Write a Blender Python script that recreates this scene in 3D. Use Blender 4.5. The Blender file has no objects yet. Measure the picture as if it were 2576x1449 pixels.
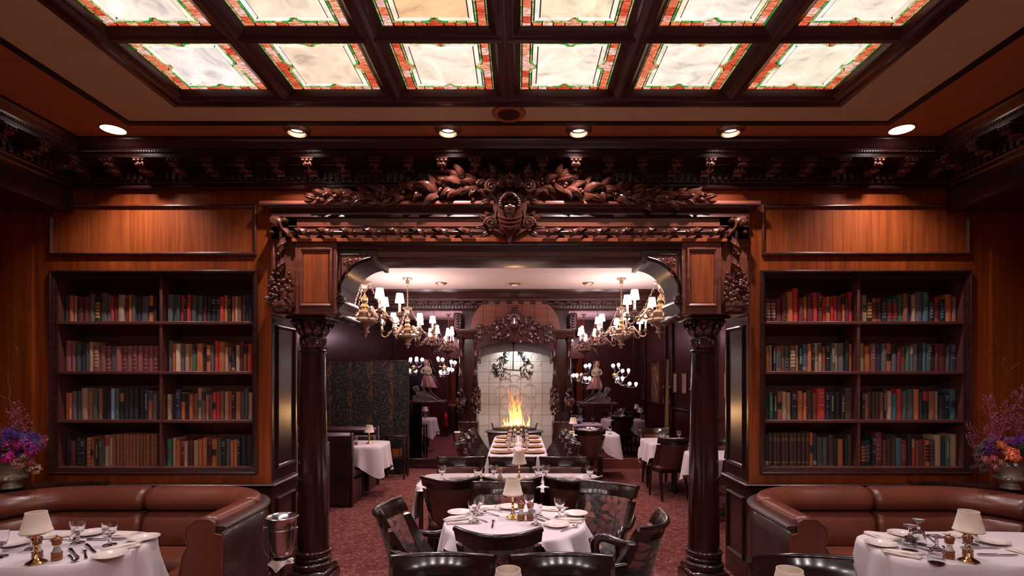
import bpy, bmesh, math, random, re
from mathutils import Vector, Matrix
R = math.radians
rnd = random.Random(7)
S = bpy.context.scene
C = S.collection

# ---------------------------------------------------------------- camera (pinhole fitted to the 2576x1449 photograph)
F, VX, VY, EYE = 1330.0, 1306.0, 945.0, 1.73
cam_data = bpy.data.cameras.new('camera')
cam_data.sensor_width = 36.0
cam_data.lens = 36.0 * F / 2576.0
cam_data.shift_x = (1288.0 - VX) / 2576.0
cam_data.shift_y = (VY - 724.5) / 2576.0
cam_data.clip_start = 0.05
cam = bpy.data.objects.new('camera', cam_data)
cam.location = (0, 0, EYE)
cam.rotation_euler = (R(90), 0, 0)
C.objects.link(cam)
S.camera = cam

# ---------------------------------------------------------------- world, exposure
w = bpy.data.worlds.new('world'); S.world = w; w.use_nodes = True
w.node_tree.nodes['Background'].inputs[0].default_value = (0.02, 0.012, 0.014, 1)
w.node_tree.nodes['Background'].inputs[1].default_value = 0.15
S.view_settings.view_transform = 'Standard'
S.view_settings.look = 'None'
S.view_settings.gamma = 1.0
S.view_settings.use_curve_mapping = False
S.view_settings.exposure = 0.0
S.cycles.use_denoising = True
S.cycles.sample_clamp_indirect = 4.0
S.cycles.max_bounces = 7
S.cycles.diffuse_bounces = 4
S.cycles.glossy_bounces = 4
S.cycles.transmission_bounces = 7
S.cycles.transparent_max_bounces = 6
S.cycles.use_adaptive_sampling = True
S.cycles.adaptive_threshold = 0.03
S.cycles.caustics_reflective = False
S.cycles.caustics_refractive = False

# levels of the rooms' lamps and the added fill rows
SKY_L = 1.12        # backlit stained glass
DOWN_W = 88.0       # recessed spots over the arch wall; added side and rear rows scale from it
DOWN_COL = (1.0, 0.82, 0.85)
CHAND_W = 8.0       # each candle of a chandelier
CHAND_COL = (1.0, 0.79, 0.80)
BULB_W = 1.2        # bare sconce bulbs
FAR_SPOT_W = 70.0   # recessed spots in the far room

# ---------------------------------------------------------------- room measures
AX = -0.077         # axis of the archway
WY = 4.29           # face of the bookcase wall
WB = 4.77           # its far face
CZ = 3.56           # library ceiling
MY = 9.90           # mirror wall of the far room
FZ = 3.31           # far room ceiling
FLX, FRX = -3.62, 3.47
def PX(px, d=WY): return (px - VX) * d / F
def PZ(py, d=WY): return EYE + (VY - py) * d / F
def P(px, py, d): return (PX(px, d), d, PZ(py, d))

# ---------------------------------------------------------------- mesh collecting
class MB:
    def __init__(s): s.v = []; s.f = []; s.m = []; s.cur = 0
    def add(s, vs, fs):
        o = len(s.v); s.v.extend([tuple(p) for p in vs])
        s.f.extend([tuple(i + o for i in f) for f in fs]); s.m.extend([s.cur] * len(fs)); return s
    def mat(s, i): s.cur = i; return s
    def box(s, x0, x1, y0, y1, z0, z1):
        return s.add([(x, y, z) for z in (z0, z1) for y in (y0, y1) for x in (x0, x1)],
                     [(0, 2, 3, 1), (4, 5, 7, 6), (0, 1, 5, 4), (2, 6, 7, 3), (0, 4, 6, 2), (1, 3, 7, 5)])
    def cbox(s, x0, x1, y0, y1, z0, z1, c=0.006):
        c = min(c, abs(x1 - x0) * .45, abs(y1 - y0) * .45, abs(z1 - z0) * .45)
        X, Y, Z = (x0, x1), (y0, y1), (z0, z1); vs = []; ix = {}
        for i in (0, 1):
            for j in (0, 1):
                for k in (0, 1):
                    sx, sy, sz = (c if i == 0 else -c), (c if j == 0 else -c), (c if k == 0 else -c)
                    for a in range(3):
                        p = [X[i] + sx, Y[j] + sy, Z[k] + sz]
                        p[a] = (X[i], Y[j], Z[k])[a]
                        ix[(i, j, k, a)] = len(vs); vs.append(tuple(p))
        fs = []
        for a in range(3):
            b, e = (a + 1) % 3, (a + 2) % 3
            for h in (0, 1):
                q = []
                for (p1, p2) in ((0, 0), (1, 0), (1, 1), (0, 1)):
                    t = [0, 0, 0]; t[a] = h; t[b] = p1; t[e] = p2; q.append(ix[tuple(t) + (a,)])
                fs.append(tuple(q if h else q[::-1]))
            for h1 in (0, 1):
                for h2 in (0, 1):
                    t0 = [0, 0, 0]; t0[b] = h1; t0[e] = h2; t1 = list(t0); t1[a] = 1
                    fs.append((ix[tuple(t0) + (b,)], ix[tuple(t1) + (b,)], ix[tuple(t1) + (e,)], ix[tuple(t0) + (e,)]))
        for i in (0, 1):
            for j in (0, 1):
                for k in (0, 1): fs.append(tuple(ix[(i, j, k, a)] for a in range(3)))
        return s.add(vs, fs)
    def lathe(s, prof, n=24, c=(0, 0, 0), mod=None, axis='z', a0=0.0, a1=2 * math.pi):
        full = abs(a1 - a0 - 2 * math.pi) < 1e-6
        m = n if full else n + 1; vs = []; fs = []
        for (r, z) in prof:
            for i in range(m):
                a = a0 + (a1 - a0) * i / n; rr = r * (mod(a, z) if mod else 1)
                p = (rr * math.cos(a), rr * math.sin(a), z)
                if axis == 'x': p = (p[2], p[0], p[1])
                if axis == 'y': p = (p[0], p[2], p[1])
                vs.append((p[0] + c[0], p[1] + c[1], p[2] + c[2]))
        for j in range(len(prof) - 1):
            for i in range(n):
                k = (i + 1) % m if full else i + 1
                fs.append((j * m + i, j * m + k, (j + 1) * m + k, (j + 1) * m + i))
        if full:
            if prof[0][0] > 1e-5: fs.append(tuple(range(m))[::-1])
            if prof[-1][0] > 1e-5: fs.append(tuple((len(prof) - 1) * m + i for i in range(m)))
        return s.add(vs, fs)
    def tube(s, pts, rad, n=8, closed=False, flat=1.0):
        pts = [Vector(p) for p in pts]; N = len(pts)
        rr = rad if isinstance(rad, (list, tuple)) else [rad] * N
        t0 = (pts[1] - pts[0]).normalized(); up = Vector((0, 0, 1))
        if abs(t0.dot(up)) > .9: up = Vector((0, 1, 0))
        nv = t0.cross(up).normalized(); vs = []; fs = []
        for i in range(N):
            if closed: t = (pts[(i + 1) % N] - pts[i - 1]).normalized()
            else: t = (pts[min(i + 1, N - 1)] - pts[max(i - 1, 0)]).normalized()
            nv = (nv - t * nv.dot(t))
            nv = nv.normalized() if nv.length > 1e-6 else t.orthogonal().normalized()
            b = t.cross(nv)
            for k in range(n):
                a = 2 * math.pi * k / n
                vs.append(pts[i] + nv * (rr[i] * math.cos(a)) + b * (rr[i] * flat * math.sin(a)))
        L = N if closed else N - 1
        for i in range(L):
            j = (i + 1) % N
            for k in range(n):
                l = (k + 1) % n; fs.append((i * n + k, i * n + l, j * n + l, j * n + k))
        if not closed: fs.append(tuple(range(n))[::-1]); fs.append(tuple((N - 1) * n + k for k in range(n)))
        return s.add(vs, fs)
    def prism(s, poly, w0, w1, M):
        n = len(poly); vs = [M(u, v, w0) for u, v in poly] + [M(u, v, w1) for u, v in poly]
        fs = [tuple(range(n))[::-1], tuple(range(n, 2 * n))]
        fs += [(i, (i + 1) % n, n + (i + 1) % n, n + i) for i in range(n)]
        return s.add(vs, fs)
    def frame(s, u0, u1, v0, v1, prof, M, fill=True):
        # moulding swept round a rectangle: prof = [(inset, proud)]
        vs = []; fs = []
        for (d, p) in prof: vs += [M(u0 + d, v0 + d, p), M(u1 - d, v0 + d, p), M(u1 - d, v1 - d, p), M(u0 + d, v1 - d, p)]
        for j in range(len(prof) - 1):
            for i in range(4):
                k = (i + 1) % 4; fs.append((j * 4 + i, j * 4 + k, j * 4 + 4 + k, j * 4 + 4 + i))
        if fill: e = (len(prof) - 1) * 4; fs.append((e, e + 1, e + 2, e + 3))
        return s.add(vs, fs)
    def grid(s, fn, nu, nv, wrap=False):
        vs = [fn(i / nu, j / nv) for j in range(nv + 1) for i in range(nu + (0 if wrap else 1))]
        m = nu if wrap else nu + 1; fs = []
        for j in range(nv):
            for i in range(nu):
                k = (i + 1) % m; fs.append((j * m + i, j * m + k, (j + 1) * m + k, (j + 1) * m + i))
        return s.add(vs, fs)
    def shell(s, fn, nu, nv):
        # fn(u, v, side) -> point, side 0 / 1; a closed thick sheet
        a = [fn(i / nu, j / nv, 0) for j in range(nv + 1) for i in range(nu + 1)]
        b = [fn(i / nu, j / nv, 1) for j in range(nv + 1) for i in range(nu + 1)]
        m = nu + 1; N = len(a); fs = []
        for j in range(nv):
            for i in range(nu):
                q = (j * m + i, j * m + i + 1, (j + 1) * m + i + 1, (j + 1) * m + i)
                fs.append(q[::-1]); fs.append(tuple(x + N for x in q))
        rim = [i for i in range(m)] + [j * m + nu for j in range(1, nv + 1)] + [nv * m + i for i in range(nu - 1, -1, -1)] + [j * m for j in range(nv - 1, 0, -1)]
        L = len(rim)
        for i in range(L): fs.append((rim[i], rim[(i + 1) % L], rim[(i + 1) % L] + N, rim[i] + N))
        return s.add(a + b, fs)
    def ball(s, c, r, n=10, m=7):
        if not isinstance(r, (tuple, list)): r = (r, r, r)
        vs = [(c[0], c[1], c[2] - r[2])]; fs = []
        for j in range(1, m):
            t = math.pi * j / m
            for i in range(n):
                a = 2 * math.pi * i / n
                vs.append((c[0] + r[0] * math.sin(t) * math.cos(a), c[1] + r[1] * math.sin(t) * math.sin(a), c[2] - r[2] * math.cos(t)))
        vs.append((c[0], c[1], c[2] + r[2])); L = len(vs) - 1
        for i in range(n):
            k = (i + 1) % n; fs.append((0, 1 + k, 1 + i)); fs.append((L, L - n + i, L - n + k))
            for j in range(m - 2): fs.append((1 + j * n + i, 1 + j * n + k, 1 + (j + 1) * n + k, 1 + (j + 1) * n + i))
        return s.add(vs, fs)
    def leaf(s, o, d, nrm, L, W, curl=.25, cup=.3, th=.12, nu=6, nv=4, ribs=0.0):
        # a carved leaf from o along d, face towards nrm
        o = Vector(o); d = Vector(d).normalized(); nrm = Vector(nrm); nrm = (nrm - d * nrm.dot(d)).normalized(); b = d.cross(nrm)
        def fn(u, v, side):
            t = u; wv = W * (math.sin(math.pi * min(1, t ** .75 * .97 + .03)) ** .8 + .06) * (1 - .2 * t)
            x = (v - .5); k = abs(x) * 2
            h = L * curl * math.sin(t * math.pi * .9) - W * cup * (k ** 2) * .5 - (W * .10 if k < .2 else 0)
            p = o + d * (L * t) + b * (wv * x) + nrm * h
            return p - nrm * (W * th if side == 0 else 0)
        return s.shell(fn, nu, nv)
    def mesh(s, name, mats=None, smooth=40, fix=True, origin=(0, 0, 0)):
        me = bpy.data.meshes.new(name); o = origin
        vs = s.v if o == (0, 0, 0) else [(a - o[0], b - o[1], c - o[2]) for a, b, c in s.v]
        me.from_pydata(vs, [], s.f)
        if fix:
            bm = bmesh.new(); bm.from_mesh(me); bmesh.ops.recalc_face_normals(bm, faces=bm.faces); bm.to_mesh(me); bm.free()
        for m in (mats or []): me.materials.append(M_(m))
        if mats and len(mats) > 1: me.polygons.foreach_set('material_index', s.m)
        if smooth:
            me.shade_smooth(); me.set_sharp_from_angle(angle=R(smooth))
        return me
    def build(s, name, mats, parent=None, world=True, **kw):
        if isinstance(mats, str): mats = [mats]
        props = {k: kw.pop(k) for k in ('label', 'cat', 'group', 'kind', 'loc', 'rz') if k in kw}
        org = (0, 0, 0)
        if parent is not None and world: org = worigin(parent)
        return link(name, s.mesh(name, mats, origin=org, **kw), parent, **props)

def worigin(o):
    v = Vector((0, 0, 0))
    while o is not None: v = v + o.location; o = o.parent
    return tuple(v)
def tag(o, label=None, cat=None, group=None, kind=None):
    if label: o['label'] = label
    if cat: o['category'] = cat
    if group: o['group'] = group
    if kind: o['kind'] = kind
    return o
def link(name, me, parent=None, label=None, cat=None, group=None, kind=None, loc=None, rz=None):
    o = bpy.data.objects.new(name, me); C.objects.link(o)
    if parent is not None: o.parent = parent
    if loc is not None: o.location = loc
    if rz is not None: o.rotation_euler = (0, 0, rz)
    return tag(o, label, cat, group, kind)
def thing(name, label, cat, loc=(0, 0, 0), rz=0, group=None, kind=None):
    o = bpy.data.objects.new(name, None); C.objects.link(o); o.empty_display_size = .05
    o.location = loc; o.rotation_euler = (0, 0, rz)
    return tag(o, label, cat, group, kind)
KIDS = {}
def kids(o):
    return list(o.children)
def dup(root, loc, rz=0, label=None, group=None, parent=None):
    r = root.copy(); C.objects.link(r); r.location = loc; r.rotation_euler = (0, 0, rz)
    if label: r['label'] = label
    if group: r['group'] = group
    for ch in kids(root):
        c = ch.copy(); C.objects.link(c); c.parent = r
        for g in kids(ch):
            e = g.copy(); C.objects.link(e); e.parent = c
    return r
class Maker:
    """first call hands out the thing itself, later calls copies of it"""
    def __init__(s, root): s.root = root; s.used = False
    def put(s, loc, rz=0, label=None, group=None):
        if s.used: return dup(s.root, loc, rz, label, group)
        s.used = True; s.root.location = loc; s.root.rotation_euler = (0, 0, rz)
        if label: s.root['label'] = label
        if group: s.root['group'] = group
        return s.root
def Mfront(y):   # u -> x, v -> z, proud towards the camera (-Y)
    return lambda u, v, p: (u, y - p, v)
def Mback(y): return lambda u, v, p: (u, y + p, v)
def Mleft(x):    # surface facing +X
    return lambda u, v, p: (x + p, u, v)
def Mright(x):   # surface facing -X
    return lambda u, v, p: (x - p, u, v)

# ---------------------------------------------------------------- materials
MATS = {}
def M_(name): return MATS[name]
class NT:
    def __init__(s, name):
        m = bpy.data.materials.new(name); m.use_nodes = True; MATS[name] = m
        s.t = m.node_tree; s.p = s.t.nodes['Principled BSDF']; s.out = s.t.nodes['Material Output']; s.m = m
    def n(s, kind, **kw):
        x = s.t.nodes.new('ShaderNode' + kind)
        for k, v in kw.items():
            if k in x.inputs: x.inputs[k].default_value = v
            else: setattr(x, k, v)
        return x
    def l(s, a, b): s.t.links.new(a, b); return s
    def set(s, **kw):
        for k, v in kw.items():
            k = k.replace('_', ' ')
            s.p.inputs[k].default_value = v if not (isinstance(v, tuple) and len(v) == 3) else v + (1,)
        return s
    def coord(s, scale=(1, 1, 1), kind='Object', rot=(0, 0, 0)):
        tc = s.n('TexCoord'); mp = s.n('Mapping'); mp.inputs['Scale'].default_value = scale; mp.inputs['Rotation'].default_value = rot
        s.l(tc.outputs[kind], mp.inputs['Vector']); return mp.outputs['Vector']
    def noise(s, vec, scale, detail=4, rough=.55, dist=0):
        x = s.n('TexNoise'); x.inputs['Scale'].default_value = scale; x.inputs['Detail'].default_value = detail
        x.inputs['Roughness'].default_value = rough; x.inputs['Distortion'].default_value = dist
        if vec is not None: s.l(vec, x.inputs['Vector'])
        return x.outputs['Fac']
    def vor(s, vec, scale, feature='F1', rand=1.0):
        x = s.n('TexVoronoi'); x.feature = feature; x.inputs['Scale'].default_value = scale; x.inputs['Randomness'].default_value = rand
        s.l(vec, x.inputs['Vector']); return x
    def ramp(s, fac, stops, interp='LINEAR'):
        x = s.n('ValToRGB'); e = x.color_ramp.elements; x.color_ramp.interpolation = interp
        while len(e) < len(stops): e.new(.5)
        for q, (pos, col) in zip(e, stops): q.position = pos; q.color = tuple(col) + (1,)
        s.l(fac, x.inputs['Fac']); return x.outputs['Color']
    def mix(s, fac, a, b, mode='MIX'):
        x = s.n('Mix'); x.data_type = 'RGBA'; x.blend_type = mode; x.clamp_factor = True
        for v, i in ((fac, 0), (a, 6), (b, 7)):
            if hasattr(v, 'is_linked'): s.l(v, x.inputs[i])
            elif isinstance(v, (int, float)): x.inputs[i].default_value = v
            else: x.inputs[i].default_value = tuple(v) + (1,)
        return x.outputs[2]
    def math(s, op, a, b=0.0):
        x = s.n('Math'); x.operation = op
        for v, i in ((a, 0), (b, 1)):
            if hasattr(v, 'is_linked'): s.l(v, x.inputs[i])
            else: x.inputs[i].default_value = v
        return x.outputs[0]
    def bump(s, h, strength=.2, dist=.01):
        x = s.n('Bump'); x.inputs['Strength'].default_value = strength; x.inputs['Distance'].default_value = dist
        s.l(h, x.inputs['Height']); s.l(x.outputs['Normal'], s.p.inputs['Normal']); return s
    def col(s, c): s.l(c, s.p.inputs['Base Color']); return s
    def glow(s, col, strength):
        if hasattr(col, 'is_linked'): s.l(col, s.p.inputs['Emission Color'])
        else: s.p.inputs['Emission Color'].default_value = tuple(col) + (1,)
        s.p.inputs['Emission Strength'].default_value = strength; return s

def wood(name, dark, light, axis='z', rough=.3, scale=1.0, coat=.25, bump=.05):
    t = NT(name); sc = {'z': (26, 26, .9), 'x': (.9, 26, 26), 'y': (26, .9, 26)}[axis]
    v = t.coord(tuple(q * scale for q in sc))
    a = t.noise(v, 1.0, 6, .62, .6); b = t.noise(t.coord((2.2, 2.2, 2.2)), 1.0, 3)
    c1 = t.ramp(a, [(.28, dark), (.52, tuple((p + q) * .5 for p, q in zip(dark, light))), (.78, light)])
    c = t.mix(t.ramp(b, [(.3, (0, 0, 0)), (.75, (.55, .55, .55))]), c1, tuple(q * .62 for q in light), 'MULTIPLY')
    t.col(t.mix(.45, c1, c)); t.set(Roughness=rough, Coat_Weight=coat, Coat_Roughness=.18, Specular_IOR_Level=.45)
    if bump: t.bump(a, bump, .004)
    return t
wood('mahogany', (.15, .027, .005), (.40, .085, .013), 'z', .36)
wood('mahogany_flat', (.14, .027, .007), (.36, .078, .017), 'x', .36)
wood('panel_wood', (.20, .040, .008), (.50, .125, .028), 'z', .38, 1.3)
wood('portal_wood', (.13, .036, .022), (.29, .092, .056), 'x', .30, .8, .35)
wood('dark_wood', (.022, .007, .006), (.060, .020, .015), 'z', .22, 1.0, .4)
wood('dark_wood_flat', (.024, .008, .007), (.070, .024, .018), 'x', .26, 1.0, .4)
wood('carved_wood', (.060, .017, .010), (.150, .045, .026), 'z', .26, .6, .45)
wood('column_wood', (.016, .005, .005), (.050, .014, .011), 'z', .16, 1.1, .6, .02)
wood('chair_wood', (.010, .005, .004), (.034, .014, .010), 'x', .17, .6, .6, .02)
wood('ceiling_wood', (.038, .014, .012), (.095, .036, .028), 'x', .32, .8, .2)
wood('shelf_wood', (.085, .028, .022), (.175, .060, .046), 'x', .42, 1, .1)
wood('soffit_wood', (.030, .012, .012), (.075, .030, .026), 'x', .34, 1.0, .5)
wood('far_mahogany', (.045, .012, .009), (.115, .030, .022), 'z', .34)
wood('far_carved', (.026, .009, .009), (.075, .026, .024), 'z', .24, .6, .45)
wood('mill_wood', (.19, .055, .016), (.36, .12, .035), 'z', .25, 2.0, .5)
def plain(name, col, rough=.5, **kw):
    t = NT(name); t.set(Base_Color=col, Roughness=rough, **kw); return t
plain('brass', (.86, .60, .26), .18, Metallic=1.0)
plain('bronze', (.38, .27, .19), .42, Metallic=.85)
plain('steel', (.62, .60, .60), .22, Metallic=1.0)
plain('cutlery_steel', (.55, .53, .54), .16, Metallic=1.0)
plain('iron', (.045, .042, .045), .45, Metallic=.7)
plain('pewter', (.20, .185, .20), .38, Metallic=.7)
plain('lead', (.006, .006, .005), .6)
plain('black_line', (.012, .007, .006), .5)
plain('porcelain', (.80, .70, .64), .18, Coat_Weight=.5)
plain('charger', (.62, .26, .09), .3, Metallic=.5)
plain('candle', (.82, .72, .62), .6)
plain('ceramic_black', (.01, .01, .012), .3)
plain('red_paint', (.55, .015, .012), .3)
plain('sign_white', (.75, .70, .72), .5)
plain('pages', (.55, .44, .30), .8)
plain('mirror', (.40, .32, .40), .015, Metallic=1.0)
plain('dark_green_leather', (.010, .013, .009), .22, Coat_Weight=.5)
plain('stem_green', (.10, .16, .06), .6)
plain('twig', (.16, .06, .035), .7)
plain('glass', (1, 1, 1), .02, Transmission_Weight=1.0, IOR=1.45)
t = NT('goblet_glass'); t.set(Base_Color=(.97, .95, .97), Roughness=.03, Transmission_Weight=1.0, IOR=1.48, Specular_IOR_Level=.7)
t = NT('thin_glass'); t.set(Base_Color=(.9, .88, .88), Roughness=.05, Alpha=.22)
t = NT('salt'); t.set(Base_Color=(.75, .70, .68), Roughness=.7)
t = NT('pepper'); t.col(t.ramp(t.noise(t.coord((1, 1, 1)), 400), [(.4, (.02, .015, .012)), (.7, (.22, .17, .13))])); t.set(Roughness=.7)
# plaster and painted ceilings
def plaster(name, col, var=.12, rough=.85):
    t = NT(name); a = t.noise(t.coord((1, 1, 1)), 7, 5)
    t.col(t.ramp(a, [(.3, tuple(q * (1 - var) for q in col)), (.7, col)])); t.set(Roughness=rough)
    t.bump(t.noise(t.coord((1, 1, 1)), 160, 3), .15, .002); return t
plaster('cream_plaster', (.68, .53, .31))
plaster('terracotta_plaster', (.46, .15, .05))
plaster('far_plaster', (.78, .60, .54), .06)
# carpet
t = NT('carpet'); v = t.coord((1, 1, 1)); dv = t.n('TexNoise', Scale=9.0, Detail=3.0); t.l(v, dv.inputs['Vector'])
vv = t.mix(.12, v, dv.outputs['Color'])
e = t.vor(vv, 22, 'DISTANCE_TO_EDGE'); k = t.vor(vv, 22)
leafc = t.ramp(k.outputs['Color'], [(.2, (.22, .080, .070)), (.55, (.29, .125, .110)), (.9, (.36, .17, .15))])
lines = t.ramp(e.outputs['Distance'], [(.03, (1, 1, 1)), (.10, (0, 0, 0))])
c = t.mix(lines, leafc, (.15, .038, .030)); fz = t.noise(v, 300, 2)
t.col(t.mix(.35, c, t.ramp(fz, [(.3, (.12, .04, .035)), (.7, (.42, .20, .17))]), 'OVERLAY')); t.set(Roughness=.95, Specular_IOR_Level=.1); t.bump(fz, .4, .004)
# cloth
def fabric(name, col, sc=500, rough=.85, sheen=.3):
    t = NT(name); a = t.noise(t.coord((1, 1, 1)), sc, 2); b = t.noise(t.coord((1, 1, 1)), 5, 3)
    t.col(t.mix(t.ramp(b, [(.3, (0, 0, 0)), (.8, (.18, .18, .18))]), col, tuple(q * .7 for q in col))); t.set(Roughness=rough, Sheen_Weight=sheen)
    t.bump(a, .12, .001); return t
fabric('linen', (.76, .67, .68)); fabric('napkin_linen', (.80, .70, .62)); fabric('shade_cloth', (.90, .77, .62), 300)
t = NT('leather_brown')
a = t.noise(t.coord((1, 1, 1)), 3, 4); g = t.vor(t.coord((1, 1, 1)), 260)
t.col(t.ramp(a, [(.3, (.125, .032, .018)), (.7, (.185, .050, .027))])); t.set(Roughness=.34, Coat_Weight=.15, Coat_Roughness=.3); t.bump(g.outputs['Distance'], .06, .002)
t = NT('leather_plum')
a = t.noise(t.coord((1, 1, 1)), 4, 4)
t.col(t.ramp(a, [(.3, (.048, .018, .024)), (.7, (.072, .028, .034))])); t.set(Roughness=.36)
t = NT('leather_shell')
a = t.noise(t.coord((1, 1, 1)), 4, 4)
t.col(t.ramp(a, [(.3, (.040, .020, .016)), (.7, (.060, .030, .026))])); t.set(Roughness=.36, Coat_Weight=.2)
t = NT('leather_oxblood')
a = t.noise(t.coord((1, 1, 1)), 4, 4)
t.col(t.ramp(a, [(.3, (.085, .026, .017)), (.7, (.125, .040, .026))])); t.set(Roughness=.42)
# floral upholstery: big five-petalled blooms and leaves in muted rose, mauve, peach and olive on near black
t = NT('floral'); v = t.coord((1, 1, 1))
nz = t.n('TexNoise', Scale=6.0, Detail=2.0); t.l(v, nz.inputs['Vector'])
sc = t.n('VectorMath'); sc.operation = 'SCALE'; t.l(nz.outputs['Color'], sc.inputs[0]); sc.inputs['Scale'].default_value = .07
vm = t.n('VectorMath'); vm.operation = 'ADD'; t.l(v, vm.inputs[0]); t.l(sc.outputs[0], vm.inputs[1])
def bloom(scale, petals, rad, amp, stops, ctr):
    f = t.vor(vm.outputs[0], scale); df = t.n('VectorMath'); df.operation = 'SUBTRACT'; t.l(vm.outputs[0], df.inputs[0]); t.l(f.outputs['Position'], df.inputs[1])
    s = t.n('SeparateXYZ'); t.l(df.outputs[0], s.inputs[0]); sep = t.n('SeparateColor'); t.l(f.outputs['Color'], sep.inputs[0])
    ang = t.math('ADD', t.math('ARCTAN2', s.outputs['Z'], t.math('ADD', s.outputs['X'], t.math('MULTIPLY', s.outputs['Y'], .6))), t.math('MULTIPLY', sep.outputs[2], 6.28))
    pet = t.math('COSINE', t.math('MULTIPLY', ang, petals)); vein = t.math('COSINE', t.math('MULTIPLY', ang, petals * 5))
    lim = t.math('ADD', rad, t.math('MULTIPLY', pet, amp)); q = t.math('DIVIDE', f.outputs['Distance'], lim)
    hue = t.ramp(sep.outputs[0], stops, 'CONSTANT')
    sh = t.ramp(q, [(0, (ctr, ctr, ctr)), (.25, (.7, .7, .7)), (.85, (1.25, 1.2, 1.15)), (1.0, (.55, .5, .5))])
    sh2 = t.mix(.35, sh, t.ramp(t.math('ADD', t.math('MULTIPLY', vein, .5), .5), [(.0, (.35, .35, .35)), (.6, (1.1, 1.1, 1.1))]), 'MULTIPLY')
    sh3 = t.mix(.6, sh2, t.ramp(t.math('ADD', t.math('MULTIPLY', pet, .5), .5), [(.0, (.35, .3, .3)), (.55, (1, 1, 1))]), 'MULTIPLY')
    return t.mix(1.0, hue, sh3, 'MULTIPLY'), t.math('LESS_THAN', q, 1.0)
lc, lm_ = bloom(13.0, 3.0, .52, .34, [(0, (.050, .046, .032)), (.3, (.085, .060, .042)), (.55, (.052, .046, .050)), (.8, (.080, .030, .030))], .5)
fc_, fm = bloom(7.0, 5.0, .50, .16, [(0, (.20, .062, .050)), (.22, (.15, .046, .046)), (.42, (.23, .115, .075)), (.60, (.105, .065, .072)), (.76, (.13, .036, .046)), (.90, (.26, .155, .105))], .35)
t.col(t.mix(fm, t.mix(lm_, (.020, .012, .010), lc), fc_)); t.set(Roughness=.85, Sheen_Weight=.2)
# dark wallpaper: pale leaf speckle, brown flower garlands in upright stripes
t = NT('wallpaper'); v = t.coord((1, 1, 1)); sx = t.n('SeparateXYZ'); t.l(v, sx.inputs[0])
nz = t.n('TexNoise', Scale=14.0, Detail=2.0); t.l(v, nz.inputs['Vector']); vv = t.mix(.10, v, nz.outputs['Color'])
sp = t.vor(vv, 34); leaf = t.ramp(sp.outputs['Distance'], [(.30, (1, 1, 1)), (.42, (0, 0, 0))])
base = t.mix(leaf, (.010, .009, .010), (.095, .072, .060))
zz = t.math('SINE', t.math('MULTIPLY', sx.outputs['Z'], 15.0))
xx = t.math('ADD', sx.outputs['X'], t.math('MULTIPLY', zz, .014))
saw = t.math('ABSOLUTE', t.math('SUBTRACT', t.math('FRACT', t.math('MULTIPLY', xx, 1 / .36)), .5))
wd = t.math('ADD', .09, t.math('MULTIPLY', zz, .05))
ins = t.math('LESS_THAN', saw, wd)
fl = t.vor(vv, 17); flc = t.ramp(fl.outputs['Distance'], [(.1, (.15, .078, .045)), (.7, (.035, .018, .012))])
t.col(t.mix(ins, base, flc)); t.set(Roughness=.8)
# things tinted one by one through their object colour
def tinted(name, rough=.7, var=.35, sc=30, **kw):
    t = NT(name); oi = t.n('ObjectInfo'); a = t.noise(t.coord((1, 1, 1), 'Generated'), sc * .2, 4)
    t.col(t.mix(var, oi.outputs['Color'], t.ramp(a, [(.3, (.45, .42, .40)), (.7, (1.25, 1.2, 1.15))]), 'MULTIPLY')); t.set(Roughness=rough, **kw); return t
tinted('book_cloth', .72); tinted('book_label', .6, .15); tinted('petal', .6, .25, 20, Sheen_Weight=.2); tinted('statue_paint', .55, .3, 20)
# backlit art glass, tinted pane by pane
t = NT('art_glass'); oi = t.n('ObjectInfo'); v = t.coord((1, 1, 1))
off = t.n('VectorMath'); off.operation = 'ADD'; t.l(v, off.inputs[0])
rv = t.n('CombineXYZ'); t.l(t.math('MULTIPLY', oi.outputs['Random'], 40.0), rv.inputs[0]); t.l(t.math('MULTIPLY', oi.outputs['Random'], 17.0), rv.inputs[1]); t.l(rv.outputs[0], off.inputs[1])
a = t.noise(off.outputs[0], 5.0, 6, .62, 1.2)
ctint = t.mix(1.0, oi.outputs['Color'], t.ramp(a, [(.28, (.46, .45, .45)), (.44, (.78, .74, .69)), (.58, (.94, .90, .84)), (.72, (1.10, 1.10, 1.10))]), 'MULTIPLY')
t.col(ctint); t.glow(ctint, SKY_L); t.set(Roughness=.25)
t = NT('art_glass_streaky'); oi = t.n('ObjectInfo')
a = t.noise(t.coord((9, 26, 9)), 3.2, 4, .6, .4)
ctint = t.mix(1.0, oi.outputs['Color'], t.ramp(a, [(.32, (.38, .30, .28)), (.52, (.9, .9, .9)), (.70, (1.5, 1.75, 1.9))]), 'MULTIPLY')
t.col(ctint); t.glow(ctint, SKY_L * .9); t.set(Roughness=.25)
t = NT('lamp_on'); t.set(Base_Color=(1, .9, .8)); t.glow((1.0, .88, .86), 14)
t = NT('downlight_glow'); t.set(Base_Color=(1, .9, .8)); t.glow((1.0, .90, .88), 9)
t = NT('shade_on'); t.set(Base_Color=(.9, .75, .65), Roughness=.8); t.glow((1.0, .80, .72), 3.6)
t = NT('flame'); sx = t.n('SeparateXYZ'); t.l(t.coord((1, 1, 1), 'Generated'), sx.inputs[0])
fc = t.ramp(sx.outputs['Z'], [(0, (1.0, .78, .32)), (.35, (1.0, .52, .10)), (.75, (1.0, .25, .03)), (1, (.8, .10, .01))]); t.glow(fc, 3.2); t.set(Base_Color=(.2, .05, .01))
t = NT('ember'); a = t.noise(t.coord((1, 1, 1)), 40, 3); t.glow(t.ramp(a, [(.4, (.05, .01, .0)), (.6, (1, .3, .04))]), 2.0); t.set(Base_Color=(.02, .02, .02))
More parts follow.
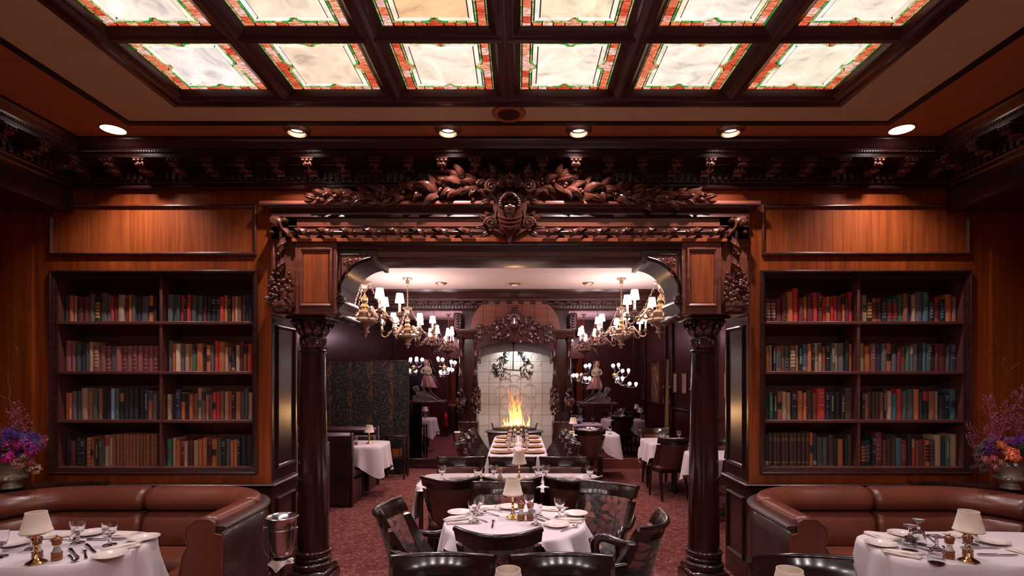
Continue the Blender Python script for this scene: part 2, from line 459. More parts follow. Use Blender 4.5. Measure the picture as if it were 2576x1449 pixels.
# glazed tile
t = NT('tile'); oi = t.n('ObjectInfo'); a = t.noise(t.coord((1, 1, 1)), 9, 4)
c0 = t.ramp(oi.outputs['Random'], [(0, (.68, .64, .60)), (1, (.82, .77, .74))])
t.col(t.mix(.3, c0, t.ramp(a, [(.3, (.7, .72, .72)), (.7, (1.05, 1.02, 1.0))]), 'MULTIPLY')); t.set(Roughness=.3)
plain('tile_ink', (.025, .022, .024), .5); plain('tile_wash', (.30, .27, .26), .5); plain('grout', (.22, .20, .19), .9)
plain('stone_grey', (.22, .215, .22), .6)
t = NT('urn_silver'); a = t.noise(t.coord((1, 1, 1)), 30, 4)
t.col(t.ramp(a, [(.3, (.33, .28, .20)), (.7, (.52, .46, .36))])); t.set(Roughness=.42, Metallic=.55)
t = NT('painting'); v = t.coord((1, 1, 1)); a = t.noise(v, 5, 5)
t.col(t.ramp(a, [(.3, (.05, .03, .02)), (.5, (.25, .16, .09)), (.7, (.5, .42, .30))])); t.set(Roughness=.4)
t = NT('print_art'); a = t.noise(t.coord((1, 1, 1)), 12, 4)
t.col(t.ramp(a, [(.35, (.35, .38, .42)), (.55, (.60, .50, .42)), (.7, (.70, .62, .52))])); t.set(Roughness=.4)
plain('mat_board', (.62, .52, .42), .8); plain('gilt', (.45, .24, .09), .35, Metallic=.6)
plain('curtain_gold', (.55, .36, .14), .7)

# ================================================================ LAMPS OF THE LIBRARY ROOM (recessed spots and added fill rows) are built with the ceiling
def spot(name, loc, watts, size=R(120), blend=.6, col=DOWN_COL, rad=.05):
    l = bpy.data.lights.new(name, 'SPOT'); l.energy = watts; l.spot_size = size; l.spot_blend = blend; l.color = col; l.shadow_soft_size = rad
    o = bpy.data.objects.new(name, l); o.location = loc; C.objects.link(o); return o
def point(name, loc, watts, col, rad=.03, parent=None):
    l = bpy.data.lights.new(name, 'POINT'); l.energy = watts; l.color = col; l.shadow_soft_size = rad
    o = bpy.data.objects.new(name, l); o.location = loc; C.objects.link(o)
    if parent is not None: o.parent = parent
    return o

ORD = ['first', 'second', 'third', 'fourth', 'fifth', 'sixth', 'seventh', 'eighth', 'ninth', 'tenth']

# ================================================================ FLOOR AND OUTER SHELL
RX0, RX1, RY0 = -4.75, 4.60, -3.2      # library room
HX0, HX1 = -3.62, 3.46                  # faces of the headers that carry the side cornices
MB().box(RX0 - .1, RX1 + .1, RY0 - .1, MY + 1.2, -.12, 0).build('floor', 'carpet', kind='structure', label='red and rose leaf-patterned carpet through both rooms')
m = MB().box(RX0 - .12, RX0, RY0, WB, 0, CZ + .2); m.build('wall_left', 'mahogany', kind='structure')
m = MB().box(RX1, RX1 + .12, RY0, WB, 0, CZ + .2); m.build('wall_right', 'mahogany', kind='structure')
m = MB().box(RX0, RX1, RY0 - .12, RY0, 0, CZ + .2); m.build('wall_rear', 'mahogany', kind='structure')

# ---- ceiling: cream field, dark line, terracotta border, opening for the skylight
SKX0, SKX1 = AX - 3 * .727 - .012, AX + 3 * .727 + .012     # skylight opening
ROWS = 5
SKY1 = 3.408 + .095; SKY0 = SKY1 - ROWS * .618 - .14
BX0, BX1, BY1 = -2.80, 2.645, 3.80                           # dark line
def ring(m, a, b, z, th=.05):   # rectangular ring between two rectangles (x0,x1,y0,y1)
    m.box(a[0], b[0], a[2], a[3], z, z + th); m.box(b[1], a[1], a[2], a[3], z, z + th)
    m.box(b[0], b[1], b[3], a[3], z, z + th); m.box(b[0], b[1], a[2], b[2], z, z + th)
BY0 = SKY0 - .40
ceil = thing('ceiling', 'painted library ceiling around the stained glass skylight', None, kind='structure')
m = MB(); ring(m, (BX0, BX1, BY0, BY1), (SKX0, SKX1, SKY0, SKY1), CZ, .06); m.build('ceiling_field', 'cream_plaster', ceil)
m = MB(); ring(m, (RX0, RX1, RY0, WB), (BX0, BX1, BY0, BY1), CZ, .06); m.build('ceiling_border', 'terracotta_plaster', ceil)
m = MB(); ring(m, (BX0 - .045, BX1 + .045, BY0 - .045, BY1 + .045), (BX0, BX1, BY0, BY1), CZ - .012, .03); m.build('dark_band', 'black_line', ceil)
MB().box(SKX0 - .3, SKX1 + .3, SKY0 - .3, SKY1 + .3, CZ + .30, CZ + .34).build('light_box_lid', 'black_line', ceil)
m = MB(); ring(m, (SKX0 - .02, SKX1 + .02, SKY0 - .02, SKY1 + .02), (SKX0, SKX1, SKY0, SKY1), CZ, .30); m.build('light_box_side', 'black_line', ceil)
# round speaker grille in the cream field
sg = thing('ceiling_speaker', 'round brown speaker grille set into the cream ceiling', 'speaker', P(1280, 283, 3.682)[:2] + (CZ,))
MB().lathe([(.115, -.012), (.12, -.002), (.12, .004)], 32).build('rim', 'terracotta_plaster', sg, world=False)
MB().lathe([(.001, -.016), (.075, -.016), (.082, -.010), (.082, 0)], 32).build('grille', 'carved_wood', sg, world=False)

# ---- recessed downlights, with unseen fill rows added beside and behind the skylight
DL = [(285, 322, 'in the corner above the bookcase by the pink peonies'), (747, 326, 'between corner and arch, over the ice bucket'),
      (1127, 328, 'over the arch carving, towards the ice bucket'), (1456, 328, 'over the arch carving, towards the peach roses'),
      (1838, 326, 'over the arch end beside the peach rose bookcase'), (2268, 322, 'in the corner above the bookcase by the peach roses')]
dl0 = thing('downlight', 'x', 'ceiling light', (0, 0, CZ))
MB().lathe([(.100, 0), (.099, -.008), (.080, -.018), (.070, -.034), (.066, -.034), (.062, -.001)], 28).build('rim', 'bronze', dl0, world=False)
MB().lathe([(.0005, -.0015), (.047, -.0015)], 24).build('lens', 'downlight_glow', dl0, world=False)
dl1 = thing('downlight', 'x', 'ceiling light', (0, 0, CZ))
MB().lathe([(.088, 0), (.087, -.004), (.080, -.006), (.079, -.003)], 28).build('rim', 'gilt', dl1, world=False)
MB().lathe([(.0005, -.004), (.079, -.004)], 24).build('lens', 'downlight_glow', dl1, world=False)
dlm1 = Maker(dl1)
dlm = Maker(dl0)
for i, (px, py, lb) in enumerate(DL):
    d = 3.925; x = PX(px, d)
    (dlm1 if i in (0, 5) else dlm).put((x, d, CZ), 0, 'round recessed downlight ' + lb, 'downlights in the library ceiling')
    spot('downlight_and_fill_beam', (x, d, CZ - .014), DOWN_W * 1.1, R(112), 1.0, rad=.02)
for y in (2.3, .7, -.9, -2.4):  # side rows: unseen lamps added to brighten the library
    for sx in (-1, 1):
        x = BX0 - .42 if sx < 0 else BX1 + .42
        dlm.put((x, y, CZ), 0, 'added unseen fill downlight beside the skylight, %s from arch, %s side' % (ORD[int((2.31 - y) / 1.5)], 'peony' if sx < 0 else 'rose'), 'downlights in the library ceiling')
        spot('downlight_and_fill_beam', (x, y, CZ - .014), DOWN_W * .3, R(110), .7, rad=.02)
for k in range(6):  # rear row: unseen lamps added as frontal fill on books and chairs
    x = AX + (k - 2.5) * 1.15
    dlm.put((x, BY0 - .42, CZ), 0, 'added unseen fill downlight behind the skylight, %s from the peony side' % ORD[k], 'downlights in the library ceiling')
    spot('downlight_and_fill_beam', (x, BY0 - .42, CZ - .03), DOWN_W * .65, R(165), .35, rad=.06)

# ================================================================ SKYLIGHT FRAME
sk = thing('skylight_frame', 'dark moulded timber grid holding the stained glass skylight', 'skylight frame', (0, 0, 0), kind='structure')
zf = CZ - .035; zg = CZ + .015
def Mdown(z): return lambda u, v, p: (u, v, z - p)
m = MB()
m.frame(SKX0 - .055, SKX1 + .055, SKY0 - .055, SKY1 + .055, [(0, 0), (0, .012), (.012, .030), (.028, .036), (.045, .030), (.06, .042), (.11, .042), (.125, .024), (.14, .024), (.155, -.02), (.155, -.05)], Mdown(CZ), False)
m.build('outer_moulding', 'ceiling_wood', sk)
beamprof = [(-.085, .05), (-.085, .008), (-.072, .0), (-.060, -.006), (-.045, -.022), (-.030, -.022), (-.018, -.032), (.018, -.032), (.030, -.022), (.045, -.022), (.060, -.006), (.072, 0), (.085, .008), (.085, .05)]
for k in range(-2, 3):
    x = AX + k * .727
    MB().prism(beamprof, SKY0 + .06, SKY1 - .06, lambda u, v, w: (x + u, w, CZ + v)).build('grid_beam', 'ceiling_wood', sk)
RB = [SKY1 - .095 - .618 * k for k in range(ROWS)]   # far edge of each glass row
for k in range(1, ROWS):
    yc = RB[k] + .059
    MB().prism([(u * .72, v + .002) for u, v in beamprof], SKX0 + .06, SKX1 - .06, lambda u, v, w: (w, yc + u, CZ + v)).build('grid_beam', 'ceiling_wood', sk)
# ================================================================ STAINED GLASS PANELS
GW, GD = .2835, .250
def poly_piece(pts, th=.005):
    m = MB(); m.prism(pts, 0, th, lambda u, v, w: (u, v, w)); return m
PIECES = []   # (name, mesh, material, colour key)
def addp(name, pts, mat, key): PIECES.append((name, poly_piece(pts).mesh(name, [mat], smooth=0), mat, key))
g = .0036
IW, ID = .180, .188       # half size of the cloudy middle pane
addp('cloud_pane', [(-IW + g, -ID + g), (IW - g, -ID + g), (IW - g, ID - g), (-IW + g, ID - g)], 'art_glass', 'c')
def side(tr, half, off, full):
    """one side of the border: tr maps (s along, t outward) to u,v; half = half length of the pane side, off = pane edge, full = panel edge"""
    bw = .030 if full - off > .08 else .024
    rw0 = off + bw + .014
    og = .013 if full - off > .08 else 0
    rw1 = full - og
    for sgn in (-1, 1):
        a, b = .020, half + bw
        pts = [(sgn * half - sgn * g, off + g), (sgn * (b - .004) , off + bw - g)]
        pts += [(sgn * (a + .03 * (1 - math.sin(q)) ), off + g + (bw - 2 * g) * math.cos(q)) for q in [i * math.pi / 2 / 5 for i in range(6)]]
        addp('clear_bar', [tr(*p) for p in pts], 'art_glass', 'w')
        # green strip beyond the bar, the piece by the notch bends in to the pane
        L0, L1 = a + .045, b + .010
        n = 3
        for k in range(n):
            s0 = L0 + (L1 - L0) * k / n + g; s1 = L0 + (L1 - L0) * (k + 1) / n - g
            pts = [(sgn * s0, off + bw + g), (sgn * s1, off + bw + g), (sgn * s1, off + bw + .014 - g), (sgn * s0, off + bw + .014 - g)]
            addp('green_piece', [tr(*p) for p in pts], 'art_glass_streaky', 'g')
        out = []; inn = []
        for i in range(6):
            q = math.pi / 2 * i / 5
            out.append((sgn * (.006 + (.045 + .014) * (1 - math.sin(q)) * 1.0), off + .004 + (bw + .010) * math.cos(q)))
            inn.append((sgn * (.020 + .045 * (1 - math.sin(q))), off + .004 + (bw - .002) * math.cos(q)))
        addp('green_piece', [tr(*p) for p in out + inn[::-1]], 'art_glass_streaky', 'g')
        # red pieces
        ends = half + bw + .014
        e = [.045, .045 + (ends - .045) * .36, .045 + (ends - .045) * .70, ends + (rw1 - rw0) * .0]
        for k in range(3):
            pts = [(sgn * (e[k] + g), rw0 + g), (sgn * (e[k + 1] - g), rw0 + g), (sgn * (e[k + 1] - g), rw1 - g), (sgn * (e[k] + g), rw1 - g)]
            addp('red_piece', [tr(*p) for p in pts], 'art_glass_streaky', 'r')
        if og:
            for k in range(5):
                s0 = (ends + .03) * k / 5 + g; s1 = (ends + .03) * (k + 1) / 5 - g
                addp('green_piece', [tr(sgn * s0, full - og + g), tr(sgn * s1, full - og + g), tr(sgn * s1, full - g), tr(sgn * s0, full - g)], 'art_glass_streaky', 'g')
    addp('red_piece', [tr(*p) for p in [(-.045 + g, rw1 - g), (-.045 + g, rw0 + g), (-.016, rw0 - .006), (-.004, off + .012), (.004, off + .012), (.016, rw0 - .006), (.045 - g, rw0 + g), (.045 - g, rw1 - g)]], 'art_glass_streaky', 'r')
side(lambda s_, t_: (t_, s_), ID, IW, GW)
side(lambda s_, t_: (-t_, s_), ID, IW, GW)
side(lambda s_, t_: (s_, t_), IW, ID, GD)
side(lambda s_, t_: (s_, -t_), IW, ID, GD)
for sx in (-1, 1):
    for sy in (-1, 1):
        addp('red_piece', [(sx * (IW + .046), sy * (ID + .040)), (sx * (GW - .015), sy * (ID + .040)), (sx * (GW - .015), sy * (GD - g)), (sx * (IW + .046), sy * (GD - g))], 'art_glass_streaky', 'r')
came = MB().box(-GW - .012, GW + .012, -GD - .012, GD + .012, .0055, .010).mesh('lead_backing', ['lead'], smooth=0)
REDS = [(.72, .13, .055), (.80, .20, .10), (.62, .08, .035), (.85, .36, .22), (.88, .50, .42)]
GRNS = [(.05, .38, .06), (.35, .45, .12), (.55, .55, .22), (.12, .42, .08), (.45, .46, .20)]
WHT = [(1, .95, .86), (.95, .92, .84), (1, .90, .74), (.88, .92, .90)]
PANE = {(0, 0): (.98, .94, .93), (0, 1): (.92, .76, .60), (0, 2): (1, .90, .78), (0, 3): (1, .93, .82), (0, 4): (1, .93, .84), (0, 5): (.90, .86, .74),
        (1, 0): (1, .93, .86), (1, 1): (1, .88, .72), (1, 2): (1.0, .66, .38), (1, 3): (1, .88, .66), (1, 4): (1, .93, .86), (1, 5): (1, .90, .80)}
LOOK = {(0, 0): 'white with grey storm streaks', (0, 1): 'mottled warm beige', (0, 2): 'ivory with a brown smudge', (0, 3): 'ivory with bright white clouds', (0, 4): 'evenly glowing ivory', (0, 5): 'greenish cream with grey wisps',
        (1, 0): 'milky white with faint streaks', (1, 1): 'pale butter cream', (1, 2): 'strong orange and yellow', (1, 3): 'pale yellow with a small dark scuff', (1, 4): 'milky white with grey haze', (1, 5): 'blush cream'}
for row in range(ROWS):
    for k in range(6):
        cx = AX + (k - 2.5) * .727; cy = RB[row] - GD
        lb = ('stained glass ceiling panel, ' + LOOK[(row, k)] + (', row beside arch' if row == 0 else ', second row from arch')) if row < 2 else \
             'stained glass ceiling panel, %s row from the arch wall, %s from the peony side' % (ORD[row], ORD[k])
        pn = thing('stained_glass_panel', lb, 'stained glass', (cx, cy, zg), 0, 'stained glass panels of the skylight')
        link('lead_backing', came, pn)
        pr = random.Random(row * 10 + k)
        bias = pr.choice([0, 0, 1])
        for (nm, me, mt, key) in PIECES:
            if row > 1 and key not in 'cw': continue
            o = link(nm, me, pn)
            if key == 'c': col = PANE.get((row, k), (1, .92, .82))
            elif key == 'w': col = pr.choice(WHT)
            elif key == 'g': col = pr.choice(GRNS)
            else: col = pr.choice(REDS)
            o.color = tuple(col) + (1,)

# ================================================================ BOOKCASE WALL
wf = thing('wall_front', 'mahogany panelled wall with the arch and two bookcases', None, kind='structure')
XL, XR = PX(683), PX(1884)
BK = [(PX(137), PX(640)), (PX(1920), PX(2432))]   # bookcase openings
ZB0, ZB1 = PZ(1184), PZ(690)
ZT = PZ(505)
def wall_piece(name, *b, mat='mahogany'):
    return MB().box(*b).build(name, mat, wf, smooth=0)
for i, (a, b) in enumerate(BK):
    x0, x1 = (RX0, XL) if i == 0 else (XR, RX1)
    m = MB(); m.box(x0, a, WY, WB, 0, CZ); m.box(b, x1, WY, WB, 0, CZ); m.box(a, b, WY, WB, ZB1, CZ); m.box(a, b, WY, WB, 0, ZB0); m.box(a, b, WY + .30, WB, ZB0, ZB1)
    m.build('wall_panelling', 'mahogany', wf, smooth=0)
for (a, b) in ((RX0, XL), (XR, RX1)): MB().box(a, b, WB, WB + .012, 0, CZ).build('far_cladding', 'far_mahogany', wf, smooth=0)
m = MB().box(XL, XR, WY, WB, ZT, CZ); m.build('wall_over_arch', 'mahogany_flat', wf, smooth=0)
# framed panels above the bookcases
RAISE = [(0, 0), (0, .016), (.006, .022), (.014, .024), (.022, .018), (.030, .004), (.034, -.004)]
for (a, b) in ((PX(127), PX(647)), (PX(1915), PX(2438))):
    MB().frame(a, b, PZ(643), PZ(516), RAISE, Mfront(WY), False).build('panel_moulding', 'carved_wood', wf)
    MB().box(a + .03, b - .03, WY - .0035, WY + .01, PZ(643) + .03, PZ(516) - .03).build('panel', 'panel_wood', wf, smooth=0)
# step at the alcove corners
for (a, b) in ((RX0, PX(88)), (PX(2488), RX1)):
    MB().box(a, b, WY - .03, WY, 0, CZ - .3).build('corner_pilaster', 'mahogany', wf, smooth=0)
# chair rail and wainscot, wrapping on to the jambs
railp = [(0, 0), (.012, .002), (.030, .012), (.042, .014), (.046, .022), (.040, .030), (.026, .034), (0, .036)]
def rail_run(pts, prof, z, name, mat, parent):
    # pts: polyline on plan; prof (proud, height); outward side to the LEFT of travel
    n = len(pts); vs = []; fs = []; k = len(prof)
    P2 = [Vector(p) for p in pts]
    for i in range(n):
        d0 = (P2[i] - P2[i - 1]).normalized() if i > 0 else None; d1 = (P2[i + 1] - P2[i]).normalized() if i < n - 1 else None
        n0 = Vector((-d0.y, d0.x)) if d0 else None; n1 = Vector((-d1.y, d1.x)) if d1 else None
        if n0 and n1: q = (n0 + n1); q = q / max(.2, q.dot(n0)) if False else (n0 + n1) / (1 + n0.dot(n1))
        else: q = n0 or n1
        for (p, h) in prof: vs.append((P2[i].x + q.x * p, P2[i].y + q.y * p, z + h))
    for i in range(n - 1):
        for j in range(k - 1): fs.append((i * k + j, i * k + j + 1, (i + 1) * k + j + 1, (i + 1) * k + j))
    return MB().add(vs, fs).build(name, mat, parent)
ZR = PZ(1226)
rail_run([(XL, WB), (XL, WY), (RX0, WY)][::-1], [(-p, h) for p, h in railp], ZR, 'chair_rail', 'dark_wood_flat', wf)
rail_run([(XR, WB), (XR, WY), (RX1, WY)], [(-p, h) for p, h in railp], ZR, 'chair_rail', 'dark_wood_flat', wf)
WPAN = [(0, 0), (0, .014), (.010, .020), (.022, .012), (.026, -.004)]
for (a, b) in ((PX(560), PX(668)), (PX(1900), PX(1990))):
    MB().frame(a, b, .20, ZR - .09, WPAN, Mfront(WY), False).build('wainscot_moulding', 'dark_wood', wf)
# lower wall cladding is darker
for (a, b) in ((RX0, XL), (XR, RX1)):
    MB().box(a, b, WY - .004, WY, 0, ZR).build('wainscot_board', 'dark_wood', wf, smooth=0)
    MB().cbox(a, b, WY - .02, WY, 0, .14, .01).build('baseboard', 'dark_wood_flat', wf)
# jamb panels
for (x, Mm, sg_) in ((XL, Mleft(XL), 1), (XR, Mright(XR), -1)):
    m = MB().box(x, x + .004 * sg_, WY + .004, WB, 0, PZ(790)) if sg_ > 0 else MB().box(x - .004, x, WY + .004, WB, 0, PZ(790))
    m.build('jamb_board', 'dark_wood', wf, smooth=0)
    MB().frame(WY + .07, WB - .06, ZR + .14, PZ(800) - .05, [(0, .004), (0, .018), (.010, .024), (.022, .016), (.030, .004)], Mm, False).build('jamb_moulding', 'dark_wood', wf)
    MB().frame(WY + .07, WB - .06, .20, ZR - .10, [(0, .004), (0, .018), (.010, .024), (.022, .016), (.030, .004)], Mm, False).build('jamb_moulding', 'dark_wood', wf)

# headers over the side alcoves
MB().box(RX0, HX0, RY0, WY, 3.05, CZ).build('wall_header_peony', 'dark_wood', kind='structure', smooth=0)
MB().box(HX1, RX1, RY0, WY, 3.05, CZ).build('wall_header_rose', 'dark_wood', kind='structure', smooth=0)

# ================================================================ CORNICE (bookcase wall and both side headers)
# profile: (projection from wall, z)
Zc0 = 3.235
CP = [(0, Zc0), (.035, Zc0), (.042, Zc0 + .012), (.030, Zc0 + .022), (.030, Zc0 + .036), (.042, Zc0 + .040), (.048, Zc0 + .05), (.048, Zc0 + .060), (.052, Zc0 + .118), (.062, Zc0 + .122), (.062, Zc0 + .175), (.072, Zc0 + .182),
      (.200, Zc0 + .186), (.200, Zc0 + .215), (.212, Zc0 + .219), (.212, Zc0 + .233), (.204, Zc0 + .238), (.206, Zc0 + .250), (.216, Zc0 + .262), (.226, Zc0 + .280), (.240, Zc0 + .296), (.252, Zc0 + .304), (.252, CZ - .001), (0, CZ - .001)]
dent = MB().cbox(-.0155, .0155, -.024, 0, 0, .052, .003).mesh('dentil', ['dark_wood'], smooth=0)
# acanthus bracket: scrolled body under a small abacus, leaf on the underside
mb = MB()
sp = [(.0, 0), (0, .072)] + [(-.135 + .0, .072), (-.142, .062)] + [(-.120 - .022 * math.cos(a), .046 + .022 * math.sin(a) - .004) for a in [R(q) for q in (40, 0, -40, -80)]] + [(-.09, .030), (-.06, .020), (-.03, .0), (-.012, -.018)]
mb.prism(sp, -.034, .034, lambda u, v, w_: (w_, u, v))
mb.cbox(-.050, .050, -.150, 0, .072, .086, .004)
for bx in (-.032, 0, .032): mb.ball((bx, -.146, .062), (.014, .012, .010), 8, 5)
for bx in (-.010, .010): mb.ball((bx, -.140, .036), .009, 8, 5)
mb.leaf((0, -.03, -.012), (0, -1, .42), (0, -.3, -1), .10, .07, .18, .4)
for sgx in (-1, 1): mb.leaf((sgx * .02, -.02, -.008), (sgx * .35, -.9, .3), (sgx * .5, -.3, -1), .07, .04, .15, .3)
bracket = mb.mesh('modillion', ['carved_wood'])
bead = MB().ball((0, 0, 0), (.0085, .006, .007), 6, 4).mesh('bead', ['carved_wood'])
def cornice(name, org, rz, L, label, miter=True, step_d=.0525, step_m=.260, ofs=0.0):
    """runs along local +X from 0 to L, projecting to local -Y; ends mitred for inside corners"""
    t = thing(name, label, None, org, rz, kind='structure')
    k = len(CP); vs = []
    for e in (0, 1):
        for (p, z) in CP:
            x = (p if e == 0 else L - p) if miter else (0 if e == 0 else L)
            vs.append((x, -p, z))
    fs = [(j, j + 1, k + j + 1, k + j) for j in range(k - 1)]
    MB().add(vs, fs).build('cornice_moulding', 'dark_wood_flat', t, world=False, smooth=30)
    n = int((L - .10) / step_d)
    for i in range(n + 1):
        link('dentil', dent, t, loc=((L - n * step_d) / 2 + i * step_d, -.048, Zc0 + .062))
    n = int((L - .30 - ofs) / step_m)
    s0 = (L - n * step_m) / 2 + ofs
    for i in range(n + 1): link('modillion', bracket, t, loc=(s0 + i * step_m, -.060, Zc0 + .099))
    m = MB()
    x = .25
    while x < L - .25:
        m.ball((x, -.213, Zc0 + .226), (.0075, .006, .007), 6, 4); x += .021
    o = m.build('bead_course', 'carved_wood', t, world=False); o['kind'] = 'stuff'
    return t
cornice('trim_1', (HX0, WY, 0), 0, HX1 - HX0, 'dark carved cornice with brackets and dentils above the arch')
cornice('trim_2', (HX0, WY - 4.6, 0), R(90), 4.6, 'dark bracketed cornice on the peony side', True)
cornice('trim_3', (HX1, WY, 0), R(-90), 4.6, 'dark bracketed cornice on the rose side', True)

# ================================================================ CARVED ARCH PORTAL
pt = thing('trim_4', 'carved dark timber archway between the library and the far room', None, kind='structure')
PF = 4.20; PB = 4.62       # front and back of the beam
def prism_x(prof, x0, x1): return MB().prism(prof, x0, x1, lambda u, v, w_: (w_, u, v))
# top shelf and cove (returns at the ends are simply square)
q = 4.19
shelf = [(WY, PZ(505, q)), (4.190, PZ(505, q)), (4.186, PZ(507, q)), (4.186, PZ(513, q)), (4.195, PZ(516, q))]
prism_x(shelf + [(WY, PZ(516, q))], PX(653, q), PX(1914, q)).build('top_shelf', 'portal_wood', pt)
cove = [(WY, PZ(516, q)), (4.198, PZ(516, q))] + [(4.200 + .026 * math.sin(a) , PZ(517, 4.2) - (PZ(517, 4.2) - PZ(541, 4.22)) * (1 - math.cos(a))) for a in [R(x) for x in (0, 18, 36, 54, 72, 90)]] + [(4.215, PZ(546, 4.22)), (WY, PZ(546, 4.22))]
prism_x(cove, PX(676, 4.18), PX(1891, 4.18)).build('cove', 'dark_wood_flat', pt)
fr0, fr1 = PX(683, 4.235), PX(1882, 4.235)
MB().box(fr0, fr1, 4.235, PB, PZ(601, 4.235), PZ(545, 4.235)).build('frieze', 'portal_wood', pt)
MB().cbox(fr0, fr1, 4.226, 4.24, PZ(570, 4.226), PZ(567.5, 4.226), .002).build('frieze_bead', 'portal_wood', pt)
MB().cbox(PX(735, PF), PX(1828, PF), 4.185, PB, PZ(608, 4.185), PZ(599, 4.185), .003).build('fillet', 'panel_wood', pt)
# stepped dark moulding and header between the two boxes
bxl = (PX(742, PF), PX(848, PF)); bxr = (PX(1716, PF), PX(1815, PF))
hd = [(4.62, PZ(608, 4.2)), (4.205, PZ(608, 4.2)), (4.205, PZ(613, 4.2)), (4.22, PZ(616, 4.2)), (4.226, PZ(622, 4.2)), (4.245, PZ(628, 4.2)), (4.25, PZ(632, 4.2)), (4.25, PZ(648, 4.25)), (4.262, PZ(651, 4.25)), (4.62, PZ(651, 4.25))]
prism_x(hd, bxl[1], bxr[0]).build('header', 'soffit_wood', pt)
MB().box(bxl[1], bxr[0], 4.246, 4.252, PZ(647, 4.25), PZ(634, 4.25)).build('header_band', 'portal_wood', pt)
ZU = PZ(790, PF)
for (a, b) in (bxl, bxr):
    MB().cbox(a, b, PF, PB, ZU, PZ(609, PF), .004).build('panel_box', 'portal_wood', pt)
    MB().frame(a + .035, b - .032, ZU + .055, PZ(609, PF) - .045, [(0, .001), (.004, .014), (.012, .018), (.022, .010), (.030, .004), (.036, -.008), (.044, -.010)], Mfront(PF - .002), False).build('box_moulding', 'portal_wood', pt)
    MB().box(a + .07, b - .067, PF - .0065, PF, ZU + .09, PZ(609, PF) - .08).build('box_panel', 'panel_wood', pt, smooth=0)
pil = ((fr0, bxl[0]), (bxr[1], fr1))
for (a, b) in pil:
    MB().box(a, b, 4.235, PB, PZ(790, 4.235), PZ(545, 4.235)).build('pilaster', 'portal_wood', pt)
    for x in (a + .012, b - .022): MB().cbox(x, x + .010, 4.226, 4.24, PZ(780, 4.235), PZ(605, 4.235), .002).build('pilaster_bead', 'portal_wood', pt)

# corner brackets of the arch: spandrel with quarter-round soffit and scrolled foot
def mirx(px): return 2 * 1282.0 - px
arc = [(943 + 89 * math.cos(R(a)), 745 - 89 * math.sin(R(a))) for a in range(95, 181, 6)]
spa = [(846, 630), (947, 630), (947, 662), (937, 662)] + arc + [(854, 749), (863, 755), (866, 762), (860, 768), (853, 775), (852, 784), (858, 790), (860, 800), (846, 800)]
for sd in (0, 1):
    fx = (lambda x: x) if sd == 0 else (lambda x: mirx(x) - 1)
    poly = [(PX(fx(a), 4.22), PZ(b, 4.22)) for a, b in spa]
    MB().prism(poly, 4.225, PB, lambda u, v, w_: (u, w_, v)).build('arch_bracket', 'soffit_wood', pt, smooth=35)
    # raised rim along the arc
    rim = [(PX(fx(943 + 93 * math.cos(R(a))), 4.22), 4.222, PZ(745 - 93 * math.sin(R(a)), 4.22)) for a in range(96, 180, 6)]
    MB().tube(rim, .007, 6).build('arc_bead', 'dark_wood', pt)
    # triangular carved field
    tri = [(857, 640), (934, 640)] + [(947 + 104 * math.cos(R(a)), 749 - 104 * math.sin(R(a))) for a in range(97, 178, 8)]
    MB().prism([(PX(fx(a), 4.21), PZ(b, 4.21)) for a, b in tri], 4.214, 4.226, lambda u, v, w_: (u, w_, v)).build('spandrel_field', 'portal_wood', pt, smooth=0)
    edge = [(857, 640), (934, 640), (934, 646)] + [(947 + 102 * math.cos(R(a)), 749 - 102 * math.sin(R(a))) for a in range(100, 176, 6)] + [(857, 738)]
    MB().tube([(PX(fx(a), 4.212), 4.212, PZ(b, 4.212)) for a, b in edge], .006, 6, closed=True).build('spandrel_border', 'dark_wood', pt)
    m = MB(); c = (PX(fx(874), 4.21), 4.211, PZ(658, 4.21)); s_ = 1 if sd == 0 else -1
    for k in range(6):
        a = R(60 * k + 20); m.leaf(c, (math.cos(a), 0, math.sin(a)), (0, -1, 0), .042, .026, .12, .3)
    m.ball((c[0], c[1] - .006, c[2]), (.010, .008, .010), 8, 6)
    for (dx, dz, L) in ((.05, .012, .05), (.085, .016, .045), (-.008, -.06, .05), (-.012, -.10, .045)):
        p = (c[0] + s_ * dx, c[1], c[2] + dz); m.leaf(p, (s_ * (1 if dx > 0 else .1), 0, .1 if dx > 0 else -1), (0, -1, 0), L * .8, .022, .1, .3); m.ball((p[0] + s_ * .01, p[1], p[2] - .012), .006, 6, 4)
    m.build('spandrel_flower', 'portal_wood', pt)
    # scroll roundel on the foot
    m = MB(); cx, cz = PX(fx(856), 4.2), PZ(752, 4.2)
    m.lathe([(.0005, -.03), (.010, -.03), (.012, -.024), (.016, -.022), (.020, -.028), (.028, -.028), (.032, -.02), (.032, .04)], 20, (cx, 4.21, cz), axis='y')
    m.build('scroll', 'column_wood', pt)
    x0, x1 = sorted((PX(fx(840), 4.2), PX(fx(868), 4.2)))
    MB().cbox(x0, x1, 4.205, PB, PZ(802, 4.2), PZ(796, 4.2), .004).build('foot_slab', 'column_wood', pt)

